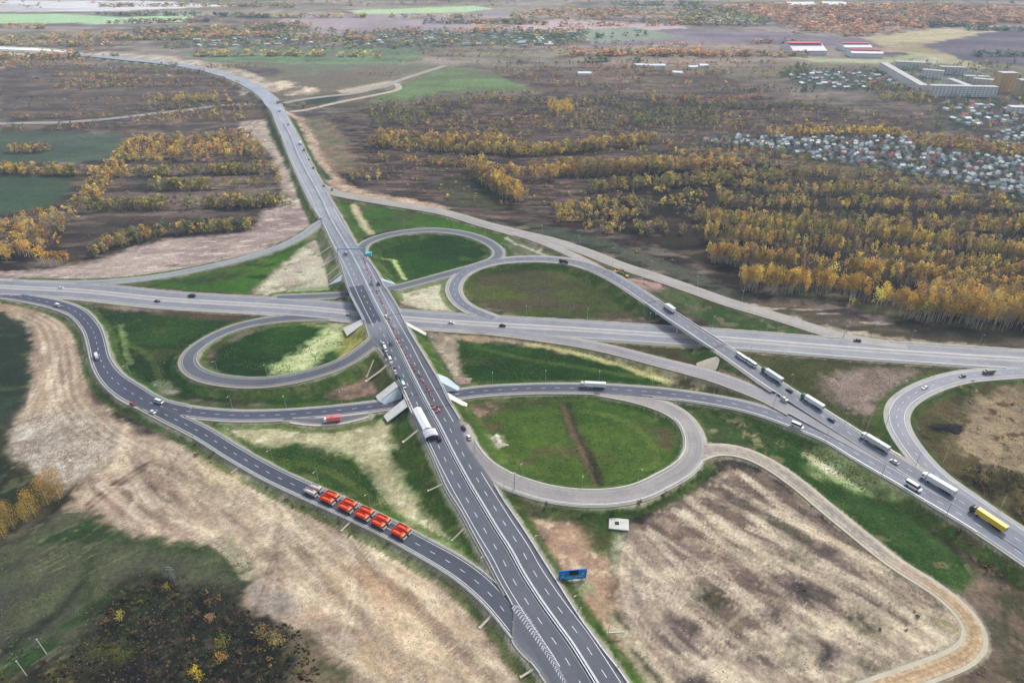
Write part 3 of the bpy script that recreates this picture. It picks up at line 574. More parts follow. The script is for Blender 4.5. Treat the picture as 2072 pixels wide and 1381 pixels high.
# the great bare field at the bottom right
FLD = [(1470, 948), (1500, 950), (1560, 985), (1640, 1040), (1740, 1110), (1800, 1145), (1880, 1200), (1945, 1255), (1950, 1300), (1880, 1338), (1800, 1362), (1700, 1400), (1500, 1480), (1330, 1480), (1240, 1290), (1228, 1200), (1240, 1120), (1290, 1060), (1380, 1010), (1440, 970)]
paint(FLD, (160, 140, 124), (122, 104, 98), warp=4, sc=14, ang=-50, st=4, c3=(196, 180, 158), c3t=(0.5, 0.62))
paint([(1260, 1100), (1400, 1180), (1560, 1230), (1760, 1270), (1900, 1290), (1900, 1330), (1700, 1400), (1330, 1480), (1250, 1300), (1235, 1180)], (202, 186, 164), (146, 128, 116), warp=12, sc=12, ang=-35, st=4, c3=(104, 90, 88), c3t=(0.6, 0.66), amt=0.85)
paint([(1470, 955), (1560, 985), (1700, 1085), (1850, 1190), (1930, 1260), (1900, 1290), (1760, 1250), (1600, 1170), (1480, 1120), (1330, 1080), (1300, 1060), (1400, 1000)], (122, 104, 94), (98, 84, 76), warp=9, sc=12, ang=-45, st=3, c3=(150, 132, 116), amt=.85, seed=9)
paint([(1285, 1060), (1330, 1080), (1320, 1180), (1290, 1250), (1245, 1230), (1245, 1120)], (150, 136, 126), (116, 100, 94), warp=7, sc=8, ang=-70, st=3, amt=.8)
paint([(1400, 1180), (1470, 1170), (1560, 1230), (1540, 1290), (1440, 1270)], (108, 92, 80), (84, 74, 62), warp=8, sc=7, ang=-40, st=2, amt=.85)
paint([(1440, 1010), (1540, 1010), (1700, 1110), (1800, 1190), (1700, 1200), (1500, 1110), (1420, 1060)], (118, 100, 92), (140, 122, 108), warp=12, sc=10, ang=-50, st=3, c3=(84, 88, 66), amt=0.85)
paint([(1860, 1215), (1935, 1262), (1930, 1280), (1880, 1245)], (150, 144, 110), warp=3)
paint([(1940, 1190), (2000, 1170), (2072, 1200), (2300, 1350), (2300, 1600), (1800, 1600), (1740, 1420), (1900, 1370), (1990, 1330), (2010, 1290), (1990, 1240)], (138, 116, 96), (112, 96, 82), warp=6, sc=14, c3=(84, 82, 60))
paint([(1960, 1350), (2072, 1280), (2300, 1400), (2300, 1600), (1800, 1600), (1860, 1390)], (86, 82, 64), (110, 96, 80), warp=10, sc=12)
# between main road and the bare field
paint([(1070, 1020), (1200, 1020), (1400, 975), (1440, 935), (1480, 930), (1450, 965), (1380, 1000), (1290, 1050), (1240, 1050), (1100, 1040)], (64, 70, 40), (48, 52, 32), warp=3, sc=6, c3=(92, 88, 60))
paint([(1140, 1030), (1260, 1040), (1262, 1150), (1240, 1190), (1180, 1100)], (62, 86, 38), (84, 88, 50), warp=3, sc=8)
paint([(1060, 1020), (1100, 1030), (1160, 1060), (1200, 1110), (1260, 1150), (1250, 1260), (1330, 1400), (1290, 1400), (1200, 1250), (1130, 1130)], (172, 142, 120), (150, 126, 108), warp=3, sc=9, c3=(196, 172, 146))
paint([(1130, 1170), (1150, 1162), (1200, 1180), (1200, 1200), (1160, 1200)], (150, 152, 116), (186, 176, 146), warp=3, sc=6)
paint([(1010, 1000), (1050, 1030), (1120, 1130), (1190, 1220), (1330, 1400), (1270, 1400), (1160, 1200), (1080, 1080)], (36, 72, 26), (50, 84, 34), warp=2, sc=9, z=1)
band([(1236, 1235), (1262, 1290), (1300, 1350), (1330, 1400)], 3.2, (150, 146, 118), warp=1)
band([(1246, 1235), (1280, 1296), (1318, 1355), (1350, 1400)], 2.4, (60, 66, 40), warp=1)
band([(1252, 1075), (1246, 1110), (1240, 1160)], 4.5, (116, 124, 96), (150, 146, 124), warp=1, sc=3)
band([(1258, 1150), (1240, 1190), (1232, 1220)], 3, (124, 104, 84), warp=1)
# west meadows
paint([(160, 618), (350, 640), (470, 650), (410, 688), (370, 716), (362, 745), (392, 782), (440, 800), (700, 788), (640, 818), (420, 812), (320, 790), (262, 778), (225, 740), (200, 700), (196, 660)], (46, 80, 26), (38, 66, 24), warp=3, sc=20, st=2, c3=(70, 84, 40), c3t=(0.6, 0.72))
band([(245, 655), (252, 690), (266, 735)], 1.6, (140, 150, 110), warp=1.5)
paint([(300, 775), (330, 770), (365, 785), (340, 800)], (150, 148, 138), (110, 116, 90), warp=3, sc=5)
paint([(420, 735), (450, 700), (520, 668), (620, 652), (690, 650), (730, 660), (735, 690), (690, 730), (600, 760), (510, 768), (440, 755)], (40, 80, 20), (34, 68, 20), warp=2, sc=20, c3=(56, 86, 32))
paint([(545, 748), (560, 735), (600, 715), (640, 680), (660, 660), (692, 658), (705, 680), (690, 700), (650, 715), (640, 740), (590, 755), (555, 758)], (186, 188, 152), (158, 164, 128), warp=5, sc=9, c3=(120, 136, 88), c3t=(0.6, 0.68))
paint([(600, 645), (700, 648), (730, 660), (700, 665), (610, 655)], (172, 164, 128), (130, 134, 96), warp=2, sc=7)
paint([(666, 790), (700, 772), (760, 764), (770, 800), (720, 812), (680, 815)], (140, 116, 100), (116, 98, 84), warp=4, sc=5)
paint([(370, 745), (420, 775), (510, 788), (620, 780), (720, 745), (724, 770), (620, 800), (500, 806), (400, 796)], (118, 122, 84), (92, 100, 62), warp=1.5, sc=6, st=1, z=1, amt=0.85)
paint([(706, 728), (740, 712), (742, 760), (716, 768)], (150, 142, 112), (62, 76, 38), warp=2, sc=5)
# between the slip road and the main embankment
paint([(400, 855), (620, 862), (760, 845), (830, 850), (850, 950), (930, 1090), (970, 1160), (1000, 1200), (880, 1110), (780, 1055), (640, 985), (500, 910)], (52, 84, 30), (40, 70, 26), warp=3, sc=16, c3=(72, 92, 44))
paint([(436, 862), (520, 856), (640, 866), (700, 862), (790, 850), (800, 880), (790, 920), (822, 980), (870, 1040), (925, 1100), (970, 1140), (1010, 1200), (990, 1200), (900, 1122), (858, 1085), (800, 1030), (752, 965), (720, 920), (620, 905), (520, 902), (465, 886)], (184, 178, 144), (164, 156, 126), warp=5, sc=9, c3=(200, 196, 166))
paint([(500, 905), (620, 905), (700, 915), (740, 960), (790, 1030), (820, 1070), (760, 1040), (640, 980)], (44, 78, 26), (60, 84, 36), warp=5, sc=12)
paint([(790, 850), (850, 880), (880, 960), (930, 1050), (980, 1130), (955, 1120), (880, 1020), (820, 930)], (84, 100, 30), (66, 88, 28), warp=2, sc=8, z=4, amt=0.9)
# far left: dark pasture and the sandy haul track
paint([(-300, 625), (0, 632), (50, 650), (72, 690), (70, 760), (40, 830), (0, 880), (-300, 900)], (58, 70, 54), (48, 60, 44), warp=5, sc=22, st=2, c3=(72, 84, 54))
paint([(-300, 612), (30, 612), (90, 630), (140, 660), (172, 720), (186, 790), (240, 850), (300, 890), (320, 930), (200, 990), (130, 980), (60, 930), (20, 880), (50, 820), (74, 760), (76, 690), (54, 650), (0, 632), (-300, 625)], (184, 162, 140), (160, 138, 120), warp=4, sc=12, ang=-60, st=4, c3=(206, 190, 168))
paint([(10, 880), (60, 840), (180, 830), (240, 870), (268, 905), (230, 930), (150, 985), (90, 960), (30, 925)], (172, 162, 152), (146, 132, 122), warp=5, sc=6, c3=(196, 188, 178))
paint([(-300, 890), (0, 880), (30, 930), (90, 965), (130, 985), (120, 1010), (60, 1060), (0, 1090), (-300, 1200)], (66, 74, 44), (50, 58, 36), warp=5, sc=14, c3=(90, 88, 62))
band([(256, 915), (200, 958), (140, 1010), (60, 1075), (0, 1120)], 7, (48, 46, 34), (38, 40, 28), warp=3, sc=6)
paint([(-300, 1180), (0, 1110), (110, 1040), (190, 1040), (270, 1085), (400, 1100), (480, 1082), (528, 1120), (530, 1160), (470, 1215), (420, 1260), (200, 1381), (0, 1500), (-300, 1500)], (88, 92, 70), (76, 76, 66), warp=6, sc=22, ang=35, st=4, c3=(56, 78, 44), c3t=(0.58, 0.7))
paint([(180, 1050), (280, 1085), (420, 1105), (480, 1082), (530, 1120), (532, 1165), (470, 1180), (440, 1130), (300, 1110), (170, 1085)], (46, 74, 34), (60, 76, 44), warp=5, sc=10, amt=0.85)
band([(185, 1075), (178, 1130), (182, 1200), (196, 1240)], 4, (52, 68, 40), warp=3, amt=0.8)
band([(175, 1170), (110, 1240), (0, 1320), (-60, 1360)], 3, (40, 44, 32), warp=2)
BURN = [(180, 1290), (230, 1200), (300, 1170), (400, 1190), (470, 1215), (520, 1240), (610, 1275), (640, 1340), (680, 1500), (-60, 1500), (60, 1381)]
paint(BURN, (60, 54, 44), (38, 36, 30), warp=8, sc=6, c3=(100, 84, 70), c3t=(0.6, 0.7))
paint(BURN, (52, 66, 38), (44, 40, 32), warp=8, sc=9, amt=.45, seed=21)
paint([(190, 1310), (250, 1290), (262, 1330), (200, 1350)], (92, 92, 36), (74, 76, 36), warp=5, sc=6)
paint([(-100, 1400), (80, 1330), (180, 1340), (150, 1500), (-100, 1500)], (78, 72, 46), (56, 56, 36), warp=6, sc=8, c3=(110, 96, 66))
SANDS = [(262, 900), (310, 880), (400, 915), (470, 945), (560, 990), (640, 1035), (760, 1090), (850, 1140), (930, 1210), (990, 1290), (1060, 1400), (1120, 1500), (780, 1500), (700, 1330), (640, 1290), (560, 1240), (500, 1210), (535, 1160), (530, 1115), (480, 1075), (400, 1098), (280, 1082), (200, 1040), (140, 1030), (170, 985)]
paint(SANDS, SAND, (168, 148, 130), warp=5, sc=20, ang=-42, st=4, c3=SAND2, c3t=(0.5, 0.62), seed=2)
paint([(330, 1000), (470, 960), (560, 1010), (640, 1090), (560, 1150), (420, 1080)], (208, 190, 166), (170, 150, 132), warp=12, sc=10, ang=-40, st=3, amt=.7, seed=31)
paint([(560, 1180), (700, 1130), (820, 1180), (900, 1260), (860, 1340), (740, 1280)], (196, 162, 128), (214, 196, 170), warp=12, sc=14, ang=-45, st=2, amt=.6, seed=32)
paint([(640, 1270), (700, 1230), (800, 1330), (860, 1420), (760, 1440)], (132, 116, 106), (160, 142, 128), warp=10, sc=9, ang=-45, st=3, amt=.7, seed=33)
paint([(200, 960), (300, 930), (380, 980), (400, 1060), (330, 1075), (180, 1040)], (146, 122, 108), (168, 146, 128), warp=7, sc=12, ang=-40, st=3, c3=(124, 108, 96))
paint([(380, 930), (440, 945), (480, 975), (440, 990), (400, 965)], (196, 180, 140), warp=6, amt=0.8)
paint([(520, 1180), (590, 1185), (605, 1220), (560, 1240), (520, 1215)], (150, 142, 138), (166, 156, 148), warp=5, sc=8)
paint([(700, 1220), (760, 1200), (860, 1270), (960, 1400), (900, 1440), (780, 1340)], (196, 172, 140), (172, 146, 122), warp=12, sc=12, ang=-45, st=3, amt=0.7)
paint([(560, 1260), (640, 1290), (700, 1340), (740, 1500), (660, 1500), (610, 1340)], (82, 84, 56), (118, 104, 86), warp=8, sc=8)
paint([(720, 1305), (760, 1320), (800, 1370), (760, 1380), (730, 1340)], (178, 158, 126), warp=4)
# wheel tracks across the bare soil
def track(pts, w, col, amt, world=False, pair=0.0):
    A = np.array(pts, float) if world else PP(pts)
    A, _ = spline(np.c_[A, np.zeros(len(A))], 1.2); A = A[:, :2]; d = np.gradient(A, axis=0); d /= np.linalg.norm(d, axis=1)[:, None]; n = np.stack([-d[:, 1], d[:, 0]], 1); c = lin(col)
    for o_ in ((-pair / 2, pair / 2) if pair else (0,)):
        Q = A + n * o_; D = {}
        x0, y0 = Q.min(0) - 4; x1, y1 = Q.max(0) + 4; sy, sx = win(x0, x1, y0, y1)
        if sy.start >= sy.stop or sx.start >= sx.stop: continue
        xx, yy = X[sy, sx], Y[sy, sx]; G = np.full(xx.shape, 9.0); gx_, gy_ = xx[0], yy[:, 0]
        for q in Q:
            i0, i1 = np.searchsorted(gx_, q[0] - 3), np.searchsorted(gx_, q[0] + 3); j0, j1 = np.searchsorted(gy_, q[1] - 3), np.searchsorted(gy_, q[1] + 3)
            if i0 < i1 and j0 < j1: G[j0:j1, i0:i1] = np.minimum(G[j0:j1, i0:i1], np.hypot(xx[j0:j1, i0:i1] - q[0], yy[j0:j1, i0:i1] - q[1]))
        m = sstep(w * .5 + .8, w * .5 - .5, G) * amt * (.5 + .7 * fbm(xx, yy, 25, 2, 90)) * (DR[sy, sx] > 1.0)
        m = np.clip(m, 0, 1)[..., None]; C[sy, sx] = C[sy, sx] * (1 - m) + c * m
LT, DKT = (216, 200, 178), (118, 100, 90)
def scatter_tracks(poly, ang, cnt, length, sd, bend=.25, amt=.55, spread=14):
    g = random.Random(sd); A = PP(poly); x0, y0 = A.min(0); x1, y1 = A.max(0); k = 0
    while k < cnt:
        x, y = g.uniform(x0, x1), g.uniform(y0, y1)
        if not inpoly(np.array([x]), np.array([y]), A)[0]: continue
        k += 1; a = R(ang + g.uniform(-spread, spread)); L = g.uniform(.4, 1) * length; cv = g.uniform(-bend, bend); pts = []
        for sg in (-1, 1):
            px_, py_, aa = x, y, a; row = []
            for _ in range(int(L / 16)):
                px_ += sg * 8 * math.cos(aa); py_ += sg * 8 * math.sin(aa); aa += cv * .12 * sg
                if not inpoly(np.array([px_]), np.array([py_]), A)[0]: break
                row.append((px_, py_))
            pts = (row[::-1] + [(x, y)]) if sg < 0 else pts + row
        if len(pts) > 4: track(pts, g.uniform(1.0, 1.8), g.choice((LT, DKT, (96, 80, 74), (204, 188, 164))), amt * g.uniform(.6, 1.2), True, g.choice((0, 2.2, 2.2, 2.4)))
HAUL = [(-100, 612), (30, 612), (90, 630), (140, 660), (172, 720), (186, 790), (240, 850), (300, 890), (200, 990), (60, 930), (20, 880), (74, 760), (54, 650)]
for k in range(4):
    o_ = k * 4.0; track([(255 + o_ * 1.2, 985 - o_), (285 + o_, 1020 - o_ * .4), (330 + o_, 1050 - o_ * .2), (400 + o_, 1085 - o_ * .5), (460 + o_, 1130 - o_), (500 + o_, 1175 - o_)], 1.4, LT if k % 2 else DKT, .8)
track([(300, 935), (235, 975), (175, 1020)], 2.0, (84, 66, 56), .9); track([(306, 941), (242, 981), (182, 1027)], 1.6, (88, 70, 60), .9)
track([(466, 1075), (462, 1120), (492, 1170)], 1.8, (160, 154, 124), .9); track([(478, 1075), (474, 1120), (510, 1168)], 1.8, (160, 154, 124), .9)
for k in range(8):
    a0 = 64 + k * 9; track([(a0 - 30, 640 - k), (a0 + 10, 660), (a0 + 24, 700 - k), (a0 + 34, 760), (a0 + 44, 810), (a0 + 90 + k * 3, 870), (a0 + 150 + k * 4, 905)], 1.6, ((216, 200, 178), (136, 116, 100))[k % 2], .5)
scatter_tracks(SANDS, -38, 46, 150, 11); scatter_tracks(SANDS, -60, 16, 80, 12, .6, .5, 30); scatter_tracks(FLD, -48, 60, 150, 13, .35, .65, 16); scatter_tracks(FLD, 20, 22, 90, 14, .9, .5, 50); scatter_tracks(HAUL, -72, 14, 90, 15, .3, .5, 12)
for k in (0, 2, 3, 6, 8):      # turning arcs at the left of the bare field
    track([(1262 + k * 7, 1110 + k * 5), (1256 + k * 8, 1170 + k * 6), (1275 + k * 10, 1235 + k * 5), (1320 + k * 13, 1300 + k * 5), (1400 + k * 15, 1360 + k * 4)], 1.5, (LT, (108, 94, 88))[k % 2], .45)
track([(1840, 1290), (1860, 1240), (1800, 1180), (1740, 1130), (1640, 1060), (1560, 1010)], 1.6, (196, 178, 156), .7, pair=2.4)
for pts_ in ([(960, 840), (1000, 900), (1060, 940), (1120, 960)], [(1180, 830), (1260, 850), (1320, 900), (1330, 950)], [(960, 700), (1060, 725), (1180, 745), (1300, 765)], [(230, 680), (300, 720), (330, 780)], [(560, 930), (660, 950), (740, 1000), (790, 1040)], [(420, 560), (480, 550), (550, 530)]):
    track(pts_, 1.4, (112, 118, 62), .5, pair=2.2)
def ridges(poly, ang, sc, st, col, th, amt, seed, warp=60):
    pts = PP(poly); x0, y0 = pts.min(0); x1, y1 = pts.max(0); sy, sx = win(x0, x1, y0, y1); xx, yy = X[sy, sx], Y[sy, sx]
    m = inpoly(xx + ragx[sy, sx] * 9, yy + ragy[sy, sx] * 9, pts); a = R(ang)
    xw = xx + (fbm(xx, yy, 70, 2, seed) - .5) * warp; yw = yy + (fbm(xx, yy, 80, 2, seed + 1) - .5) * warp
    n = fbm((xw * math.cos(a) + yw * math.sin(a)) / st, -xw * math.sin(a) + yw * math.cos(a), sc, 3, seed + 2)
    r_ = sstep(th, th * .25, np.abs(n - .5)) * m * amt * sstep(.4, .6, fbm(xx, yy, 30, 2, seed + 3)); C[sy, sx] = C[sy, sx] * (1 - r_[..., None]) + lin(col) * r_[..., None]
for k_, (ag, sc_) in enumerate(((-42, 5), (-30, 7), (-55, 4), (-45, 9))):
    ridges(SANDS, ag, sc_, 14, ((128, 110, 98), (222, 208, 188), (110, 94, 86), (214, 198, 176))[k_], .022, .35, 300 + k_ * 7)
    ridges(FLD, ag - 6, sc_, 12, ((92, 80, 76), (222, 206, 184), (100, 88, 82), (212, 196, 174))[k_], .024, .35, 340 + k_ * 7)
    ridges(HAUL, -66 + k_ * 4, sc_ * .8, 12, ((122, 104, 92), (222, 206, 186), (130, 112, 98), (214, 200, 180))[k_], .024, .35, 380 + k_ * 7, 30)
ridges([(-300, 1180), (110, 1040), (270, 1085), (528, 1120), (470, 1215), (200, 1381), (-300, 1500)], 35, 6, 10, (60, 66, 48), .04, .6, 420); ridges([(-300, 1180), (110, 1040), (270, 1085), (528, 1120), (470, 1215), (200, 1381), (-300, 1500)], 38, 5, 12, (128, 124, 98), .03, .5, 430)
ridges([(60, 500), (180, 440), (600, 420), (620, 470), (230, 567), (0, 560)], 6, 5, 10, (86, 74, 68), .04, .6, 440, 20)
for pl in ([(1542, 1232), (1560, 1222), (1584, 1228), (1590, 1250), (1566, 1256), (1545, 1248)], [(1655, 1300), (1690, 1300), (1702, 1330), (1680, 1370), (1660, 1350)], [(1640, 1100), (1690, 1105), (1700, 1130), (1660, 1128)], [(1340, 1230), (1390, 1250), (1440, 1275), (1400, 1290), (1350, 1260)], [(1560, 1150), (1690, 1200), (1700, 1230), (1610, 1210)], [(1360, 1330), (1420, 1370), (1500, 1420), (1400, 1400)]):
    paint(pl, (84, 74, 74), (100, 88, 84), warp=3, sc=8)
for pl in ([(1590, 1330), (1620, 1300), (1650, 1310), (1620, 1345)], [(1730, 1320), (1780, 1330), (1790, 1352), (1740, 1350)], [(1420, 1180), (1460, 1195), (1450, 1230), (1410, 1220)], [(1730, 1230), (1800, 1260), (1790, 1290), (1740, 1270)], [(1590, 1110), (1640, 1120), (1620, 1140), (1590, 1130)]):
    paint(pl, (56, 62, 40), (80, 76, 56), warp=5, sc=5, amt=0.9)
# village grounds
paint([(1405, 278), (1500, 275), (1840, 278), (1880, 296), (2010, 290), (2072, 250), (2300, 260), (2300, 480), (2072, 410), (1900, 370), (1780, 345), (1640, 326), (1540, 302), (1420, 298)], (52, 60, 50), (78, 78, 70), warp=6, sc=10, c3=(112, 108, 98))
paint([(1590, 145), (1700, 138), (1820, 145), (1850, 180), (1700, 184), (1600, 172)], (72, 76, 66), (96, 94, 88), warp=6, sc=10)
paint([(1880, 195), (2072, 190), (2300, 200), (2300, 262), (2072, 252), (1960, 262), (1860, 270), (1900, 230)], (62, 68, 58), (92, 88, 82), warp=8, sc=10)
paint([(1780, 128), (1880, 132), (2020, 150), (2072, 200), (1890, 192)], (92, 96, 86), (116, 112, 104), warp=6, sc=12)
paint([(330, 74), (640, 70), (660, 92), (400, 98)], (84, 86, 80), (110, 100, 94), warp=10, sc=18, st=3)
paint([(690, 66), (870, 62), (1180, 66), (1170, 86), (860, 100), (700, 98)], (80, 84, 76), (104, 96, 90), warp=10, sc=18, st=3)
# woodland floors: dark brown, with tree shade put into the colour
WOOD = [(1180, 440), (1300, 330), (1420, 320), (1600, 340), (1800, 380), (2072, 425), (2300, 470), (2300, 700), (2072, 672), (1900, 640), (1700, 598), (1500, 584), (1400, 520), (1300, 490)]
paint(WOOD, (66, 56, 46), (48, 42, 36), warp=8, sc=14, st=3, c3=(96, 80, 64))
# verges and embankments follow the roads
slope = (Z - H) > 0.35
g1 = mixc(lin((58, 88, 32)), lin((74, 96, 40)), sstep(0.4, 0.6, fine_n)); g1 = mixc(g1, lin((120, 116, 82)), sstep(0.6, 0.72, fbm(X, Y, 6, 3, 44)) * 0.6)
b1 = mixc(lin((160, 146, 124)), lin((120, 108, 84)), sstep(0.4, 0.6, fine_n))
mx = mixc(lin((78, 80, 48)), lin((148, 134, 112)), sstep(0.45, 0.6, fine_n))
for k, col, wd in ((1, g1, 7), (2, b1, 3), (3, mx, 4)):
    m = ((VG == k) & ((DR < wd) | (slope & (DR < 16)))).astype(float) * 0.75
    if k == 1: m *= 1 - 0.75 * sstep(650, 800, Y)
    m *= np.where(DR > 2, sstep(0.2, 0.45, fbm(X, Y, 14, 3, 50) + 0.1), 1)
    C = C * (1 - m[..., None]) + col * m[..., None]
m = (sstep(3.2, 1.6, DR + (fine_n - 0.5) * 3) * (DR < 6) * (VG > 0) * 0.9)
C = mixc(C, lin((158, 152, 136)), m)
# bright earth slopes
paint([(690, 668), (738, 660), (742, 700), (720, 720), (690, 735), (684, 700)], (170, 164, 96), (120, 124, 64), warp=1.5, z=4, sc=5)
paint([(1088, 1002), (1200, 1020), (1290, 1012), (1370, 985), (1300, 1020), (1200, 1030), (1100, 1016)], (178, 172, 146), (200, 196, 172), warp=1, z=3, sc=4)
# fine mottling
C *= (0.80 + 0.40 * fbm(X, Y, 3.2, 4, 71))[..., None] * (0.88 + 0.24 * rough_n)[..., None]
C *= (1 + .16 * (rng.random(X.shape) - .5) * np.clip(1.3 - Y / 900, .3, 1))[..., None]
lum = C.mean(-1, keepdims=True); C *= np.clip(lum / .19, .05, 1.0) ** .34 * .97
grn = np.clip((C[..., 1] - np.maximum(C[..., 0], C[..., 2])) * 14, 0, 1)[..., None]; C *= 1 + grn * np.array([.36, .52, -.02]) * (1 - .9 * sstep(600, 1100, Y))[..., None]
C *= (1 + .85 * sstep(900, 2300, Y))[..., None]  # land paled with distance: far-off hazy brightness put into the ground colour
C *= np.array([.99, 1.0, .95])
n0, n1 = X.shape
V = np.stack([X, Y, Z], -1).reshape(-1, 3)
ii = (np.arange(n0 - 1)[:, None] * n1 + np.arange(n1 - 1)[None, :]).ravel()
F = np.stack([ii, ii + 1, ii + 1 + n1, ii + n1], 1)
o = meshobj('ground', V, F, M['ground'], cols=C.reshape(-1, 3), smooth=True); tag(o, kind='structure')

# ------------------------------------------------------------------ markings, medians, rails
def idx_range(r, a=None, b=None):
    """sample indices between two photo points along the road"""
    def near(p): q = P(p[0], p[1], p[2] if len(p) > 2 else 2)[:2]; return int(np.argmin(np.linalg.norm(r.c[:, :2] - q, axis=1)))
    i = near(a) if a else 0; j = near(b) if b else len(r.c) - 1
    return (i, j) if i < j else (j, i)
def dens(r, i0, i1, step):
    u = np.arange(r.s[i0], r.s[i1], step); c = np.stack([np.interp(u, r.s, r.c[:, k]) for k in range(3)], 1)
    n = np.stack([np.interp(u, r.s, r.n[:, k]) for k in range(2)], 1); wl = np.interp(u, r.s, r.wl); wr = np.interp(u, r.s, r.wr)
    c[:, 2] += r.lift; return c, n, wl, wr
def line_mark(acc, r, offs, w=0.28, dash=None, i0=0, i1=None):
    """offs: function(wl, wr) -> offset to the left"""
    i1 = len(r.c) - 1 if i1 is None else i1
    if dash is None:
        c, n, wl, wr = dens(r, i0, i1, 3.0); o = offs(wl, wr) * np.ones(len(c))
        A = c.copy(); B = c.copy(); A[:, :2] += n * (o + w / 2)[:, None]; B[:, :2] += n * (o - w / 2)[:, None]; A[:, 2] += 0.03; B[:, 2] += 0.03
        q0 = (A + B) / 2; vis = ~inside_other(r, q0, .6)
        for q in runs_of(vis): V, F = strip(A[q], B[q]); acc.append((V, F[:, ::-1]))
    else:
        on, per = dash; u = r.s[i0]
        while u + on < r.s[i1]:
            q = np.array([u, u + on]); c = np.stack([np.interp(q, r.s, r.c[:, k]) for k in range(3)], 1); c[:, 2] += r.lift + 0.03
            n = np.stack([np.interp(q, r.s, r.n[:, k]) for k in range(2)], 1); o = offs(np.interp(q, r.s, r.wl), np.interp(q, r.s, r.wr)) * np.ones(2)
            A = c.copy(); B = c.copy(); A[:, :2] += n * (o + w / 2)[:, None]; B[:, :2] += n * (o - w / 2)[:, None]
            V, F = strip(A, B); acc.append((V, F[:, ::-1])); u += per
def flush(acc, name, m, kind='structure'):
    Vs = []; Fs = []; k = 0
    for v, f in acc: Vs.append(v); Fs.append(f + k); k += len(v)
    o = meshobj(name, np.vstack(Vs), np.vstack(Fs), m)
    if kind: tag(o, kind=kind)
    return o
mk = []; wk = []
rm = ROADS['main']
a, b = idx_range(rm, (1264, 1480, 1.6), (571, 235, 7)); 
line_mark(mk, rm, lambda l, r_: 1.3, 0.3, i0=a, i1=b); line_mark(mk, rm, lambda l, r_: -1.3, 0.3, i0=a, i1=b)
line_mark(mk, rm, lambda l, r_: 5.1, 0.26, (3.6, 10.6), a, b); line_mark(mk, rm, lambda l, r_: -5.1, 0.26, (3.6, 10.6), a, b)
line_mark(mk, rm, lambda l, r_: np.minimum(l - 0.8, 8.9), 0.3, i0=a, i1=b); line_mark(mk, rm, lambda l, r_: -np.minimum(r_ - 0.8, 8.9), 0.3, i0=a, i1=b)
for nm in ('slip_road_west', 'slip_road_south', 'loop_southwest', 'loop_northwest', 'loop_east', 'loop_southeast', 'overpass_road', 'collector_road', 'ramp_northwest', 'frontage_road'):
    r = ROADS[nm]; acc = mk if nm.startswith('slip') or nm in ('overpass_road', 'loop_east') else wk
    line_mark(acc, r, lambda l, q: l - 0.75, 0.24); line_mark(acc, r, lambda l, q: -(q - 0.75), 0.24)
    if nm in ('slip_road_west', 'slip_road_south', 'overpass_road', 'loop_east'): line_mark(acc, r, lambda l, q: 0.0, 0.22, (3.0, 9.0))
rh = ROADS['highway']
for o_ in (-11.2, -3.2, 3.2, 11.2): line_mark(wk, rh, lambda l, q, o_=o_: o_, 0.25)
for o_ in (-7.2, 7.2): line_mark(wk, rh, lambda l, q, o_=o_: o_, 0.22, (3, 12))
# second centre line on the joint carriageway at the bottom right
# chevrons in the nose between slip road and main road
ch = []
la = [(1035, 1232), (1052, 1253), (1082, 1293), (1110, 1333), (1133, 1370), (1160, 1410)]; lb = [(1056, 1229), (1075, 1254), (1099, 1293), (1121, 1330), (1143, 1370), (1166, 1410)]
A1, s1 = spline(np.array([P(x, y, 2.6) for x, y in la]), 0.5); B1, s2 = spline(np.array([P(x, y, 2.6) for x, y in lb]), 0.5)
def onmain(p): 
    i = int(np.argmin(np.linalg.norm(rm.c[:, :2] - p[:2], axis=1))); return rm.c[i, 2] + rm.lift + 0.035
nb = 30
for k in range(nb):
    t = k / nb; i = int(t * (len(A1) - 4)); j = int(t * (len(B1) - 4))
    pa, pb = A1[i].copy(), B1[j].copy(); d = A1[i + 3] - A1[i]; d = d / np.linalg.norm(d) * 0.62
    pm = (pa + pb) / 2 - d * 2.6
    q = np.array([pa, pa + d, pm + d, pm, pb, pb + d]); 
    for w_ in q: w_[2] = onmain(w_)
    ch.append((q, np.array([[0, 1, 2, 3], [3, 2, 5, 4]])[:, ::-1]))
flush(mk, 'road_markings', M['paint']); flush(wk, 'worn_road_markings', M['paint_worn']); o = flush(ch, 'chevron_markings', M['paint_worn'])
i0, i1 = idx_range(rm, (744, 572, 8), (783, 648, 8)); A = off(rm, rm.wl[i0:i1] - .9, i0, i1, .015); B = off(rm, 1.9, i0, i1, .015); V, F = strip(A, B)

for (bq_, br_, rr_) in ((brH, 21.5, rm), (brA, 9.5, rm), (brD, 36, ROADS['overpass_road'])):
    ii_ = np.where(np.linalg.norm(rr_.c[:, :2] - bq_[:2], axis=1) < br_ + 1)[0]
    for jj_ in (ii_[0], ii_[-1]):
        l1 = off(rr_, rr_.wl[jj_:jj_ + 2] , jj_, jj_ + 2, .02); r1 = off(rr_, -rr_.wr[jj_:jj_ + 2], jj_, jj_ + 2, .02); l1[1] = l1[0] + (l1[1] - l1[0]) * .25; r1[1] = r1[0] + (r1[1] - r1[0]) * .25
        v_, f_ = strip(l1, r1); jo = meshobj('expansion_joint', v_, f_[:, ::-1], M['chassis']); tag(jo, kind='structure')
o = meshobj('fresh_asphalt', V, F[:, ::-1], M['asphalt'], cols=np.tile(lin((62, 68, 84)), (len(V), 1))); tag(o, kind='structure')
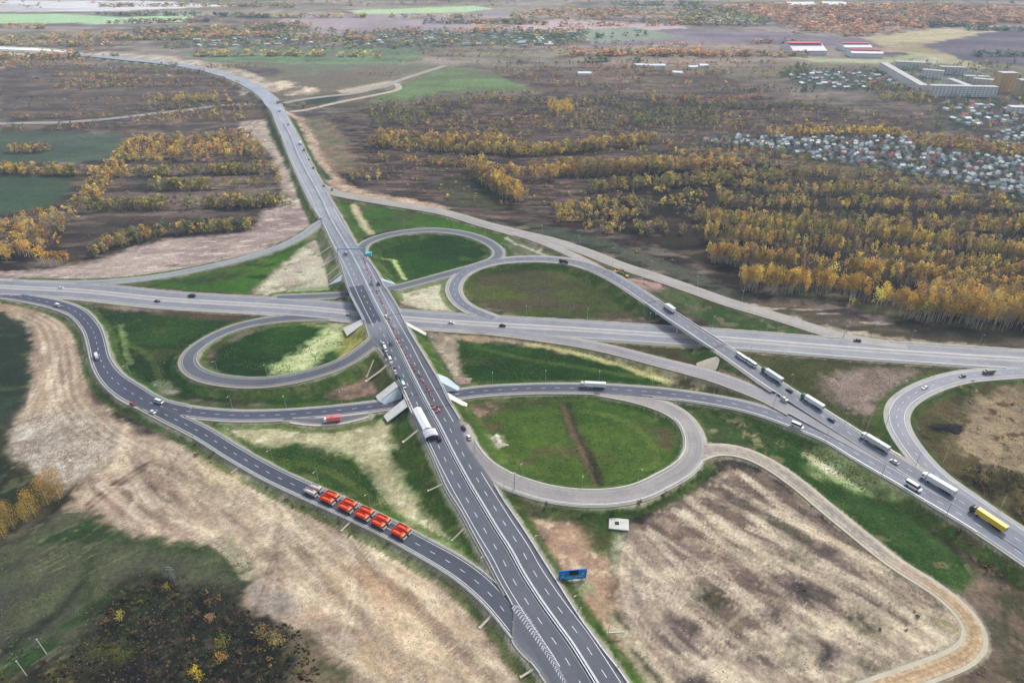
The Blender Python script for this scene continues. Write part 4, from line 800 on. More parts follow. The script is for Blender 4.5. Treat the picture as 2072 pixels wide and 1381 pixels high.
# highway median
c, n, wl, wr = dens(rh, 0, len(rh.c) - 1, 4.0)
A = c.copy(); B = c.copy(); A[:, :2] += n * 2.6; B[:, :2] -= n * 2.6; A[:, 2] += 0.07; B[:, 2] += 0.07
V, F = strip(A, B, 0.2); o = meshobj('highway_median', V, F[:, ::-1], M['gravel'], cols=np.tile(lin((182, 178, 176)), (len(V), 1))); tag(o, kind='structure')

def rail(label, r, side, inset=0.0, i0=0, i1=None, h=0.8, th=0.25, group='steel guard rails along the roads', m='steel', every=4.0, lo=0.42, zoff=0.0):
    i1 = len(r.c) - 1 if i1 is None else i1
    c, n, wl, wr = dens(r, i0, i1, 3.0); c[:, 2] += zoff
    o = (wl - inset) if side > 0 else (-(wr - inset)) if side < 0 else inset * np.ones(len(c))
    A = c.copy(); B = c.copy(); A[:, :2] += n * (o + th / 2)[:, None]; B[:, :2] += n * (o - th / 2)[:, None]
    A[:, 2] += h; B[:, 2] += h; Vs = []; Fs = []; k = 0; vis = ~inside_other(r, (A + B) / 2 - np.array([0, 0, h])) if side else np.ones(len(c), bool)
    for q in runs_of(vis): V, F = strip(A[q], B[q], h - lo); Vs.append(V); Fs.append(F[:, ::-1] + k); k += len(V)
    c, n, wl, wr = dens(r, i0, i1, every); c[:, 2] += zoff
    o = (wl - inset) if side > 0 else (-(wr - inset)) if side < 0 else inset * np.ones(len(c))
    pp = c.copy(); pp[:, :2] += n * o[:, None]; vis = ~inside_other(r, pp) if side else np.ones(len(c), bool)
    for q in np.where(vis)[0]:
        p = c[q, :2] + n[q] * o[q]; z = c[q, 2]; t = n[q] * 0.08; s_ = np.array([-t[1], t[0]])
        v = [(*(p + t + s_), z - .3), (*(p - t + s_), z - .3), (*(p - t - s_), z - .3), (*(p + t - s_), z - .3), (*(p + t + s_), z + h - .02), (*(p - t + s_), z + h - .02), (*(p - t - s_), z + h - .02), (*(p + t - s_), z + h - .02)]
        Vs.append(np.array(v)); Fs.append(np.array([[0, 1, 5, 4], [1, 2, 6, 5], [2, 3, 7, 6], [3, 0, 4, 7]]) + k); k += 8
    ob = meshobj('guard_rail', np.vstack(Vs), np.vstack(Fs), M[m]); tag(ob, label, 'guard rail', group); return ob
b2 = idx_range(rm, (1210, 1210, 3), (574, 250, 6))[0]
a0, a1 = idx_range(rm, (1264, 1480, 1.6), (574, 250, 6)); j1 = idx_range(rm, (768, 640, 8), (574, 250, 6))[0]; jn = idx_range(rm, (1089, 1205, 3), (860, 800, 8))
rail('pale steel guard rail of the wide main road, on its right edge', rm, -1, 0.3, a0, idx_range(rm, (893, 870, 8), (907, 900, 8))[0] - 12 if False else jn[0] + 22)
ja = idx_range(rm, (887, 860, 8), (585, 270, 5)); rail('long guard rail on the right edge of the main road beyond the south-east loop', rm, -1, 0.3, ja[0], ja[1])
rail('guard rail on the left edge of the main road beside the marquee', rm, 1, 0.3, *idx_range(rm, (1086, 1200, 3), (812, 720, 8)))
rail('guard rail on the left edge of the main road beyond the highway crossing', rm, 1, 0.3, *idx_range(rm, (776, 646, 8), (666, 440, 6)))
rail('double median rail on the main road, left rail', rm, 0, 0.5, a0, a1, h=0.95, th=0.3, group='median rails of the main road')
rail('double median rail on the main road, right rail', rm, 0, -0.5, a0, a1, h=0.95, th=0.3, group='median rails of the main road')
rw = ROADS['slip_road_west']; rs = ROADS['slip_road_south']; rl = ROADS['loop_southeast']; ro = ROADS['overpass_road']; re_ = ROADS['loop_east']; rsw = ROADS['loop_southwest']; rnw = ROADS['loop_northwest']
rail('guard rail between the orange lorries and the green triangle', rs, 1, -0.5, *idx_range(rs, (340, 841), (1000, 1210)))
rail('guard rail on the clay side of the road carrying the orange lorries', rs, -1, -0.5, *idx_range(rs, (408, 875), (1110, 1350)))
rail('guard rail round the outside of the south-east loop', rl, -1, -0.6, *idx_range(rl, (1005, 961), (1407, 900)))
rail('guard rail on the inner side of the south-east loop', rl, 1, -0.6, *idx_range(rl, (960, 905), (1380, 840)))
rail('guard rail at the inner edge of the south-west loop', rsw, 1, -1.0, *idx_range(rsw, (520, 652), (740, 704)))
rail('guard rail along the curved slip road above the pale chalky slope', rw, -1, -0.5, *idx_range(rw, (1372, 798), (2003, 1077)))
rail('guard rail on the sandy side of the west slip road bend', rw, -1, -0.6, *idx_range(rw, (153, 630), (262, 792)))
rail('guard rail on the meadow side of the west slip road bend', rw, 1, -0.6, *idx_range(rw, (153, 630), (374, 831)))
rail('guard rail on the far side of the overpass road with queueing lorries', ro, 1, -0.5, *idx_range(ro, (1201, 542), (1830, 940)))
rail('guard rail on the near side of the overpass road before the merge', ro, -1, -0.5, *idx_range(ro, (1201, 542), (1600, 800)))
rail('guard rail on the far edge of the grey highway', rh, 1, -0.3, *idx_range(rh, (0, 580), (2072, 727)))
rail('guard rail on the near edge of the grey highway', rh, -1, -0.3, *idx_range(rh, (973, 655), (2072, 727)))
rail('median rail of the grey highway', rh, 0, 0.0, *idx_range(rh, (0, 580), (2072, 727)))

# ------------------------------------------------------------------ bridges
M['cone'] = mat('cone_paving', lin((196, 186, 168)), rough=0.9, noise=0.12, nscale=0.4)
def slab(pts, th=0.5):
    p = [P(x, y, z) + np.array([0, 0, .35]) for x, y, z in pts]; n = len(p); m = MB()
    m.add(p + [q - np.array([0, 0, th]) for q in p], [tuple(range(n)), tuple(range(2 * n - 1, n - 1, -1))] + [(i, i + n, (i + 1) % n + n, (i + 1) % n) for i in range(n)])
    return m
def bridge(label, r, q, rad, piers, thick=1.3, slabs=(), cones=(), slabmats=None, wide=0.9, group=None, ztop=None):
    i = np.where(np.linalg.norm(r.c[:, :2] - q[:2], axis=1) < rad + 2.0)[0]; i0, i1 = i[0], i[-1] + 1
    mid = (i0 + i1) // 2; e = empty('road_bridge', (r.c[mid, 0], r.c[mid, 1], 0)); tag(e, label, 'bridge', group)
    loc = np.array(e.location)
    L = off(r, r.wl[i0:i1] + wide, i0, i1, -0.12); Rr = off(r, -r.wr[i0:i1] - wide, i0, i1, -0.12)
    L2 = L.copy(); R2 = Rr.copy(); L2[:, 2] -= thick; R2[:, 2] -= thick; n = len(L)
    k = np.arange(n - 1)[:, None]
    def q4(a, b, c, d): return np.hstack([k + a * n, k + 1 + b * n, k + 1 + c * n, k + d * n]) if False else np.hstack([k + a * n, k + 1 + a * n, k + 1 + c * n, k + c * n])
    V = np.vstack([L, Rr, L2, R2]) - loc; F = np.vstack([q4(0, 0, 1, 1)[:, ::-1], q4(0, 0, 2, 2), q4(1, 1, 3, 3)[:, ::-1], q4(2, 2, 3, 3)])
    meshobj('deck', V, F, M['concrete'], e)
    for sd_ in (1, -1):
        a = off(r, (r.wl[i0:i1] + wide - .05) if sd_ > 0 else (-r.wr[i0:i1] - wide + .05), i0, i1, 0.0); b = off(r, (r.wl[i0:i1] + wide - .4) if sd_ > 0 else (-r.wr[i0:i1] - wide + .4), i0, i1, 0.0)
        a[:, 2] += .75; b[:, 2] += .75; v, f = strip(a, b, 0.86); meshobj('parapet', v - loc, f, M['slab'], e)
    c0 = r.c[mid]
    for (s_, ncol) in piers:
        j = int(np.argmin(abs(r.s - (r.s[mid] + s_)))); m = MB(); p = r.c[j]; n_ = r.n[j]
        w0, w1 = -r.wr[j] * .85, r.wl[j] * .85
        zt = p[2] - thick - 0.1
        ang = math.atan2(n_[1], n_[0]); cen = p[:2] + n_ * (w0 + w1) / 2
        m.box((cen[0] - loc[0], cen[1] - loc[1], zt - .5), (w1 - w0 + 1.2, 1.4, 0.95), ang)
        for t in np.linspace(w0, w1, ncol):
            x, y = p[:2] + n_ * t - loc[:2]; m.cyl((x, y, -.5), (x, y, zt - .9), .55, n=10)
        m.build('pier', M['concrete'], e)
    for sgn, j in ((-1, i0), (1, i1 - 1)):
        p = r.c[j]; n_ = r.n[j]; ang = math.atan2(n_[1], n_[0]); cen = p[:2] + n_ * (r.wl[j] - r.wr[j]) / 2; zt = p[2] - .3
        m = MB(); m.box((cen[0] - loc[0], cen[1] - loc[1], zt / 2 - 1), (r.wl[j] + r.wr[j] + 2 * wide - .1, 1.6, zt + 1.6), ang); m.build('abutment', M['concrete_dark'], e)
    for s_, mm in slabs:
        m = slab(s_); m.v = [(v[0] - loc[0], v[1] - loc[1], v[2]) for v in m.v]; m.build('slope_paving', M[mm], e)
    for (ap, r0, a_from, a_to) in cones:
        p = P(*ap); m = MB(); V = [(p[0] - loc[0], p[1] - loc[1], p[2])]; K = 14
        for t in range(K + 1):
            an = R(a_from + (a_to - a_from) * t / K); V.append((p[0] + r0 * math.cos(an) - loc[0], p[1] + r0 * math.sin(an) - loc[1], 0.2))
        V.append((p[0] - loc[0], p[1] - loc[1], -0.5))
        m.add(V, [(0, t, t + 1) for t in range(1, K + 1)] + [(0, K + 2, 1), (0, K + 1, K + 2)]); m.build('slope_cone', M['cone'], e)
    return e
CB, CC = 'concrete_blue', 'slab'
bridge('wide bridge of the main road over the grey highway, pale wing walls at its corners', rm, brH, 21.5, [(-1.5, 6)], slabs=[
    ([(664, 577, .9), (694, 554, 7.4), (699, 566, 7.4), (706, 582, 1)], CB), ([(762, 549, 7.4), (801, 575, 1), (782, 581, 1), (772, 566, 7.2)], CB),
    ([(694, 664, 1.2), (735, 645, 7.7), (740, 652, 7.7), (702, 680, 1.5)], CC), ([(821, 651, 7.7), (863, 674, 1), (861, 679, 1), (826, 660, 7.7)], CC)])
bridge('bridge of the main road over the dark curved slip road, ribbed white wing slopes', rm, brA, 9.5, [], slabs=[
    ([(760, 802, 1.2), (799, 772, 7.7), (806, 782, 7.7), (767, 813, 1.2)], CC), ([(768, 813, 1.1), (806, 783, 7.0), (813, 797, 6), (813, 806, 1.0), (778, 818, 1.0)], CB),
    ([(776, 842, 1.3), (818, 807, 7.7), (826, 822, 7.8), (784, 854, 1.6)], CC), ([(884, 756, 7.5), (905, 764, 5), (930, 784, 1.1), (927, 791, 1.1), (904, 792, 2), (893, 774, 7.3)], CB),
    ([(905, 794, 7.5), (946, 817, 1.1), (944, 825, 1.2), (911, 808, 7.5)], CC)], wide=1.1)
bridge('slender overpass on tall piers carrying a white lorry over the grey highway', ro, brD, 36, [(-24, 2), (0, 2), (24, 2)], thick=1.5, cones=[((1319, 614, 6.9), 16, 140, 330), ((1452, 722, 7.0), 13, 120, 300)])
bridge('distant bridge where the far main road crosses a country road', rm, brF, 16, [(0, 5)], wide=1.2)

# ------------------------------------------------------------------ drains, poles, signs
def chute(p0, p1, w, label, z0=2, z1=0.2):
    w = w * .75
    a = P(p0[0], p0[1], z0); b = P(p1[0], p1[1], z1); d = (b - a); L = np.linalg.norm(d[:2]); n = np.array([-d[1], d[0]]) / L
    N = 8; A = []; B = []
    for k in range(N + 1):
        q = a + d * k / N; g = max(q[2], float(gz(q[0], q[1]))) + 0.15
        A.append((q[0] + n[0] * w / 2, q[1] + n[1] * w / 2, g)); B.append((q[0] - n[0] * w / 2, q[1] - n[1] * w / 2, g))
    A = np.array(A); B = np.array(B); v, f = strip(A, B, 0.4)
    e = empty('drainage_chute', (a[0], a[1], 0)); tag(e, label, 'drain', 'concrete drainage chutes down the embankments')
    loc = np.array(e.location); meshobj('channel', v - loc, f[:, ::-1], M['cone'], e)
    bx = MB(); q = (A[-1] + B[-1]) / 2 - loc; bx.box((q[0], q[1], q[2] - .25), (w * 1.4, w * 1.2, .5), math.atan2(d[1], d[0])); bx.build('outlet', M['cone'], e)
chute((714, 1050), (692, 1072), 1.2, 'pale concrete chute beside the third pair of orange lorries')
chute((488, 941), (470, 955), 1.2, 'concrete chute on the clay side well behind the orange lorries')
chute((999, 1240), (972, 1268), 1.4, 'concrete chute on the clay side below the nose of the slip road')
chute((1088, 1348), (1055, 1368), 1.2, 'concrete chute nearest the bottom edge, left of the main road')
chute((756, 728), (742, 762), 1.0, 'thin concrete chute in the sandy corner beside the south-west loop', 7, .5)
chute((786, 738), (742, 770), 2.2, 'broad gravel-coloured chute below the cluster of parked cars', 7, .5)
chute((896, 978), (868, 998), 1.3, 'concrete chute down the left embankment of the main road below the marquee', 7, .5)
chute((940, 1068), (915, 1092), 1.2, 'concrete chute lower down the left embankment near the lead orange lorries', 5, .5)
chute((853, 868), (818, 898), 2.0, 'pale chute down the embankment beside the white marquee', 7.5, .5)
for k, (x, y) in enumerate(((672, 497), (681, 519), (688, 537), (694, 550))):
    chute((x, y), (x - 30 + k * 2, y + 20), 1.5, ['topmost', 'second', 'third', 'lowest'][k] + ' of four chutes left of the main road beyond the highway', 7, .6)
chute((1535, 826), (1527, 850), 1.5, 'concrete chute in the green slope south of the curved slip road', 4, .5)

def lamp(x, y, z, rz, h=11, name='street_lamp'):
    e = empty(name, (x, y, z), rz); return e
lp = empty('street_lamp', (0, 0, 0))
m = MB(); m.cyl((0, 0, 0), (0, 0, 10.5), .16, .09, 6); m.box((0, 0, .2), (.5, .5, .4)); m.build('pole', M['lamp_steel'], lp)
m = MB(); m.cyl((0, 0, 10.4), (1.8, 0, 10.9), .07, .06, 6); m.build('arm', M['lamp_steel'], lp)
m = MB(); m.box((2.2, 0, 10.92), (1.0, .38, .18)); m.build('lamp_head', M['concrete'], lp)
first = [True]
def lamps(nm, a, b, side, sp, extra, label, group):
    r = ROADS[nm]; i0, i1 = idx_range(r, a, b); u = r.s[i0] + sp / 2
    while u < r.s[i1]:
        j = int(np.argmin(abs(r.s - u))); o = (r.wl[j] + extra) if side > 0 else -(r.wr[j] + extra)
        p = r.c[j, :2] + r.n[j] * o; face = r.n[j] * (-1 if side > 0 else 1)
        z = max(float(gz(p[0], p[1])), 0) - .1
        e = lp if first[0] else copy_tree(lp); first[0] = False
        e.location = (p[0], p[1], z); e.rotation_euler = (0, 0, math.atan2(face[1], face[0])); e["label"] = label; e["category"] = 'lamp post'; e["group"] = group; u += sp
lamps('slip_road_west', (153, 630), (374, 831), 1, 36, 1.6, 'thin grey lamp post on the meadow side of the west slip road bend', 'lamp posts along the west bend')
lamps('slip_road_west', (400, 833), (790, 818), 1, 34, 1.6, 'thin lamp post between the dark slip road and the south-west loop', 'lamp posts below the south-west loop')
lamps('slip_road_west', (940, 796), (1600, 850), 1, 34, 1.8, 'thin lamp post on the far side of the slip road passing the south-east loop', 'lamp posts beyond the dark slip road')
lamps('slip_road_west', (1620, 860), (2060, 1115), -1, 34, 1.8, 'thin lamp post on the near side of the joint carriageway at bottom right', 'lamp posts at the joint carriageway')
lamps('loop_southwest', (400, 700), (690, 740), 1, 36, 1.4, 'thin lamp post standing inside the south-west loop', 'lamp posts inside the south-west loop')
lamps('slip_road_south', (340, 841), (1000, 1210), 1, 34, 1.6, 'thin lamp post beside the road carrying the orange lorries', 'lamp posts along the orange lorry road')
lamps('loop_southeast', (1005, 961), (1400, 870), 1, 33, 1.3, 'thin lamp post on the inner rim of the south-east loop', 'lamp posts inside the south-east loop')
lamps('loop_northwest', (776, 477), (963, 538), 1, 38, 1.3, 'thin lamp post outside the north-west loop', 'lamp posts of the north-west loop')
lamps('frontage_road', (1048, 471), (1735, 687), 1, 40, 2.5, 'thin lamp post on the woodland side of the frontage road', 'lamp posts along the frontage road')
lamps('overpass_road', (1201, 542), (1820, 938), 1, 38, 1.5, 'thin lamp post on the far edge of the overpass road', 'lamp posts along the overpass road')
lamps('loop_east', (1950, 761), (1905, 970), -1, 36, 1.6, 'thin lamp post outside the east loop', 'lamp posts of the east loop')
lamps('main', (1190, 1320, 2.2), (920, 900, 7.7), -1, 36, 1.2, 'thin lamp post on the right embankment of the main road', 'lamp posts right of the main road')
lamps('highway', (1000, 656), (2072, 727), 1, 45, 2.0, 'thin lamp post on the far edge of the grey highway', 'lamp posts along the grey highway')
# the tall white camera mast beside the loop mouth
e = empty('mast', P(1041, 990, 5.5) + np.array([0, 0, 0])); tag(e, 'stout white mast with a pale head at the mouth of the south-east loop', 'mast')
m = MB(); m.cyl((0, 0, 0), (0, 0, 11), .38, .28, 8); m.build('pole', M['concrete'], e); m = MB(); m.box((-.8, 0, 11.1), (2.6, .6, .35)); m.build('head', M['concrete'], e)
for (x0, y0, x1, y1, lb) in ((94, 1322, 84, 1286, 'white leaning pole in the dark scrub at bottom left'), (54, 1366, 45, 1335, 'shorter white pole nearest the bottom left corner')):
    a = P(x0, y0, 0.2); a[2] = float(gz(a[0], a[1])) - .3; m = MB(); m.cyl((0, 0, 0), (-.6, 0, 9.5), .22, .16, 7); m.cyl((-.6, 0, 9.4), (-.6, 0, 9.7), .3, .3, 7); o = m.build('pole', M['concrete'], None); o.location = a; tag(o, lb, 'pole')
pq = P(351, 1172); e = empty('lattice_pylon', (pq[0], pq[1], float(gz(pq[0], pq[1])) - .2)); e.scale = (.7, .7, .72); tag(e, 'faint grey lattice pylon on the dark pasture above the scrub', 'pylon')
m = MB()
for sx_, sy_ in ((-1, -1), (1, -1), (1, 1), (-1, 1)): m.cyl((1.1 * sx_, 1.1 * sy_, 0), (.3 * sx_, .3 * sy_, 13), .1, .07, 5)
for k_ in range(6):
    z0_, z1_ = k_ * 2.1, (k_ + 1) * 2.1; a0_, a1_ = 1.1 - .062 * z0_, 1.1 - .062 * z1_
    for (u, v, u2, v2) in ((-1, -1, 1, -1), (1, -1, 1, 1), (1, 1, -1, 1), (-1, 1, -1, -1)): m.cyl((a0_ * u, a0_ * v, z0_), (a1_ * u2, a1_ * v2, z1_), .05, .05, 4)
m.build('tower', M['lamp_steel'], e)
for z_, w_ in ((9.5, 2.8), (11.5, 2.2)): m = MB(); m.box((0, 0, z_), (2 * w_, .25, .25)); m.build('crossarm', M['lamp_steel'], e)
# billboard
M['blue'] = mat('billboard_blue', lin((20, 120, 200)), rough=0.4, noise=0.15, nscale=0.8); M['cyan'] = mat('billboard_cyan', lin((90, 190, 235)), rough=0.4, noise=0.05)
M['black'] = mat('screen_black', lin((8, 10, 24)), rough=0.3, noise=0.05)
bp = P(1158, 1172, 0.6); g = float(gz(bp[0], bp[1])); e = empty('billboard', (bp[0], bp[1], g - .2), R(6)); tag(e, 'large blue billboard with a black square, standing right of the main road', 'billboard')
m = MB(); m.box((0, 0, 4.2), (12.5, .5, 6.0)); m.build('panel', M['blue'], e)
m = MB(); m.box((.5, -.28, 5.6), (4.2, .1, 2.9)); m.build('dark_square', M['black'], e)
m = MB()
for (x, z, w, h_) in ((-4.6, 3.2, 1.6, 1.9), (-3.0, 2.5, 1.3, 1.0), (-1.4, 3.0, 2.6, 1.0), (1.4, 2.6, 1.4, .8), (3.2, 3.1, 2.6, .7), (-4.4, 5.2, 1.5, .6), (4.6, 4.6, .9, 1.2), (-.6, 2.0, 4.2, .45)):
    m.box((x, -.27, z), (w, .06, h_))
m.build('lettering', M['cyan'], e)
for x in (-4.5, 0, 4.5):
    m = MB(); m.box((x, .35, .8), (.5, .2, 2.4)); m.build('leg', M['lamp_steel'], e)
# gravel apron of the billboard is painted ground; small road sign frames beside the road
e = empty('sign_gantry', P(1243, 1287, .3), R(3)); tag(e, 'white horizontal sign arm on a thin mast over the ditch right of the main road', 'sign')
m = MB(); m.cyl((-2.6, 0, 0), (-2.6, 0, 7.6), .16, .12, 6); m.build('mast', M['lamp_steel'], e); m = MB(); m.box((0.3, 0, 2.6), (7.0, .5, .7)); m.build('arm', M['concrete'], e)
for (x, y, z) in ((1175, 1238, 2.6), (1224, 1306, 2.0), (1252, 1348, 1.8)):
    e = empty('marker_post', P(x, y, z)); m = MB(); m.cyl((0, 0, -.5), (0, 0, 2.6), .09, .09, 6); m.build('post', M['lamp_steel'], e); m = MB(); m.box((0, 0, 2.6), (.9, .12, 1.1)); m.build('plate', M['concrete'], e)
    tag(e, 'small pale road sign on the right verge of the main road below the billboard', 'road sign', 'small signs on the right verge')
# concrete pad with the dark sump
e = empty('sump_pad', P(1252, 1061, .1)); tag(e, 'round-cornered concrete pad with a dark square hole south of the south-east loop', 'concrete pad')
m = MB(); m.box((0, 0, .35), (9.6, 7.2, .7), R(-8), 1.0); m.build('pad', M['concrete'], e); m = MB(); m.box((-.9, .3, .78), (2.0, 2.0, .2)); m.build('hatch', M['black'], e)
# pile of spoil inside the loop and boulders
def mound(name, px, py, rx, ry, h, m_, label, cat, z=0):
    p = P(px, py, z); N = 28; Vv = []; 
    V = [(0, 0, h)]; Fs = []
    for a_ in range(1, 6):
        for b_ in range(N):
            an = 2 * math.pi * b_ / N; k = a_ / 5; jr = 1 + .22 * math.sin(3 * an + px) + .1 * math.sin(7 * an + py); V.append((rx * k * jr * math.cos(an), ry * k * jr * math.sin(an), h * (1 - k ** 1.6) + random.uniform(-.12, .12) * h - (.3 if a_ == 5 else 0)))
    for b_ in range(N): Fs.append((0, 1 + b_, 1 + (b_ + 1) % N))
    for a_ in range(4):
        for b_ in range(N): Fs.append((1 + a_ * N + b_, 1 + (a_ + 1) * N + b_, 1 + (a_ + 1) * N + (b_ + 1) % N, 1 + a_ * N + (b_ + 1) % N))
    o = meshobj(name, V, Fs, m_); o.location = (p[0], p[1], float(gz(p[0], p[1])) - .1); tag(o, label, cat); return o
M['spoil'] = mat('pale_spoil', lin((205, 196, 178)), rough=1, noise=0.2, nscale=0.8); M['spoil_red'] = mat('pinkish_spoil', lin((160, 132, 124)), rough=1, noise=0.25, nscale=0.6); M['ash'] = mat('black_ash', lin((28, 26, 30)), rough=1, noise=0.3, nscale=0.6)
mound('spoil_heap', 1003, 889, 3.6, 4.2, 2.0, M['spoil'], 'pale square-topped heap of spoil inside the south-east loop', 'spoil heap')
mound('spoil_heap', 1013, 900, 4.4, 2.2, 1.2, M['spoil'], 'low pale heap just below the larger heap in the south-east loop', 'spoil heap')
mound('spoil_heap', 1296, 578, 15, 12, 2.4, M['spoil_red'], 'broad pinkish heap between the overpass road and the frontage road', 'spoil heap')
mound('spoil_heap', 930, 770, 8, 4, 1.4, M['spoil_red'], 'pinkish gravel heap beside the bridge over the slip road', 'spoil heap')
mound('ash_heap', 1922, 866, 9, 5, 1.3, M['ash'], 'black ash heap inside the east loop', 'ash heap')

# ------------------------------------------------------------------ vehicles
def road_pose(nm, px, py, z=None, flip=False, lat=0.0):
    r = ROADS[nm]; zz = 4.0 if z is None else z
    for _ in range(4):
        q = P(px, py, zz + .9); j = int(np.argmin(np.linalg.norm(r.c[:, :2] - q[:2], axis=1))); zz = r.c[j, 2] + r.lift
    q = P(px, py, zz + .9); d = r.d[j] * (-1 if flip else 1)
    lim = max(r.wl[j], r.wr[j])
    q[:2] += r.n[j] * lat
    return (q[0], q[1], zz + .03), math.atan2(d[1], d[0])
def wheels(e, xs, half, rad, w=.35):
    first_ = None
    for x in xs:
        for s_ in (-1, 1):
            if first_ is None:
                m = MB(); m.cyl((0, -w / 2, 0), (0, w / 2, 0), rad, rad, 12); first_ = m.build('wheel', M['tyre'], e); o = first_
            else: o = first_.copy(); COL.objects.link(o); o.parent = e
            o.location = (x, s_ * half, rad)
PROTO = {}
def mk_car(kind):
    e = empty(kind)
    if kind == 'car':
        pr = [(-2.2, .35), (2.2, .35), (2.25, .75), (1.25, .95), (-2.05, 1.02), (-2.25, .8)]; gp = [(1.25, .93), (.55, 1.42), (-1.15, 1.45), (-1.95, .98)]; w = .9; xs = (-1.35, 1.35); rf = [(.55, 1.40), (.5, 1.5), (-1.1, 1.52), (-1.15, 1.43)]
    elif kind == 'suv':
        pr = [(-2.35, .4), (2.35, .4), (2.4, 1.0), (1.3, 1.15), (-2.3, 1.2), (-2.4, .9)]; gp = [(1.3, 1.12), (.7, 1.7), (-1.9, 1.72), (-2.25, 1.15)]; w = .95; xs = (-1.4, 1.45); rf = [(.7, 1.68), (.6, 1.8), (-1.85, 1.82), (-1.9, 1.7)]
    else:  # van / minibus
        pr = [(-2.9, .45), (2.9, .45), (3.0, 1.1), (2.3, 1.35), (-2.95, 1.35)]; gp = [(2.3, 1.32), (1.6, 2.15), (-2.7, 2.2), (-2.85, 1.32)]; w = 1.02; xs = (-1.8, 1.9); rf = [(1.6, 2.12), (1.4, 2.42), (-2.75, 2.45), (-2.8, 2.15)]
    m = MB(); m.prism(pr, -w, w, .06); m.build('body', M['car'], e)
    m = MB(); m.prism(gp, -w + .1, w - .1, .12); m.build('windows', M['glass'], e)
    m = MB(); m.prism(rf, -w + .22, w - .22, .03); m.build('roof', M['car'], e)
    wheels(e, xs, w - .1, .36 if kind != 'van' else .4); return e
def paint_obj(e, names, col):
    c = [*[float(v) for v in lin(col)], 1.0]
    for ch in e.children:
        if ch.name.split('.')[0] in names: ch.color = c
used = set()
def vehicle(kind, nm, px, py, col, label, cat, flip=False, z=None, group=None, lat=0.0, sc=1.0, extra=None):
    if kind not in PROTO: PROTO[kind] = BUILD[kind](kind); e = PROTO[kind]
    else: e = copy_tree(PROTO[kind])
    loc, rz = road_pose(nm, px, py, z, flip, lat); e.location = loc; e.rotation_euler = (0, 0, rz); e.scale = (sc, sc, sc)
    e["label"] = label; e["category"] = cat
    if group: e["group"] = group
    for k in ('body', 'roof', 'cab', 'dump_body', 'trailer', 'cargo_box'): paint_obj(e, (k,), (extra or {}).get(k, col))
    return e
def mk_semi(kind):
    e = empty(kind)       # x forward, 16 m
    m = MB(); m.prism([(5.9, .9), (8.0, .9), (8.1, 1.9), (7.75, 3.3), (6.6, 3.75), (5.9, 3.75)], -1.22, 1.22, .05); m.build('cab', M['car'], e)
    m = MB(); m.prism([(8.04, 2.0), (8.14, 2.0), (7.86, 3.1), (7.76, 3.1)], -1.1, 1.1); m.box((7.0, 0, 2.55), (.9, 2.5, .7)); m.build('windscreen', M['glass'], e)
    m = MB(); m.box((0.2, 0, .95), (14.6, .9, .35)); m.box((-3.5, 0, .75), (5, 2.3, .3)); m.build('chassis', M['chassis'], e)
    m = MB(); m.box((-1.55, 0, 2.62), (13.4, 2.5, 2.75)); m.build('trailer', M['car'], e)
    m = MB()
    for k in range(9): m.box((-7.3 + k * 1.45, 0, 4.02), (.12, 2.46, .06))
    m.box((-8.29, 0, 2.6), (.06, 2.2, 2.4)); m.build('trailer_frame', M['lamp_steel'], e)
    wheels(e, (7.0, 4.0, -3.6, -4.9, -6.2), 1.02, .5, .4); return e
def mk_box(kind):
    e = empty(kind)
    m = MB(); m.prism([(3.0, .8), (4.7, .8), (4.75, 1.6), (4.4, 2.7), (3.0, 2.8)], -1.15, 1.15, .05); m.build('cab', M['car'], e)
    m = MB(); m.prism([(4.72, 1.7), (4.8, 1.7), (4.5, 2.55), (4.42, 2.55)], -1.0, 1.0); m.box((3.9, 0, 2.1), (.9, 2.34, .55)); m.build('windscreen', M['glass'], e)
    m = MB(); m.box((-.3, 0, .85), (9.0, .9, .3)); m.build('chassis', M['chassis'], e)
    m = MB(); m.box((-1.2, 0, 2.35), (7.8, 2.5, 2.6)); m.build('cargo_box', M['car'], e)
    wheels(e, (3.8, -2.6, -3.9), 1.0, .48, .4); return e
def mk_bus(kind):
    e = empty(kind)
    m = MB(); m.prism([(-4.6, .5), (4.5, .5), (4.7, 1.3), (4.6, 1.6), (-4.7, 1.6)], -1.2, 1.2); m.build('body', M['car'], e)
    m = MB(); m.prism([(-4.6, 1.58), (4.6, 1.58), (4.25, 2.5), (-4.6, 2.5)], -1.17, 1.17, .03); m.build('windows', M['glass'], e)
    m = MB(); m.prism([(-4.65, 2.48), (4.25, 2.48), (3.9, 2.85), (-4.5, 2.85)], -1.16, 1.16, .1); m.box((0.5, 0, 2.95), (2.2, 1.2, .22)); m.build('roof', M['car'], e)
    wheels(e, (3.0, -2.8), 1.05, .46, .35); return e
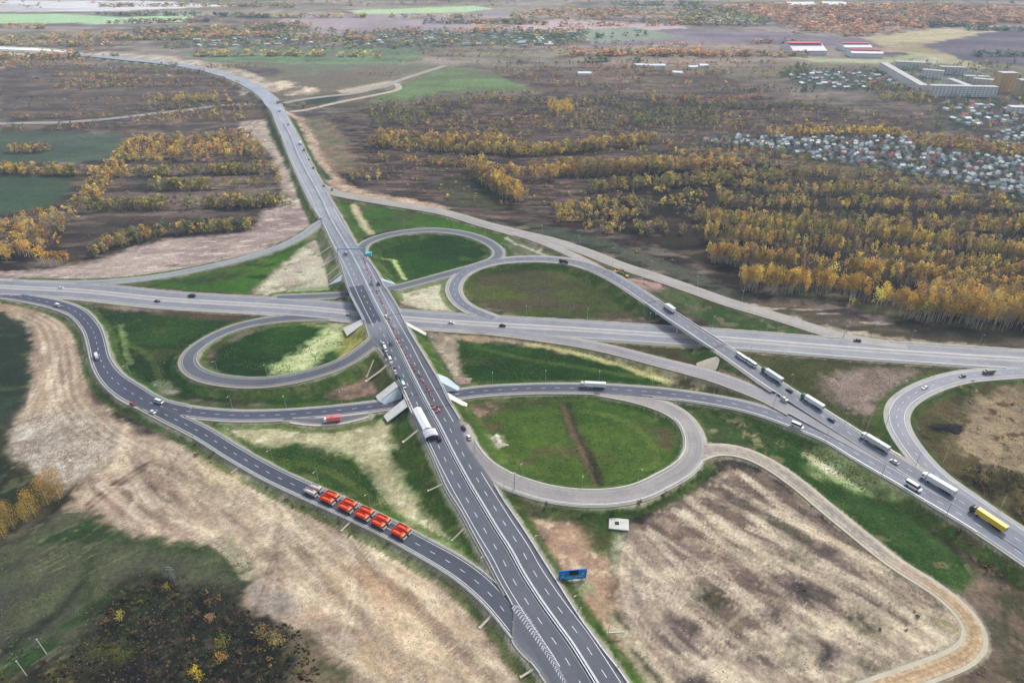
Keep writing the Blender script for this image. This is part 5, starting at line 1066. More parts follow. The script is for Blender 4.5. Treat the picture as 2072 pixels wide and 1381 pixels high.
def mk_dump(kind):
    e = empty(kind)
    m = MB(); m.box((0, 0, .95), (7.4, .9, .35)); m.box((1.4, .8, .8), (1.0, .6, .6)); m.build('chassis', M['chassis'], e)
    m = MB(); m.prism([(2.0, .9), (3.95, .9), (4.0, 1.8), (3.75, 2.75), (2.0, 2.85)], -1.2, 1.2, .06); m.build('cab', M['car'], e)
    m = MB(); m.prism([(3.97, 1.9), (4.05, 1.9), (3.84, 2.6), (3.76, 2.6)], -1.05, 1.05); m.box((3.1, 0, 2.2), (.8, 2.42, .5)); m.build('windscreen', M['glass'], e)
    m = MB(); m.box((4.1, 0, .85), (.4, 2.5, .6)); m.box((4.02, 0, 1.5), (.14, 2.1, .6)); m.box((1.9, 0, 1.9), (.25, 2.0, 1.6)); m.build('bumper', M['concrete'], e)
    m = MB()      # open tipping body with canopy over the cab
    m.prism([(-3.9, 1.35), (1.7, 1.2), (1.8, 2.9), (-3.7, 2.7)], -1.25, -1.12); m.prism([(-3.9, 1.35), (1.7, 1.2), (1.8, 2.9), (-3.7, 2.7)], 1.12, 1.25)
    m.prism([(-3.9, 1.3), (1.7, 1.15), (1.7, 1.35), (-3.9, 1.5)], -1.2, 1.2); m.prism([(1.55, 1.2), (1.75, 1.2), (1.85, 2.95), (1.6, 2.95)], -1.2, 1.2)
    m.prism([(-3.95, 1.35), (-3.8, 1.35), (-3.6, 2.7), (-3.75, 2.7)], -1.2, 1.2); m.prism([(1.7, 2.88), (2.7, 3.05), (2.7, 3.15), (1.7, 3.0)], -1.15, 1.15)
    for k in range(5): m.box((-3.2 + k * 1.15, 1.29, 2.0), (.14, .08, 1.3)); m.box((-3.2 + k * 1.15, -1.29, 2.0), (.14, .08, 1.3))
    m.build('dump_body', M['car'], e)
    m = MB(); m.prism([(-3.5, 1.5), (1.4, 1.4), (1.0, 2.35), (-1.2, 2.45), (-3.3, 2.2)], -1.0, 1.0, .45); m.build('spreader_hopper', M['car'], e)
    wheels(e, (3.0, -1.6, -2.9), 1.0, .5, .42); return e
BUILD = {'car': mk_car, 'suv': mk_car, 'van': mk_car, 'semi_truck': mk_semi, 'box_truck': mk_box, 'minibus': mk_bus, 'dump_truck': mk_dump}
WH, DK, GY, TE, OR, SV = (236, 238, 238), (30, 32, 38), (120, 124, 130), (60, 150, 140), (232, 62, 14), (176, 180, 184)
# lorries waiting on the overpass road
Q = 'lorries and buses queueing on the overpass road'
vehicle('box_truck', 'overpass_road', 1350, 626, WH, 'white box lorry alone on the overpass bridge', 'lorry', True, 7.5, lat=1.8, sc=1.12)
vehicle('minibus', 'overpass_road', 1495, 724, WH, 'white bus at the head of the queue below the overpass', 'bus', True, 7.4, lat=2.2)
vehicle('minibus', 'overpass_road', 1514, 736, WH, 'white bus second in the queue, right behind the first bus', 'bus', True, 7.3, lat=2.2)
vehicle('semi_truck', 'overpass_road', 1556, 763, (214, 218, 214), 'articulated lorry with pale grey trailer behind the two white buses', 'lorry', True, 7, lat=2.4, extra={'cab': (90, 96, 104)})
vehicle('semi_truck', 'overpass_road', 1637, 817, (240, 242, 242), 'articulated lorry with green cab and bright white trailer', 'lorry', True, 6.6, lat=2.6, extra={'cab': (30, 120, 100)}, sc=.95)
vehicle('semi_truck', 'overpass_road', 1763, 900, (206, 208, 204), 'articulated lorry with white cab and grey-white trailer before the east loop merges', 'lorry', True, 6.4, lat=2.6, extra={'cab': WH})
vehicle('semi_truck', 'overpass_road', 1891, 985, (222, 224, 224), 'long white articulated lorry at the merge of the east loop', 'lorry', True, 6.2, lat=2.6, extra={'cab': WH}, sc=1.05)
vehicle('semi_truck', 'overpass_road', 1991, 1055, (238, 200, 20), 'articulated lorry with black cab and yellow trailer', 'lorry', True, 6.1, lat=2.4, extra={'cab': DK}, sc=1.05)
vehicle('car', 'overpass_road', 1592, 791, DK, 'dark car between the grey and the green-cabbed lorries', 'car', True, 7, lat=2.4)
vehicle('car', 'overpass_road', 1593, 803, WH, 'white car in the inner lane level with the dark car, overpass queue', 'car', False, 6.8, lat=-2.4)
vehicle('car', 'overpass_road', 1678, 850, (44, 48, 74), 'dark blue car behind the green-cabbed lorry', 'car', True, 6.5, lat=1.8)
vehicle('car', 'overpass_road', 1806, 935, WH, 'white car between two white articulated lorries', 'car', True, 6.3, lat=1.8)
vehicle('van', 'slip_road_west', 1613, 861, WH, 'white van on the dark slip road just before it joins the overpass road', 'van', False, 5, sc=1.2)
vehicle('van', 'slip_road_west', 1848, 984, WH, 'white van on the joint carriageway level with the long white lorry', 'van', False, 6, sc=1.35)
vehicle('semi_truck', 'slip_road_west', 1199, 784, (240, 240, 236), 'white articulated lorry alone on the dark slip road north of the south-east loop', 'lorry', True, 1.8, lat=1.6, extra={'cab': (214, 216, 212)}, sc=.98)
# west slip road
vehicle('van', 'slip_road_west', 116, 617, WH, 'white van entering the west slip road from the highway', 'van', True, 1)
vehicle('box_truck', 'slip_road_west', 196, 722, (214, 218, 216), 'white box lorry in the first bend of the west slip road', 'lorry', False, 3, sc=.75)
vehicle('van', 'slip_road_west', 322, 812, WH, 'white van where the west slip road divides, next to the red car', 'van', False, 2.6)
vehicle('car', 'slip_road_west', 275, 812, (170, 50, 60), 'red car just before the west slip road divides', 'car', False, 2.8, lat=-2.2)
vehicle('car', 'slip_road_south', 309, 832, WH, 'white car following the road towards the orange lorries', 'car', False, 2.4)
# orange lorries: five pairs, one white pair behind
rows = [(668, 1008), (704, 1024), (738, 1040), (771, 1056), (812, 1076)]
nm_ = ['rearmost', 'second-rearmost', 'middle', 'second', 'leading']
for (x, y), t in zip(rows, nm_):
    for lt, sd_ in ((1.9, 'grass side'), (-1.9, 'clay side')):
        e = vehicle('dump_truck', 'slip_road_south', x, y, OR, f'orange road-service lorry, {t} orange pair of the convoy, lane on the {sd_}', 'lorry', False, 2.2, 'orange service lorries in convoy', lat=lt, extra={'cab': (238, 150, 104)})
        for ch in e.children:
            if ch.name.split('.')[0] == 'spreader_hopper': ch.color = (*[float(v) for v in lin((226, 84, 28))], 1)
for lt, sd_ in ((1.9, 'grass side'), (-1.9, 'clay side')):
    e = vehicle('dump_truck', 'slip_road_south', 634, 992, (214, 200, 200), f'white-bodied service lorry behind the orange convoy, {sd_}', 'lorry', False, 2.2, 'white service lorries behind the convoy', lat=lt, sc=.92, extra={'cab': (222, 200, 200)})
    for ch in e.children:
        if ch.name.split('.')[0] == 'spreader_hopper': ch.color = (*[float(v) for v in lin((210, 196, 196))], 1)
# service lorry in the lay-by
e = vehicle('box_truck', 'layby', 672, 850, (226, 120, 120), 'lorry with white cab, orange crane and pink box in the lay-by', 'lorry', True, 1, extra={'cab': WH}); 
m = MB(); m.box((2.6, 0, 2.2), (.8, 1.6, 2.2)); m.cyl((2.6, 0, 3.3), (-1.0, .3, 4.1), .2, .14, 6); o = m.build('crane', M['car'], e); o.color = (*[float(v) for v in lin((230, 120, 20))], 1)
# highway, loops and far main road
vehicle('suv', 'highway', 388, 598, DK, 'black car on the far carriageway of the grey highway west of the bridge', 'car', True, .7, sc=1.25)
vehicle('car', 'highway', 318, 608, (50, 54, 66), 'dark blue car on the near carriageway, west of the bridge', 'car', False, .7)
vehicle('car', 'highway', 122, 581, WH, 'white car on the far carriageway near the left frame edge', 'car', True, .7)
vehicle('car', 'highway', 706, 636, SV, 'silver car on the near carriageway about to pass under the main road', 'car', False, .7)
vehicle('suv', 'highway', 1017, 658, DK, 'black car on the highway just right of the main road bridge', 'car', False, .7)
vehicle('car', 'highway', 913, 652, WH, 'white car on the highway in front of the gravel gore', 'car', False, .7)
vehicle('suv', 'highway', 1735, 688, DK, 'black car on the far carriageway near the birch wood', 'car', True, .7)
vehicle('car', 'loop_east', 1948, 760, DK, 'dark car following the small lorry on the east loop', 'car', False, 1)
vehicle('box_truck', 'loop_east', 2000, 753, (120, 116, 110), 'small grey-brown lorry at the start of the east loop', 'lorry', False, .8, sc=.8)
vehicle('box_truck', 'overpass_road', 1141, 530, (44, 42, 44), 'dark lorry on the crest of the north-east loop', 'lorry', False, 4.2, sc=.8)
vehicle('car', 'loop_east', 1872, 783, WH, 'white car on the curve of the east loop', 'car', False, 2)
vehicle('car', 'main', 782, 639, WH, 'white car on the right carriageway over the highway bridge', 'car', False, 8)
vehicle('suv', 'main', 766, 574, (30, 30, 60), 'dark blue car near the right edge of the main road behind the bridge', 'car', True, 8)
vehicle('car', 'main', 752, 573, TE, 'teal car next to the dark blue one behind the bridge', 'car', True, 8)
vehicle('car', 'main', 938, 864, (48, 52, 60), 'dark car parked on the right shoulder opposite the marquee', 'car', False, 8)
vehicle('car', 'main', 949, 883, WH, 'white car parked on the right shoulder behind the dark car', 'car', False, 8)
vehicle('suv', 'main', 888, 886, (22, 26, 40), 'black car at the foot of the white marquee canopy', 'car', False, 8)
vehicle('car', 'main', 650, 440, WH, 'white car at the mouth of the north-west ramp', 'car', False, 6)
for (x, y, k_, c_, lb) in ((615, 303, 'van', (30, 32, 36), 'dark van on the far main road, right lane, behind the white lorry'), (634, 339, 'suv', (28, 30, 34), 'black car on the far main road, right lane'), (655, 375, 'car', (60, 62, 70), 'dark grey car where the frontage road leaves the main road'), (583, 251, 'car', DK, 'black car near the distant bridge'), (567, 275, 'car', (120, 90, 84), 'brownish car on the left lane of the far main road'), (625, 322, 'car', (90, 94, 100), 'grey car between the dark van and the black car'), (672, 382, 'car', (70, 80, 90), 'small blue-grey car at the start of the frontage road')):
    vehicle(k_, 'main', x, y, c_, lb, 'car' if k_ != 'van' else 'van', False, 5)
vehicle('box_truck', 'main', 608, 290, WH, 'white lorry on the right edge of the far main road', 'lorry', False, 5, sc=.9)
vehicle('box_truck', 'main', 566, 224, (200, 200, 204), 'white lorry standing on the distant bridge approach', 'lorry', False, 7, sc=.8)
vehicle('van', 'main', 700, 512, SV, 'silver van in the middle of the road before the blue banner', 'van', False, 7)
# cars parked on the left lane above the bridge
pk = [(776, 695, 'car', (210, 226, 220), 'pale mint car'), (791, 694, 'car', (60, 110, 110), 'dark teal car'), (780, 706, 'van', WH, 'white van'), (781, 718, 'car', (44, 50, 66), 'dark blue car'), (790, 719, 'car', (34, 36, 44), 'black car'), (790, 728, 'van', (238, 238, 240), 'bright white van'),
      (793, 738, 'car', (168, 140, 150), 'rose-grey car'), (799, 744, 'car', (90, 96, 110), 'steel-grey car'), (800, 752, 'car', (214, 210, 208), 'off-white car'), (803, 761, 'suv', (50, 54, 62), 'charcoal car'), (812, 765, 'car', (40, 90, 90), 'dark green car'), (814, 771, 'suv', (40, 150, 130), 'bright green car'), (817, 779, 'van', (226, 232, 224), 'cream van')]
od = ['topmost', 'second', 'third', 'fourth', 'fifth', 'sixth', 'seventh', 'eighth', 'ninth', 'tenth', 'eleventh', 'twelfth', 'lowest']
for (x, y, k_, c_, lb), o_ in zip(pk, od):
    vehicle(k_, 'main', x, y, c_, f'{lb}, {o_} in the cluster parked on the left side of the main road', 'car' if k_ != 'van' else 'van', True, 8, 'vehicles parked on the left side of the main road')
# construction machines north of the loop
M['yellow'] = mat('machine_yellow', lin((214, 160, 40)), rough=0.5, noise=0.08)
def digger(px, py, rz, label):
    p = P(px, py, 1); e = empty('excavator', (p[0], p[1], float(gz(p[0], p[1]))), rz); tag(e, label, 'excavator')
    for y in (-1.1, 1.1):
        m = MB(); m.prism([(-2.0, .1), (2.0, .1), (2.3, .5), (1.9, .95), (-1.9, .95), (-2.3, .5)], y - .3, y + .3); m.build('track', M['chassis'], e)
    m = MB(); m.box((-.5, 0, 1.7), (3.6, 2.5, 1.3)); m.build('body', M['yellow'], e); m = MB(); m.box((.8, .7, 2.6), (1.4, 1.0, 1.5)); m.build('cab', M['glass'], e)
    m = MB(); m.cyl((1.0, -.3, 2.0), (4.0, -.3, 4.6), .3, .25, 6); m.cyl((4.0, -.3, 4.6), (6.0, -.3, 2.2), .24, .18, 6); m.build('boom', M['yellow'], e); m = MB(); m.box((6.0, -.3, 1.6), (1.0, 1.2, 1.2)); m.build('bucket', M['chassis'], e)
digger(1266, 560, R(150), 'yellow excavator on the bare strip above the overpass road'); digger(1247, 552, R(20), 'second yellow excavator, nearer the frontage road split')
# the marquee and its canopy on the main road
M['tent'] = mat('tent_fabric', lin((242, 242, 246)), rough=0.6, noise=0.04, nscale=0.3)
loc, rz = road_pose('main', 854, 850, 8, True, 0.0)
i_ = int(np.argmin(np.linalg.norm(rm.c[:, :2] - np.array(loc[:2]), axis=1)))
e = empty('marquee', loc, rz); tag(e, 'long white ridge-roofed marquee on the left lane of the main road', 'tent')
m = MB(); m.prism([(-10, 0.0), (10, 0.0), (10, 2.3), (-10, 2.3)], -2.3, 2.3); m.build('walls', M['tent'], e)
V = [(-10.3, -2.5, 2.32), (10.3, -2.5, 2.32), (10.3, 2.5, 2.32), (-10.3, 2.5, 2.32), (-10.3, 0, 3.5), (10.3, 0, 3.5)]; m = MB(); m.add(V, [(0, 1, 5, 4), (2, 3, 4, 5), (0, 4, 3), (1, 2, 5), (0, 3, 2, 1)]); m.build('roof', M['tent'], e)
M['canopy'] = mat('canopy_fabric', lin((214, 210, 222)), rough=0.5, noise=0.06, nscale=0.5)
loc, rz = road_pose('main', 871, 881, 8, True, 0.0); e = empty('stage_canopy', loc, rz); tag(e, 'pale domed stage canopy at the near end of the white marquee', 'canopy')
V = []; Fs = []; NX, NY = 6, 10
for a_ in range(NX + 1):
    for b_ in range(NY + 1):
        u = a_ / NX * 2 - 1; v = b_ / NY * 2 - 1; V.append((u * 3.2, v * 3.8, 2.8 + 1.5 * (1 - v * v) * (1 - .35 * u * u) + .25 * math.cos(u * 9)))
for a_ in range(NX):
    for b_ in range(NY): i = a_ * (NY + 1) + b_; Fs.append((i, i + 1, i + NY + 2, i + NY + 1))
meshobj('roof', V, Fs, M['canopy'], e)
for (a_, b_) in ((-3.0, -3.6), (3.0, -3.6), (3.0, 3.6), (-3.0, 3.6)):
    m = MB(); m.cyl((a_, b_, 0), (a_, b_, 2.9), .12, .12, 6); m.build('leg', M['lamp_steel'], e)
m = MB(); m.box((0, 0, .4), (5.4, 6.6, .8)); m.build('stage', M['chassis'], e)
# blue banner arch over the road and its kiosk
M['sky_banner'] = mat('banner_blue', lin((150, 182, 208)), rough=0.6, noise=0.06, nscale=0.3); M['teal'] = mat('kiosk_turquoise', lin((90, 200, 220)), rough=0.5, noise=0.1)
a_ = P(684, 516, 7.3); b_ = P(738, 515, 7.3); e = empty('banner_arch', ((a_ + b_) / 2)); tag(e, 'pale blue banner beam spanning the main road', 'banner'); Lh = (b_[0] - a_[0]) / 2; ang = math.atan2(b_[1] - a_[1], b_[0] - a_[0])
m = MB(); m.box((0, 0, 5.6), (2 * Lh, .5, 1.1), ang); m.build('banner', M['sky_banner'], e)
for s_ in (-1, 1):
    m = MB(); m.cyl((s_ * Lh, s_ * (b_[1] - a_[1]) / 2, -.3), (s_ * Lh, s_ * (b_[1] - a_[1]) / 2, 6.4), .35, .35, 8); m.build('leg', M['lamp_steel'], e)
e = empty('kiosk', P(747, 517, 6.6)); tag(e, 'turquoise kiosk at the right end of the blue banner beam', 'kiosk')
m = MB(); m.box((0, 0, 1.2), (4.4, 3.0, 2.8)); m.build('walls', M['teal'], e); m = MB(); m.box((0, 0, 2.75), (4.9, 3.5, .3)); m.box((1.6, 0, 3.1), (1.2, 2.0, .45)); m.build('roof', M['teal'], e)
# red and white plastic barriers on the right carriageway
M['barrier_red'] = mat('barrier_red', lin((214, 84, 84)), rough=0.5, noise=0.06); 
bar = empty('plastic_barrier'); m = MB(); m.prism([(-.95, 0), (.95, 0), (.9, .3), (.85, .9), (-.85, .9), (-.9, .3)], -.24, .24, .12); m.build('shell', M['barrier_red'], bar); m = MB(); m.box((0, 0, .95), (1.0, .2, .16)); m.build('cap', M['concrete'], bar)
pts = [(736, 520), (745, 548), (756, 576), (775, 612), (787, 645), (799, 672), (812, 700), (836, 742), (862, 778), (878, 808)]
k = 0
for s_ in range(len(pts) - 1):
    n_ = 7 if s_ < 6 else 6
    for t in range(n_):
        x = pts[s_][0] + (pts[s_ + 1][0] - pts[s_][0]) * t / n_; y = pts[s_][1] + (pts[s_ + 1][1] - pts[s_][1]) * t / n_
        o = bar if k == 0 else copy_tree(bar); loc, rz = road_pose('main', x, y, 8); o.location = (loc[0] + random.uniform(-.5, .5), loc[1] + random.uniform(-.8, .8), loc[2]); o.rotation_euler = (0, 0, rz + random.uniform(-.5, .5)); k += 1
        tag(o, 'red plastic barrier in the line down the right carriageway', 'barrier', 'red barriers along the right carriageway')
for (x, y) in ((873, 818), (880, 824), (886, 820), (884, 832), (888, 830), (876, 825), (828, 817), (826, 811)):
    o = copy_tree(bar); loc, rz = road_pose('main', x, y, 8); o.location = loc; o.rotation_euler = (0, 0, rz + 1.2); tag(o, 'red plastic barrier set crosswise in the group above the marquee', 'barrier', 'red barriers closing the lanes by the marquee')

# ------------------------------------------------------------------ vegetation
GOLD = [(218, 184, 90), (202, 170, 92), (184, 160, 92), (228, 186, 92), (166, 152, 92), (208, 164, 92), (146, 136, 92), (178, 150, 104), (132, 116, 104), (120, 104, 98)]
MIX = [(200, 174, 96), (170, 160, 96), (144, 146, 90), (174, 150, 108), (144, 126, 108), (210, 176, 92), (126, 112, 104)]
OLIVE = [(134, 138, 86), (148, 142, 88), (116, 126, 80), (162, 148, 90)]
RUST = [(176, 142, 104), (184, 148, 110), (158, 130, 104), (172, 132, 98)]
BARE = [(136, 120, 110), (122, 108, 100), (108, 98, 92)]
DARK = [(96, 110, 80), (84, 98, 76), (104, 116, 86)]
trees = []           # x, y, h, crown radius, colour, kind
def addt(xy, hr, pal, kind, rr=(.11, .155)):
    for x, y in xy:
        if gdr(x, y) < 2.5: continue
        h = random.uniform(*hr); c = lin(random.choice(pal)) * random.uniform(.85, 1.85) * (1.3 if kind == 'far' else 1); h *= random.uniform(.82, 1.1)  # far trees get a sunlit lift painted into their colour
        trees.append((x, y, h, h * random.uniform(*rr), c, kind))
def trow(pts, depth, sp, hr, pal, kind='birch', rr=(.11, .155), prob=1.0, jit=1.0):
    A = PP(pts); A, u = spline(np.c_[A, np.zeros(len(A))], 1.0); d = np.gradient(A[:, :2], axis=0); d /= np.linalg.norm(d, axis=1)[:, None]; n = np.stack([-d[:, 1], d[:, 0]], 1)
    n *= np.sign(n[:, 1:2] + 1e-9); xy = []; L = len(A); cnt = int(1.35 * L * max(depth, sp) / sp / sp)
    for _ in range(cnt):
        i = random.randrange(L); t = random.random() * depth
        x, y = A[i, :2] + n[i] * t
        if random.random() < prob * (1.25 if vn(np.array([x / 22.]), np.array([y / 22. + 5]))[0] > .42 else .35): xy.append((x + random.uniform(-jit, jit), y + random.uniform(-jit, jit)))
    addt(xy, hr, pal, kind, rr)
def tpoly(poly, per100, hr, pal, kind='broad', rr=(.24, .34), rows=None, clump=0.0, seed=1, world=False):
    A = PP(poly) if not world else np.array(poly); x0, y0 = A.min(0); x1, y1 = A.max(0); n = int((x1 - x0) * (y1 - y0) * per100 / 100)
    x = rng.uniform(x0, x1, n); y = rng.uniform(y0, y1, n); m = inpoly(x, y, A)
    if rows:
        sp, ang, duty = rows; a = R(ang); v = (-x * math.sin(a) + y * math.cos(a)) + (fbm(x, y, 120, 2, 77) - .5) * sp * .9; m &= (v / sp % 1.0) < duty
    if clump: m &= fbm(x, y, 30, 3, 80 + seed) > clump
    addt(list(zip(x[m], y[m])), hr, pal, kind, rr)
# birch wood on the right, its front rows first
trow([(1497, 588), (1600, 597), (1700, 603), (1790, 628), (1850, 650)], 11, 3.2, (18, 22), GOLD[:4] + [(176, 140, 66)])
trow([(1850, 650), (1960, 668), (2072, 674), (2250, 692)], 30, 3.4, (20, 25), GOLD)
trow([(1700, 640), (1745, 640)], 3, 6, (20, 23), GOLD, prob=.8); trow([(1716, 636), (1860, 650)], 8, 6.5, (19, 23), GOLD, prob=.8)
tpoly([(1860, 600), (2072, 622), (2250, 645), (2250, 690), (2072, 668), (1900, 655)], 3.4, (18, 23), GOLD, 'birch', (.11, .155))
trow([(1432, 533), (1560, 548), (1700, 562), (1850, 582), (2072, 615), (2250, 640)], 15, 3.4, (15, 19), GOLD)
trow([(1425, 490), (1560, 505), (1750, 528), (1900, 552), (2072, 574), (2250, 595)], 18, 3.7, (13, 18), GOLD + OLIVE[:2])
trow([(1400, 455), (1560, 474), (1750, 490), (1900, 510), (2072, 535), (2250, 555)], 20, 3.9, (12, 17), GOLD + OLIVE)
tpoly([(1560, 360), (1700, 362), (1840, 392), (2072, 440), (2250, 470), (2250, 535), (2072, 518), (1900, 492), (1750, 472), (1500, 450), (1430, 420)], 3.0, (9, 14), GOLD[2:] + OLIVE + MIX, 'birch', (.17, .23), rows=(46, -4, .5))
tpoly([(1150, 440), (1240, 405), (1420, 372), (1560, 352), (1560, 372), (1440, 430), (1500, 452), (1420, 475), (1300, 480), (1200, 470)], 1.6, (7, 12), MIX + OLIVE, 'broad', rows=(34, -3, .55), clump=.42)
tpoly([(1280, 325), (1440, 305), (1560, 312), (1640, 330), (1780, 352), (1900, 376), (2072, 415), (2072, 440), (1820, 392), (1600, 352), (1420, 370), (1300, 350)], 2.0, (7, 13), MIX + OLIVE + RUST, 'broad', rows=(40, -4, .6))
# groves in the middle distance
trow([(757, 280), (860, 290), (960, 294), (1040, 298)], 20, 3.8, (9, 13), MIX + RUST, 'broad', (.22, .3)); trow([(742, 298), (870, 307), (947, 312), (1045, 316), (1146, 313), (1257, 300), (1330, 292)], 17, 3.4, (10, 16), MIX + GOLD[:2], 'broad', (.2, .28))
trow([(757, 328), (880, 336), (960, 338)], 13, 4, (7, 11), MIX + RUST, 'broad', (.22, .3), .8)
trow([(943, 345), (975, 374), (1004, 394), (1048, 417)], 20, 3.4, (13, 20), GOLD, 'birch', (.18, .24)); trow([(990, 372), (1050, 368), (1125, 366)], 18, 3.4, (13, 19), GOLD, 'birch', (.18, .24))
trow([(1125, 358), (1264, 356), (1390, 350), (1480, 346)], 26, 3.5, (11, 17), GOLD[1:] + MIX, 'broad', (.2, .28)); trow([(1200, 392), (1250, 386), (1390, 378), (1480, 374)], 16, 3.6, (9, 14), MIX + OLIVE, 'broad', (.22, .3))
tpoly([(1120, 420), (1200, 405), (1250, 430), (1245, 478), (1180, 470), (1130, 450)], 1.6, (7, 12), MIX + OLIVE + GOLD[:2], 'broad')
tpoly([(750, 208), (900, 192), (1180, 186), (1400, 192), (1440, 250), (1250, 268), (1000, 268), (755, 262)], 1.1, (5, 9), OLIVE + MIX + DARK + BARE, 'broad', clump=.42)
tpoly([(745, 225), (900, 220), (880, 255), (750, 255)], 1.6, (6, 9), DARK + OLIVE, 'broad'); tpoly([(1110, 215), (1160, 213), (1160, 238), (1112, 236)], 2.2, (10, 15), GOLD[:3], 'birch', (.18, .24))
tpoly([(1280, 225), (1450, 222), (1460, 262), (1290, 262)], 1.6, (7, 11), DARK + OLIVE, 'broad', clump=.4)
tpoly([(695, 348), (770, 352), (765, 372), (705, 366)], 2.2, (5, 9), OLIVE + MIX, 'broad')
tpoly([(1060, 240), (1500, 228), (1560, 300), (1300, 320), (1260, 300), (1100, 285)], 1.0, (6, 10), MIX + OLIVE + RUST, 'broad', (.22, .3), rows=(38, 0, .5), clump=.42)
tpoly([(900, 270), (1060, 262), (1060, 284), (900, 284)], 1.4, (7, 11), MIX + OLIVE, 'broad', clump=.4)
tpoly([(1400, 130), (1600, 190), (1900, 255), (1560, 262), (1100, 250), (760, 262), (720, 230), (1000, 190)], .35, (4, 8), RUST + OLIVE + BARE + MIX, 'broad', (.25, .35), rows=(44, 0, .5), clump=.4)
tpoly([(730, 270), (1500, 230), (1560, 300), (1300, 330), (1280, 420), (1100, 440), (900, 400), (740, 370)], 1.1, (2, 4.5), BARE + OLIVE + MIX[3:], 'shrub', (.4, .6), rows=(26, 2, .6))
tpoly([(1380, 190), (1560, 200), (1900, 240), (1840, 270), (1560, 262), (1400, 262)], 1.1, (3, 6), BARE + OLIVE + MIX[3:], 'shrub', (.45, .65), rows=(26, 0, .6))
trow([(1560, 280), (1680, 276), (1850, 280)], 26, 5, (8, 12), MIX + GOLD[:3], 'broad', (.25, .33)); tpoly([(1845, 278), (1960, 288), (2072, 305), (2072, 320), (1990, 315), (1850, 303)], 2.6, (9, 13), RUST + MIX, 'broad')
tpoly([(1590, 140), (1640, 134), (1640, 150), (1570, 160)], 1.5, (8, 12), DARK + OLIVE, 'broad'); tpoly([(1750, 170), (1880, 185), (1880, 215), (1780, 205)], 1.2, (8, 12), DARK + OLIVE + MIX, 'broad')
# hedgerows and strips on the left
trow([(-120, 308), (0, 310), (98, 309)], 14, 4.2, (8, 12), MIX + RUST, 'broad', (.24, .32)); trow([(-120, 352), (0, 353), (100, 356), (195, 356)], 12, 3.8, (9, 14), MIX + GOLD[:2], 'broad', (.24, .32))
trow([(268, 290), (236, 320), (210, 350), (175, 395), (145, 430), (110, 456)], 16, 3.6, (9, 14), GOLD + MIX, 'broad', (.24, .32)); tpoly([(-80, 470), (110, 440), (150, 470), (60, 530), (-80, 530)], 2.0, (11, 16), GOLD, 'broad', (.22, .3))
tpoly([(275, 288), (500, 276), (552, 322), (256, 332)], 2.6, (9, 14), MIX + GOLD[:2] + RUST, 'broad', rows=(36, 0, .8)); trow([(205, 362), (330, 358), (560, 350)], 15, 3.6, (8, 12), MIX + OLIVE, 'broad', (.24, .32))
trow([(295, 388), (430, 384), (566, 376)], 13, 3.7, (8, 12), MIX + OLIVE, 'broad', (.24, .34)); trow([(175, 428), (330, 424), (480, 422), (580, 416)], 14, 3.7, (8, 13), MIX + OLIVE, 'broad', (.24, .34))
trow([(195, 520), (260, 498), (330, 480)], 12, 3.4, (9, 13), GOLD[1:] + OLIVE, 'broad', (.24, .32)); trow([(320, 478), (430, 472), (520, 466)], 12, 3.6, (9, 13), OLIVE + MIX + DARK, 'broad', (.24, .32))
for x, y in ((90, 534), (102, 536), (115, 536), (128, 535), (138, 532), (84, 528)): addt([P(x, y)[:2]], (14, 17), [(222, 174, 70), (208, 166, 76)], 'birch', (.22, .26))
for x, y in ((505, 465), (492, 464), (425, 470), (228, 420), (480, 415)): addt([P(x, y)[:2]], (11, 14), GOLD[:2], 'broad', (.26, .32))
tpoly([(60, 480), (180, 440), (560, 400), (560, 440), (300, 470), (120, 520)], .35, (2, 4), BARE, 'shrub', (.4, .6)); tpoly([(230, 340), (560, 330), (570, 400), (240, 420)], .4, (2, 4), BARE, 'shrub', (.4, .6))
tpoly([(290, 200), (470, 192), (470, 209), (300, 216)], 1.3, (8, 12), MIX + GOLD[:2], 'broad'); tpoly([(250, 240), (490, 222), (495, 246), (260, 256)], 1.1, (7, 10), MIX + RUST, 'broad'); tpoly([(-50, 112), (180, 112), (170, 132), (-50, 152)], .6, (7, 11), RUST + OLIVE, 'far')
tpoly([(-50, 130), (420, 140), (480, 190), (480, 240), (-50, 240)], .3, (3, 7), BARE + RUST + OLIVE, 'broad', (.3, .5), rows=(60, 2, .45), clump=.42)
tpoly([(360, 100), (1000, 105), (1100, 130), (900, 130), (600, 128)], .1, (5, 9), RUST + DARK, 'far', (.4, .6), clump=.5)
tpoly([(100, 165), (370, 148), (360, 176), (110, 186)], .6, (7, 10), RUST + OLIVE, 'far', clump=.4); tpoly([(170, 200), (280, 196), (270, 230), (120, 236)], .5, (5, 8), RUST + BARE, 'broad', clump=.45)
tpoly([(-50, 258), (250, 252), (240, 266), (-50, 268)], .9, (6, 9), RUST + OLIVE, 'broad', clump=.4)
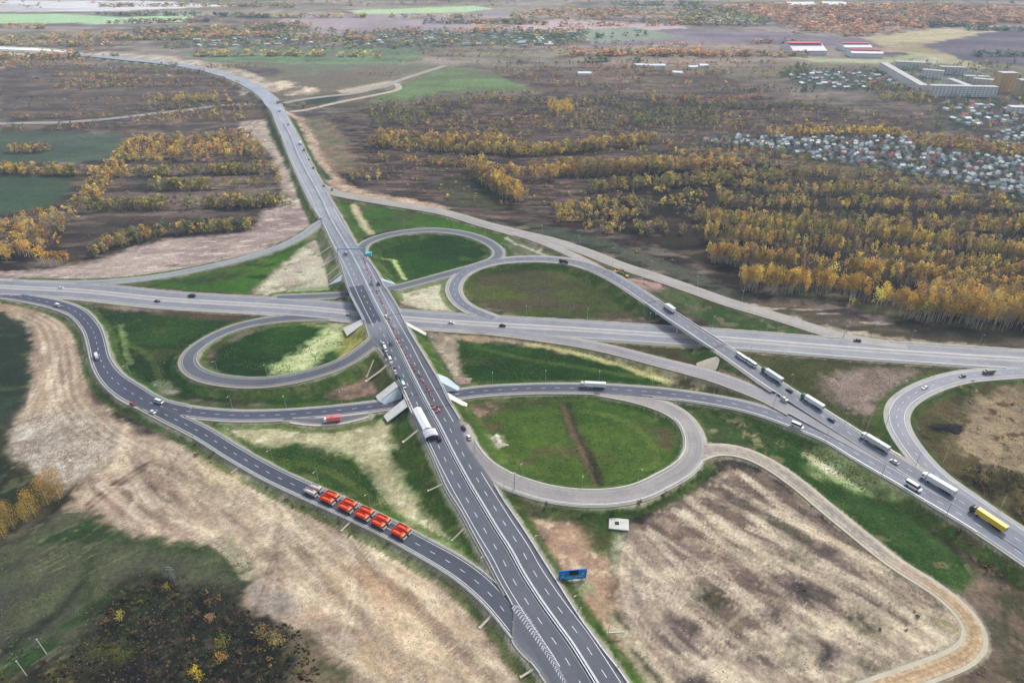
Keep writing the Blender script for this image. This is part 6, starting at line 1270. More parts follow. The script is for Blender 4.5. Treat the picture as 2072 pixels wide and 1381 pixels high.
# far woods: one mass each
tpoly([(1440, 18), (1560, 44), (1600, 66), (1740, 76), (1800, 70), (1900, 56), (2040, 50), (2250, 34), (2250, 20), (1900, 18), (1600, 12)], .16, (13, 18), RUST + [(150, 110, 84)], 'far', (.6, .8))
tpoly([(1372, 15), (1480, 20), (1580, 48), (1480, 56), (1372, 52)], .14, (13, 17), DARK + OLIVE, 'far', (.55, .75)); tpoly([(1640, 38), (1900, 34), (2072, 42), (1900, 52), (1700, 50)], .12, (12, 16), DARK + BARE, 'far', (.55, .75))
tpoly([(960, 60), (1060, 28), (1200, 24), (1440, 24), (1440, 44), (1380, 46), (1130, 37), (1000, 62)], .12, (12, 16), RUST + OLIVE, 'far', (.6, .8), clump=.4); tpoly([(1235, 6), (1420, 10), (1420, 20), (1240, 18)], .1, (14, 17), DARK, 'far', (.45, .55))
tpoly([(300, 62), (600, 50), (650, 62), (560, 74), (340, 76)], .2, (10, 14), RUST + OLIVE, 'far', (.55, .75), clump=.4); tpoly([(-50, 74), (300, 76), (280, 96), (-50, 96)], .25, (9, 13), RUST + OLIVE, 'far', (.55, .75), clump=.42)
tpoly([(640, 62), (960, 62), (1180, 60), (1180, 70), (700, 68)], .25, (8, 12), DARK + RUST, 'far', (.55, .75)); tpoly([(1200, 85), (1400, 88), (1600, 95), (1600, 130), (1300, 136), (1150, 118), (900, 118), (900, 100)], .22, (5, 9), RUST + OLIVE + BARE, 'far', (.55, .75), clump=.45)
tpoly([(300, 74), (1190, 62), (1190, 90), (640, 102), (320, 100)], .25, (7, 10), DARK + OLIVE, 'far', (.55, .75)); tpoly([(1000, 138), (1400, 130), (1590, 140), (1560, 190), (1100, 180)], .35, (5, 8), BARE + RUST + OLIVE, 'far', (.35, .5), clump=.45)
for q_ in range(70):
    y_ = random.uniform(4, 150) if q_ < 46 else random.uniform(110, 262); x_ = random.uniform(-100, 2000) if q_ < 46 else random.choice((random.uniform(-60, 380), random.uniform(620, 1600)))
    L_ = random.uniform(90, 420); far_ = y_ < 130; trow([(x_, y_), (x_ + L_ * .5, y_ + random.uniform(-3, 3)), (x_ + L_, y_ + random.uniform(-5, 5))], random.uniform(10, 26) if far_ else random.uniform(6, 12), 9 if far_ else 5.5, (8, 14) if far_ else (5, 9), random.choice((RUST, RUST + OLIVE, DARK, MIX, BARE + RUST)), 'far' if far_ else 'broad', (.5, .7) if far_ else (.28, .38), .8)
tpoly([(-50, 0), (2122, 0), (2122, 14), (1400, 10), (-50, 20)], .03, (12, 16), RUST + OLIVE + DARK, 'far', (.5, .6), clump=.5)
tpoly([(1790, 130), (2072, 128), (2072, 190), (1900, 186)], .35, (8, 12), DARK + OLIVE, 'broad', clump=.4); tpoly([(1590, 142), (1840, 140), (1850, 185), (1600, 175)], .5, (5, 8), DARK + OLIVE, 'broad', (.3, .4)); tpoly([(1880, 196), (2072, 192), (2200, 200), (2200, 262), (1870, 270)], .5, (5, 8), DARK + OLIVE + MIX, 'broad', (.3, .4))
tpoly([(1405, 280), (1840, 280), (2010, 292), (2072, 252), (2200, 262), (2200, 450), (1900, 372), (1640, 328), (1420, 300)], 1.1, (3, 6), DARK + OLIVE, 'broad', (.32, .42))
# scrub near the camera
tpoly(BURN, 3.4, (.8, 2.6), [(66, 74, 46), (70, 58, 48), (96, 76, 54), (56, 48, 42), (120, 96, 50), (84, 84, 46)], 'shrub', (.5, .8)); tpoly([(1850, 1010), (2072, 1160), (2200, 1250), (2200, 1310), (2050, 1215), (1900, 1090)], 1.6, (1, 2.5), [(112, 84, 52), (92, 72, 50), (74, 62, 48)], 'shrub', (.5, .7))
tpoly([(1938, 945), (2072, 968), (2200, 985), (2200, 1130), (2072, 1060), (1990, 1012), (1950, 982)], 3.2, (2.5, 5.5), [(140, 106, 66), (120, 96, 60), (92, 76, 56), (130, 118, 66), (78, 66, 52), (84, 84, 56)], 'shrub', (.45, .6)); tpoly([(1935, 770), (1985, 768), (1990, 800), (1945, 798)], 3, (2.5, 4.5), OLIVE + MIX[:2], 'shrub', (.45, .6))
tpoly([(1085, 1022), (1180, 1032), (1290, 1025), (1380, 990), (1440, 945), (1430, 960), (1370, 1005), (1290, 1042), (1180, 1050), (1100, 1040)], 4.0, (1.5, 3.2), [(48, 62, 38), (58, 72, 42), (72, 76, 46)], 'shrub', (.5, .7))
tpoly([(1850, 800), (2072, 780), (2200, 790), (2200, 940), (1950, 930), (1860, 880)], .25, (1, 2.4), MIX[3:] + BARE, 'shrub', (.6, .8)); tpoly([(380, 890), (640, 1020), (900, 1170), (1000, 1280), (960, 1262), (860, 1162), (620, 1040), (400, 930)], 1.5, (.8, 1.8), [(66, 80, 42), (86, 84, 48), (96, 78, 50)], 'shrub', (.6, .9))
tpoly([(-60, 1400), (80, 1335), (260, 1381), (200, 1460), (-60, 1460)], 1.6, (1, 2.4), [(120, 104, 48), (70, 60, 46), (96, 80, 48)], 'shrub', (.5, .8)); tpoly([(1970, 1330), (2072, 1290), (2200, 1400), (1900, 1460), (1880, 1400)], .9, (1, 2), BARE + OLIVE, 'shrub', (.5, .8))
tpoly([(1520, 990), (1640, 1000), (1860, 1180), (1940, 1280), (1700, 1360), (1500, 1250), (1430, 1100)], .25, (.5, 1.2), [(70, 76, 50), (88, 84, 60)], 'shrub', (.8, 1.1), clump=.5)
tpoly([(1130, 470), (1260, 500), (1490, 585), (1460, 560), (1300, 500), (1180, 460)], .5, (1.5, 3.5), BARE + OLIVE, 'shrub', (.5, .7))
print('trees', len(trees))

def crown_mesh(n, h, r, cb, sd, flat=1.0):
    """leaf clumps spread through a crown: vertices, quads, tone"""
    g = np.random.default_rng(sd); hc = h * (1 - cb); K = max(4, n // 9)
    u = g.random(K) ** .75; th = g.random(K) * 6.283
    rad = r * np.sqrt(np.clip(np.sin(np.pi * np.clip(u * .86 + .1, 0, 1)), 0.02, 1)) * (.35 + .65 * g.random(K) ** .5)
    cx = np.cos(th) * rad; cy = np.sin(th) * rad; cz = h * cb + hc * u * .98
    k = g.integers(0, K, n); s = 1.75 * math.sqrt(r * hc / n) * (.7 + .7 * g.random(n))
    sp = .26 * r
    p = np.stack([cx[k] + g.normal(0, sp, n), cy[k] + g.normal(0, sp, n), cz[k] + g.normal(0, sp * 1.2, n)], 1)
    p[:, 2] = np.clip(p[:, 2], h * cb * .7, h * 1.02)
    a = g.normal(size=(n, 3)); a /= np.linalg.norm(a, axis=1)[:, None]; b = np.cross(a, g.normal(size=(n, 3))); b /= np.linalg.norm(b, axis=1)[:, None]
    q = s[:, None] * .5
    V = np.stack([p - a * q - b * q * .3, p + b * q * 1.0 - a * q * .2, p + a * q + b * q * .2, p - b * q * 1.0 + a * q * .3], 1)
    tn = (.72 + .56 * g.random(K))[k] * (.85 + .3 * g.random(n))
    return V.reshape(-1, 3), np.repeat(tn, 4)
def trunk_mesh(h, top, r0, limbs, sd, n=5):
    g = random.Random(sd); m = MB(); m.cyl((0, 0, -.4), (0, 0, h * .55), r0, r0 * .6, n); m.cyl((0, 0, h * .55), (g.uniform(-.2, .2), g.uniform(-.2, .2), h * top), r0 * .6, r0 * .2, n)
    for _ in range(limbs):
        z = h * g.uniform(.35, .7); a = g.uniform(0, 6.28); L = h * g.uniform(.1, .17); m.cyl((0, 0, z), (L * math.cos(a), L * math.sin(a), z + L * 1.1), r0 * .35, r0 * .12, 4)
    return m
trees.sort(key=lambda t: t[1] * cP + 1e-9 - 0 * t[0])
def dist(t): return math.hypot(math.hypot(t[0], t[1]), HC)
def infr(t):
    dn = FPX * 0 + 1; x, y = t[0], t[1]; f = y * cP + HC * sP
    u = 1036 + x / f * FPX; v = 690.5 + (HC * cP - y * sP) / f * FPX
    return -10 < u < 2085 and -10 < v < 1400
ind = {'birch': [], 'broad': [], 'shrub': []}; rest = {}
for t in sorted(trees, key=lambda t: dist(t) / t[2]):
    k = t[5]; lim = {'birch': 300, 'broad': 290, 'shrub': 120}.get(k, 0)
    if k in ind and len(ind[k]) < lim and infr(t): ind[k].append(t)
    else: rest.setdefault(k, []).append(t)
protos = {}
for v in range(7):
    V, tn = crown_mesh(260, 20, 3.4, .40, 100 + v); 
    cm = meshobj('crown', V, np.arange(len(V)).reshape(-1, 4), M['leaf'], cols=np.repeat(tn[:, None], 3, 1)); tm = trunk_mesh(20, .92, .24, 5, v).build('trunk', M['bark_pale'])
    protos['birch', v] = (cm.data, tm.data, 20, 3.3); bpy.data.objects.remove(cm); bpy.data.objects.remove(tm)
    V, tn = crown_mesh(200, 10, 2.9, .2, 200 + v)
    cm = meshobj('crown', V, np.arange(len(V)).reshape(-1, 4), M['leaf'], cols=np.repeat(tn[:, None], 3, 1)); tm = trunk_mesh(10, .85, .18, 4, v).build('trunk', M['bark_pale'])
    protos['broad', v] = (cm.data, tm.data, 10, 2.9); bpy.data.objects.remove(cm); bpy.data.objects.remove(tm)
    V, tn = crown_mesh(70, 2, 1.2, .02, 300 + v)
    cm = meshobj('foliage', V, np.arange(len(V)).reshape(-1, 4), M['leaf'], cols=np.repeat(tn[:, None], 3, 1)); tm = trunk_mesh(2, .7, .07, 3, v).build('stem', M['bark_pale'])
    protos['shrub', v] = (cm.data, tm.data, 2, 1.2); bpy.data.objects.remove(cm); bpy.data.objects.remove(tm)
for v in range(4):
    V, tn = crown_mesh(1500, 20, 5.0, .12, 700 + v)
    cm = meshobj('crown', V, np.arange(len(V)).reshape(-1, 4), M['leaf'], cols=np.repeat(tn[:, None], 3, 1)); tm = trunk_mesh(20, .9, .3, 8, v, 7).build('trunk', M['bark_pale'])
    protos['full', v] = (cm.data, tm.data, 20, 5.0); bpy.data.objects.remove(cm); bpy.data.objects.remove(tm)
def plant(kind, x, y, h, r, c, label, cat, group=None, name=None):
    cmesh, tmesh, h0, r0 = protos[kind, random.randrange(4 if kind == 'full' else 7)]
    z = float(gz(np.float64(x), np.float64(y))); e = empty(name or {'birch': 'birch_tree', 'broad': 'broadleaf_tree', 'full': 'golden_tree', 'shrub': 'shrub'}[kind], (x, y, z - .1), random.uniform(0, 6.28))
    e.scale = (r / r0, r / r0, h / h0); tag(e, label, cat, group)
    a = bpy.data.objects.new('crown' if kind != 'shrub' else 'foliage', cmesh); COL.objects.link(a); a.parent = e; a.color = (*[float(min(1, q)) for q in c], 1)
    b = bpy.data.objects.new('trunk' if kind != 'shrub' else 'stem', tmesh); COL.objects.link(b); b.parent = e
    return e
LB = {'birch': ('tall golden birch with pale trunk in the rows of autumn woodland', 'tree', 'golden birches in rows'), 'broad': ('rounded autumn tree in the hedgerows and groves around the junction', 'tree', 'autumn trees of the hedgerows'), 'shrub': ('low brown or green shrub in the scrub', 'shrub', 'low shrubs of the scrub')}
def hue(c):
    r_, g_, b_ = c
    return 'golden' if r_ > .45 and r_ > g_ * 1.3 and b_ < .16 else 'olive-green' if g_ > r_ * .9 else 'ochre' if r_ > g_ * 1.35 else 'yellow-olive' if b_ < .14 else 'brownish'
ZB = [(1600, 'at the left end of the right-hand wood'), (1700, 'near the left end of the right-hand wood, beyond the frontage road'), (1800, 'in the middle of the right-hand wood edge'), (1900, 'where the wood edge bends towards the highway'), (2000, 'in the tall front stand above the highway'), (9999, 'in the front stand at the right frame edge')]
ZL = [(100, 'cluster at the left frame edge above the highway'), (260, 'diagonal hedgerow at far left'), (400, 'strips between the pasture and the bare ground'), (700, 'strips nearest the left side of the main road'), (1000, 'groves just right of the far main road'), (1200, 'groves beyond the frontage road'), (1400, 'thicket beyond the frontage road, left of the wood'), (9999, 'mixed wood before the garden settlement')]
for k, L_ in ind.items():
    for t in L_:
        f = t[1] * cP + HC * sP; px = 1036 + t[0] / f * FPX; cn = hue(t[4]); tall = 'taller' if t[2] > {'birch': 19, 'broad': 11, 'shrub': 2.5}[k] else 'shorter'
        if k == 'birch' and px > 1400: z_ = next(n_ for l_, n_ in ZB if px < l_); lb = f'{tall} {cn} birch {z_}'
        elif k == 'shrub': z_ = next(n_ for l_, n_ in ((150, 'dark scrub at the bottom left corner'), (300, 'dark scrub left of its centre'), (450, 'dark scrub in its middle'), (1000, 'dark scrub and slopes towards the main road'), (1300, 'bank below the south-east loop'), (1600, 'bank and bare field east of the loop'), (1930, 'slope below the joint carriageway'), (9999, 'thicket of the east loop')) if px < l_); lb = f'{tall} {cn} shrub, {z_}'
        else: z_ = next(n_ for l_, n_ in ZL if px < l_); lb = f'{tall} {cn} tree, {z_}'
        plant(k, t[0], t[1], t[2], t[3], t[4], lb, 'shrub' if k == 'shrub' else 'tree', lb.split(' ', 1)[1])
for (x, y, h, r, c, kd, lb) in ((8, 1088, 14, 3.0, (216, 176, 70), 'full', 'golden tree cut by the left frame edge, lowest of the bottom-left row'), (30, 1068, 17, 2.8, (204, 166, 80), 'full', 'slim golden tree second from the left frame edge'),
                             (56, 1056, 12, 2.2, (220, 182, 76), 'full', 'smaller golden tree third from the left in the row by the ditch'), (72, 1044, 17, 3.2, (216, 176, 74), 'full', 'broad golden tree fourth in the row by the ditch'), (98, 1020, 19, 3.8, (204, 164, 78), 'full', 'largest orange-gold tree of the row by the ditch'), (122, 1008, 20, 3.9, (198, 160, 80), 'full', 'orange-gold tree at the right end of the row by the ditch'),
                             (247, 1256, 6, 1.9, (216, 196, 84), 'broad', 'small bright yellow tree alone in the dark scrub'), (426, 1258, 4.5, 1.9, (190, 150, 104), 'broad', 'small orange bush-like tree in the middle of the dark scrub'), (457, 1308, 8, 2.6, (140, 140, 50), 'broad', 'yellow-green tree in the lower right of the dark scrub'),
                             (560, 1304, 6, 3.4, (158, 140, 84), 'broad', 'round olive-gold tree at the right edge of the dark scrub'), (532, 1284, 5.5, 3.0, (150, 128, 80), 'broad', 'brownish gold tree above the round olive one'), (447, 1338, 5, 2.2, (200, 150, 80), 'broad', 'orange tree below the yellow-green one'),
                             (401, 1372, 6, 2.3, (216, 190, 40), 'broad', 'bright yellow tree at the bottom frame edge'), (338, 1194, 4.6, 1.7, (150, 140, 60), 'broad', 'thin yellow-green sapling at the top of the dark scrub')):
    q = P(x, y); plant(kd, q[0], q[1], h, r, lin(c), lb, 'tree')
# bare poplars beside the overpass road
def bare_tree(px, py, h, label):
    q = P(px, py, 1); m = trunk_mesh(h, 1.0, .2, 0, 3); g = random.Random(px)
    for _ in range(26):
        z = h * g.uniform(.25, .9); a = g.uniform(0, 6.28); L = h * .22 * (1.1 - z / h); m.cyl((0, 0, z), (L * .6 * math.cos(a), L * .6 * math.sin(a), z + L), .07, .03, 4)
    e = empty('bare_tree', (q[0], q[1], float(gz(q[0], q[1])) - .1)); m.build('trunk', M['bark_pale'], e); tag(e, label, 'tree')
bare_tree(1752, 874, 17, 'leafless pale tree behind the queue, between green-cabbed lorry and east loop'); bare_tree(1742, 868, 13, 'smaller leafless tree left of the tall leafless one behind the queue')
bare_tree(1904, 945, 12, 'leafless tree inside the east loop near its western bend'); bare_tree(2018, 1040, 12, 'leafless tree beside the rust-coloured bushes of the east loop')
# everything farther off, as woodland masses
def merged(L_, name, label, nq, cbase, trunk=True):
    Vs = []; T = []; Vt = []; Ft = []; kt = 0
    lib = [crown_mesh(nq, 1.0, .25, cbase, 500 + i) for i in range(24)]
    for t in L_:
        V, tn = lib[random.randrange(24)]; a = random.random() * 6.28; ca, sa = math.cos(a), math.sin(a); kx = t[3] / .25
        z = float(gz(t[0], t[1]))
        Vs.append(np.stack([(V[:, 0] * ca - V[:, 1] * sa) * kx + t[0], (V[:, 0] * sa + V[:, 1] * ca) * kx + t[1], V[:, 2] * t[2] + z], 1)); T.append(tn[:, None] * np.minimum(t[4], 1)[None])
        if trunk:
            w = .03 * t[3] + .1; h = t[2] * .75; x, y = t[0], t[1]
            Vt.append(np.array([(x - w, y, z), (x + w * .5, y - w * .87, z), (x + w * .5, y + w * .87, z), (x, y, z + h)])); Ft.append(np.array([[0, 1, 3], [1, 2, 3], [2, 0, 3]]) + kt); kt += 4
    V = np.vstack(Vs); o = meshobj(name, V, np.arange(len(V)).reshape(-1, 4), M['leaf'], cols=np.vstack(T)); tag(o, label, None, None, 'stuff'); o["category"] = 'woodland'
    if trunk: tr_ = meshobj('trunks', np.vstack(Vt), np.vstack(Ft), M['bark_pale'], o); tag(tr_, kind='stuff')
    return o
merged(rest.get('birch', []), 'birch_woodland', 'deep rows of golden birch wood behind the front trees on the right', 75, .38)
merged(rest.get('broad', []), 'hedgerow_woodland', 'mass of farther autumn trees in rows and groves round the junction', 48, .15)
merged(rest.get('shrub', []), 'scrub', 'countless low brown shrubs covering the heath and rough ground', 20, .02, False)
merged(rest.get('far', []), 'far_woodland', 'hazy rust and dark green woods near the horizon', 22, .1, False)

# clods, stones, weeds and tufts: real bits that roughen soil and meadow
M['clod'] = mat('clods', attr='tint', rough=1, spec=.05)
def bits(polys, n, size, cols, name, label, hk=.6, clump=.46, seed=0):
    P_ = []
    for poly in polys:
        A = PP(poly); x0, y0 = A.min(0); x1, y1 = A.max(0); x0 = max(x0, -330); x1 = min(x1, 420); m_ = n * 6
        x = rng.uniform(x0, x1, m_); y = rng.uniform(y0, y1, m_); k = inpoly(x, y, A) & (fbm(x, y, 12, 3, 150 + seed) > clump) & (gdr(x, y) > 1.5); P_.append(np.stack([x[k], y[k]], 1)[:n])
    q = np.vstack(P_); N = len(q); z = gz(q[:, 0], q[:, 1]); s_ = rng.uniform(size[0], size[1], N) * rng.random(N) ** .5 + .1; a = rng.random(N) * 6.28
    V = np.zeros((N, 5, 3)); 
    for k in range(4):
        V[:, k, 0] = q[:, 0] + s_ * np.cos(a + k * 1.57) * (1 + .5 * (k % 2)); V[:, k, 1] = q[:, 1] + s_ * np.sin(a + k * 1.57); V[:, k, 2] = z - .15
    V[:, 4, 0] = q[:, 0]; V[:, 4, 1] = q[:, 1]; V[:, 4, 2] = z + s_ * hk; b = np.arange(N)[:, None] * 5
    F = np.vstack([np.hstack([b + k, b + (k + 1) % 4, b + 4]) for k in range(4)]); cc = np.array([lin(c) for c in cols])[rng.integers(0, len(cols), N)] * rng.uniform(.8, 1.2, (N, 1))
    o = meshobj(name, V.reshape(-1, 3), F, M['clod'], cols=np.repeat(cc, 5, 0)); tag(o, label, None, None, 'stuff'); o["category"] = name.replace('_', ' ')
NB = [(560, 1200), (1120, 1500), (780, 1500)]
bits([FLD], 5000, (.12, .42), [(112, 96, 84), (128, 112, 98), (96, 84, 74), (208, 194, 172), (96, 94, 70)], 'clods', 'scattered clods and weeds on the bare field at bottom right', .5, .44, 1)
bits([SANDS], 4500, (.12, .4), [(130, 112, 96), (146, 126, 110), (220, 204, 182), (112, 98, 86)], 'soil_lumps', 'lumps of soil on the broad sandy strip at bottom left', .5, .46, 2)
bits([HAUL, [(10, 880), (60, 840), (180, 830), (268, 905), (150, 985), (30, 925)]], 3000, (.15, .5), [(120, 104, 90), (206, 192, 172), (136, 120, 106)], 'rubble', 'rubble along the sandy haul track at left', .5, .44, 3)
MEAD = [[(935, 815), (1180, 800), (1370, 845), (1390, 930), (1240, 995), (1040, 968)], [(160, 618), (470, 650), (370, 716), (440, 800), (262, 778), (196, 660)], [(420, 735), (520, 668), (735, 690), (600, 760)], [(925, 688), (1200, 724), (1370, 780), (950, 770)],
        [(500, 905), (700, 915), (820, 1060), (640, 980)], [(1380, 820), (1640, 905), (1880, 1050), (1960, 1204), (1700, 1042), (1430, 890)], [(1480, 712), (1940, 748), (1800, 880), (1640, 815)], [(1840, 850), (2000, 765), (2200, 790), (2100, 1090), (1900, 940)], [(740, 480), (985, 490), (860, 560), (765, 560)], [(0, 1110), (270, 1085), (528, 1120), (420, 1260), (0, 1460)], [(930, 560), (1205, 556), (1300, 648), (960, 612)]]
bits(MEAD, 2000, (.2, .6), [(52, 80, 28), (84, 110, 44), (104, 112, 56), (46, 70, 26), (120, 118, 72)], 'grass_tufts', 'tufts of grass and weeds in the meadows of the interchange', .6, .43, 4)
bits([BURN], 3000, (.3, 1.1), [(40, 36, 30), (64, 54, 44), (92, 78, 60), (54, 62, 36)], 'dead_undergrowth', 'dead undergrowth in the dark scrub at bottom left', .8, .3, 5)

# ------------------------------------------------------------------ houses
ROOFC = [(226, 230, 232), (206, 212, 214), (176, 188, 194), (150, 164, 172), (196, 196, 190), (236, 238, 236), (120, 132, 140), (100, 112, 122), (134, 150, 152), (176, 96, 92), (130, 110, 104), (150, 176, 176), (196, 190, 184)]
WALLC = [(200, 198, 190), (180, 172, 160), (214, 214, 210), (150, 140, 128), (190, 196, 190)]
def house_geo(L, w, h, rh):
    wv = [(-L, -w, -.3), (L, -w, -.3), (L, w, -.3), (-L, w, -.3), (-L, -w, h), (L, -w, h), (L, w, h), (-L, w, h), (-L, 0, h + rh), (L, 0, h + rh)]
    wf = [(0, 1, 5, 4), (1, 2, 6, 9, 5), (2, 3, 7, 6), (3, 0, 4, 8, 7)]
    e = .35; rv = [(-L - e, -w - e, h - .12), (L + e, -w - e, h - .12), (L + e, w + e, h - .12), (-L - e, w + e, h - .12), (-L - e, 0, h + rh + .1), (L + e, 0, h + rh + .1)]
    rf = [(0, 1, 5, 4), (2, 3, 4, 5), (0, 4, 3), (1, 2, 5), (0, 3, 2, 1)]
    return wv, wf, rv, rf
houses = []
def hpoly(poly, per100, size=(2.3, 3.8), ang=8, key='a', roofc=ROOFC):
    A = PP(poly); x0, y0 = A.min(0); x1, y1 = A.max(0); a = R(ang); pitch = math.sqrt(100 / per100); N = int(max(x1 - x0, y1 - y0) / pitch) + 2; cx, cy = (x0 + x1) / 2, (y0 + y1) / 2
    for i in range(-N, N):
        for j in range(-N, N):
            x = cx + (i * math.cos(a) - j * math.sin(a)) * pitch + random.uniform(-.3, .3) * pitch; y = cy + (i * math.sin(a) + j * math.cos(a)) * pitch + random.uniform(-.3, .3) * pitch
            if random.random() < .74 and inpoly(np.array([x]), np.array([y]), A)[0]: houses.append((x, y, random.uniform(*size), random.uniform(*size) * .8, random.uniform(2.4, 3.6), random.choice([0, 90]) + ang + random.uniform(-4, 4), random.choice(roofc), random.choice(WALLC), key))
hpoly([(1412, 284), (1500, 278), (1840, 280), (1850, 304), (1990, 316), (2072, 322), (2160, 330), (2160, 420), (2072, 400), (1900, 364), (1780, 342), (1640, 322), (1540, 300), (1425, 294)], 1.05, (2.1, 3.5), key='dacha')
hpoly([(1965, 290), (2072, 255), (2160, 262), (2160, 318), (2072, 305)], .5, key='village'); hpoly([(1900, 205), (2072, 215), (2160, 220), (2160, 250), (2072, 250), (1960, 262), (1930, 250)], .28, (4, 6), key='village')
hpoly([(1590, 150), (1640, 142), (1820, 148), (1830, 180), (1700, 182), (1620, 172)], .26, (4, 6.5), key='north'); 
hpoly([(345, 80), (640, 74), (650, 90), (400, 95)], .09, (6, 9), key='far'); hpoly([(700, 72), (860, 68), (1170, 72), (1170, 84), (860, 96), (710, 94)], .09, (6, 9), key='far'); hpoly([(1040, 84), (1130, 82), (1130, 94), (1040, 96)], .1, (8, 12), key='far')
hpoly([(1375, 40), (1520, 36), (1540, 52), (1380, 52)], .03, (7, 10), key='far'); hpoly([(1270, 58), (1310, 58), (1310, 64), (1270, 64)], .04, (8, 10), key='far')
houses.sort(key=lambda h: math.hypot(h[0], h[1])); print('houses', len(houses))
hind = [h for h in houses if infr((h[0], h[1]))][:298]; hs = set(id(h) for h in hind); hrest = [h for h in houses if id(h) not in hs]
HP = []
for v in range(5):
    wv, wf, rv, rf = house_geo(4, 3, 2.8 + .15 * v, 1.4 + .35 * v); a = meshobj('wall', wv, wf, M['wall']); b = meshobj('roof', rv, rf, M['roof']); HP.append((a.data, b.data)); bpy.data.objects.remove(a); bpy.data.objects.remove(b)
cname = lambda c: 'reddish' if c[0] > c[1] + 40 else 'brownish' if c[0] < 140 and c[0] > c[2] else 'whitish' if min(c) > 205 else 'greenish' if c[1] > c[0] + 15 else 'grey'
for (x, y, L, w, h, an, rc, wc, key) in hind:
    e = empty('garden_house', (x, y, float(gz(x, y))), R(an)); e.scale = (L / 4, w / 3, h / 3); wd, rd = random.choice(HP)
    a = bpy.data.objects.new('wall', wd); b = bpy.data.objects.new('roof', rd)
    for o, c in ((a, wc), (b, rc)): COL.objects.link(o); o.parent = e; o.color = (*[float(q) for q in lin(c)], 1)
    f = y * cP + HC * sP; px = 1036 + x / f * FPX; zz_ = next(n_ for l_, n_ in ((1560, 'at the narrow left end of the settlement'), (1700, 'in the left part of the settlement beyond the wood'), (1840, 'in the middle of the settlement beyond the wood'), (1960, 'right of the settlement middle'), (9999, 'at the right frame edge of the settlement')) if px < l_)
    cn = cname(rc); sz = 'larger' if L * w > 7.5 else 'small'; tag(e, f'{sz} garden house with {cn} roof {zz_}', 'house', f'{cn} roofed {sz} houses {zz_}')
Vs = []; Fs = []; T = []; k = 0
for (x, y, L, w, h, an, rc, wc, key) in hrest:
    wv, wf, rv, rf = house_geo(L, w, h, h * .5); ca, sa = math.cos(R(an)), math.sin(R(an)); z = float(gz(x, y))
    for vv, ff, c in ((wv, wf, wc), (rv, rf, rc)):
        Vs += [(x + p[0] * ca - p[1] * sa, y + p[0] * sa + p[1] * ca, p[2] + z) for p in vv]; Fs += [tuple(i + k for i in f) for f in ff]; T += [lin(c)] * len(vv); k += len(vv)
o = meshobj('far_houses', Vs, Fs, M['hwall'], cols=np.array(T)); tag(o, 'far village houses with pale roofs, too distant to tell apart', None, None, 'stuff'); o["category"] = 'houses'

# larger buildings
M['win'] = mat('window_rows', lin((136, 140, 148)), rough=0.3, noise=0.2, nscale=0.2)
def block(p0, p1, h, depth, col, label, name='apartment_block', floors=5, roofcol=(176, 176, 176), cat='building'):
    a = P(*p0)[:2]; b = P(*p1)[:2]; L = np.linalg.norm(b - a); c = (a + b) / 2; an = math.atan2(b[1] - a[1], b[0] - a[0]); e = empty(name, (c[0], c[1], 0), an); tag(e, label, cat)
    sgn = 1 if math.cos(an) > 0 else -1
    m = MB(); m.box((0, sgn * depth / 2, h / 2 - .5), (L, depth, h + 1)); o = m.build('wall', M['wall'], e); o.color = (*[float(q) for q in lin(col)], 1)
    m = MB(); m.box((0, sgn * depth / 2, h + .5), (L + .8, depth + .8, .5)); o = m.build('roof', M['roof'], e); o.color = (*[float(q) for q in lin(roofcol)], 1)
    fh = h / floors; n = min(int(L / 6), max(3, 96 // floors))
    for f in range(floors):
        m = MB()
        for i in range(n): m.box((-L / 2 + (i + .5) * L / n, -sgn * .02, f * fh + fh * .6), (L / n * .36, .18, fh * .4))
        m.build('window', M['win'], e)
    return e
block((1880, 194), (2014, 197), 16, 13, (232, 230, 226), 'long pale five-storey block facing the camera, left of the ochre tower')
block((1872, 192), (1790, 143), 15, 13, (222, 218, 212), 'long grey-white block running diagonally away from the camera')
block((2016, 188), (2048, 188), 32, 18, (206, 170, 120), 'ochre nine-storey tower near the right frame edge', 'apartment_tower', 9)
block((2056, 196), (2090, 197), 26, 16, (196, 176, 140), 'beige tower cut by the right frame edge', 'apartment_tower', 8)
block((1925, 176), (1960, 190), 14, 12, (206, 194, 190), 'reddish-grey low block behind the long pale block')
block((1965, 176), (2010, 180), 14, 12, (210, 204, 200), 'grey block between the long pale block and the ochre tower'); block((1862, 157), (1905, 161), 14, 12, (226, 224, 220), 'small pale block inside the bend of the diagonal block')
block((1810, 139), (1870, 142), 13, 12, (220, 214, 208), 'pale block at the far end of the diagonal block'); block((1900, 150), (1950, 152), 13, 12, (206, 204, 204), 'greyish block in the middle of the estate'); block((1950, 166), (2000, 168), 10, 12, (210, 208, 204), 'low white block left of the ochre tower', floors=3)
block((2042, 231), (2100, 233), 10, 14, (220, 222, 222), 'white flat-roofed hall among houses at the right frame edge', 'hall', 3, (200, 202, 204)); block((1975, 222), (1990, 222), 7, 10, (210, 212, 210), 'small white hall above the garden houses', 'hall', 2)
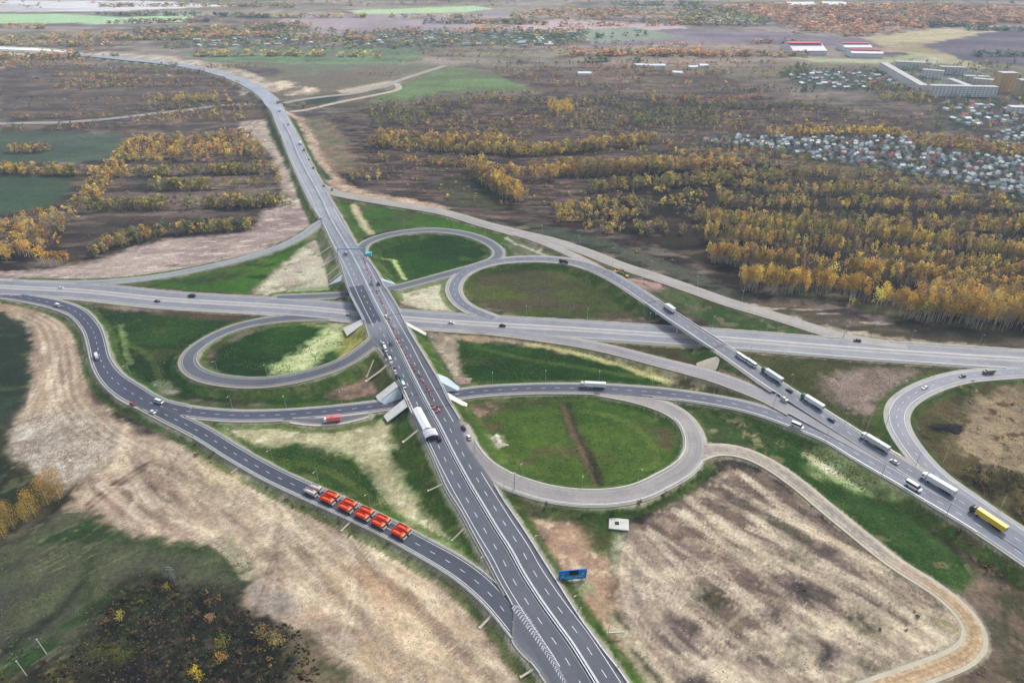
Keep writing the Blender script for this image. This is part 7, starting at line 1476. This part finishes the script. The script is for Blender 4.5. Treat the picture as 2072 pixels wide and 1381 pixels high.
def shed(p0, p1, h, depth, label, roofcol, wallcol=(222, 226, 228), stripe=None, name='warehouse'):
    a = P(*p0)[:2]; b = P(*p1)[:2]; L = np.linalg.norm(b - a); c = (a + b) / 2; an = math.atan2(b[1] - a[1], b[0] - a[0]); e = empty(name, (c[0], c[1], 0), an); tag(e, label, 'warehouse')
    m = MB(); m.box((0, depth / 2, h / 2 - .5), (L, depth, h + 1)); o = m.build('wall', M['wall'], e); o.color = (*[float(q) for q in lin(wallcol)], 1)
    r_ = depth * .13; m = MB(); m.add([(-L / 2 - .5, -.6, h), (L / 2 + .5, -.6, h), (L / 2 + .5, depth + .6, h), (-L / 2 - .5, depth + .6, h), (-L / 2 - .5, depth / 2, h + r_), (L / 2 + .5, depth / 2, h + r_)], [(0, 1, 5, 4), (2, 3, 4, 5), (0, 4, 3), (1, 2, 5), (0, 3, 2, 1)]); o = m.build('roof', M['roof'], e); o.color = (*[float(q) for q in lin(roofcol)], 1)
    if stripe:
        m = MB(); m.box((0, depth * .5, h + r_ + .3), (L + .6, depth * .34, .5)); o = m.build('ridge_stripe', M['roof'], e); o.color = (*[float(q) for q in lin(stripe)], 1)
        m = MB(); m.box((0, -.65, h - .4), (L + .9, .2, 1.4)); o = m.build('fascia', M['roof'], e); o.color = (*[float(q) for q in lin(stripe)], 1)
shed((1604, 112), (1672, 112), 9, 90, 'white warehouse with red ridge stripe, left of the pair', (232, 226, 230), stripe=(196, 54, 76)); shed((1722, 117), (1786, 118), 9, 42, 'front white warehouse with red eaves, right of the pair', (230, 224, 228), stripe=(200, 60, 84)); shed((1708, 105), (1764, 105), 9, 50, 'rear white warehouse with red roof stripe, right of the pair', (232, 226, 230), stripe=(196, 54, 76))
for (a, b, lb) in (((1394, 141), (1412, 141), 'white farm shed with grey roof beside a smaller one, far heath'), ((1416, 138), (1434, 138), 'smaller white farm shed, right of its neighbour on the far heath'), ((1284, 137), (1304, 137), 'white shed left of the long low sheds on the heath'), ((1306, 138), (1346, 138), 'long low white shed on the far heath'), ((1170, 154), (1196, 154), 'pale shed above the groves in the middle distance'), ((1358, 152), (1380, 153), 'white shed at the edge of the heath groves')):
    shed(a, b, 5, 16, lb, (226, 228, 230), name='farm_shed')
for (a, b, lb) in (((1596, 16), (1650, 16), 'very distant white hangar near the top edge, left'), ((1664, 15), (1712, 16), 'very distant white hangar near the top edge, right')):
    shed(a, b, 9, 60, lb, (232, 234, 236), name='hangar')
shed((0, 0), (1, 0), 0, 0, '', (0, 0, 0)) if False else None
# small rest area sheds by the far overpass
for (x, y, lb) in ((660, 398, None),): pass

# ------------------------------------------------------------------ the air
hz = bpy.data.materials.new('haze_air'); hz.use_nodes = True; t = hz.node_tree; t.nodes.clear()
ov = t.nodes.new('ShaderNodeOutputMaterial'); pv = t.nodes.new('ShaderNodeVolumePrincipled'); pv.inputs['Density'].default_value = 1.25e-4; pv.inputs['Color'].default_value = (.62, .79, 1.0, 1); pv.inputs['Anisotropy'].default_value = 0.0
t.links.new(pv.outputs[0], ov.inputs['Volume'])
xa, xb, ya, yb, zb, zt = gx[0] - 60, gx[-1] + 60, gy[0] - 60, gy[-1] + 60, -4.0, HC + 8
m = MB(); m.box(((xa + xb) / 2, (ya + yb) / 2, (zb + zt) / 2), (xb - xa, yb - ya, zt - zb)); o = m.build('haze', hz); tag(o, 'pale even haze filling the whole scene', None, None, 'stuff'); o["category"] = 'haze'
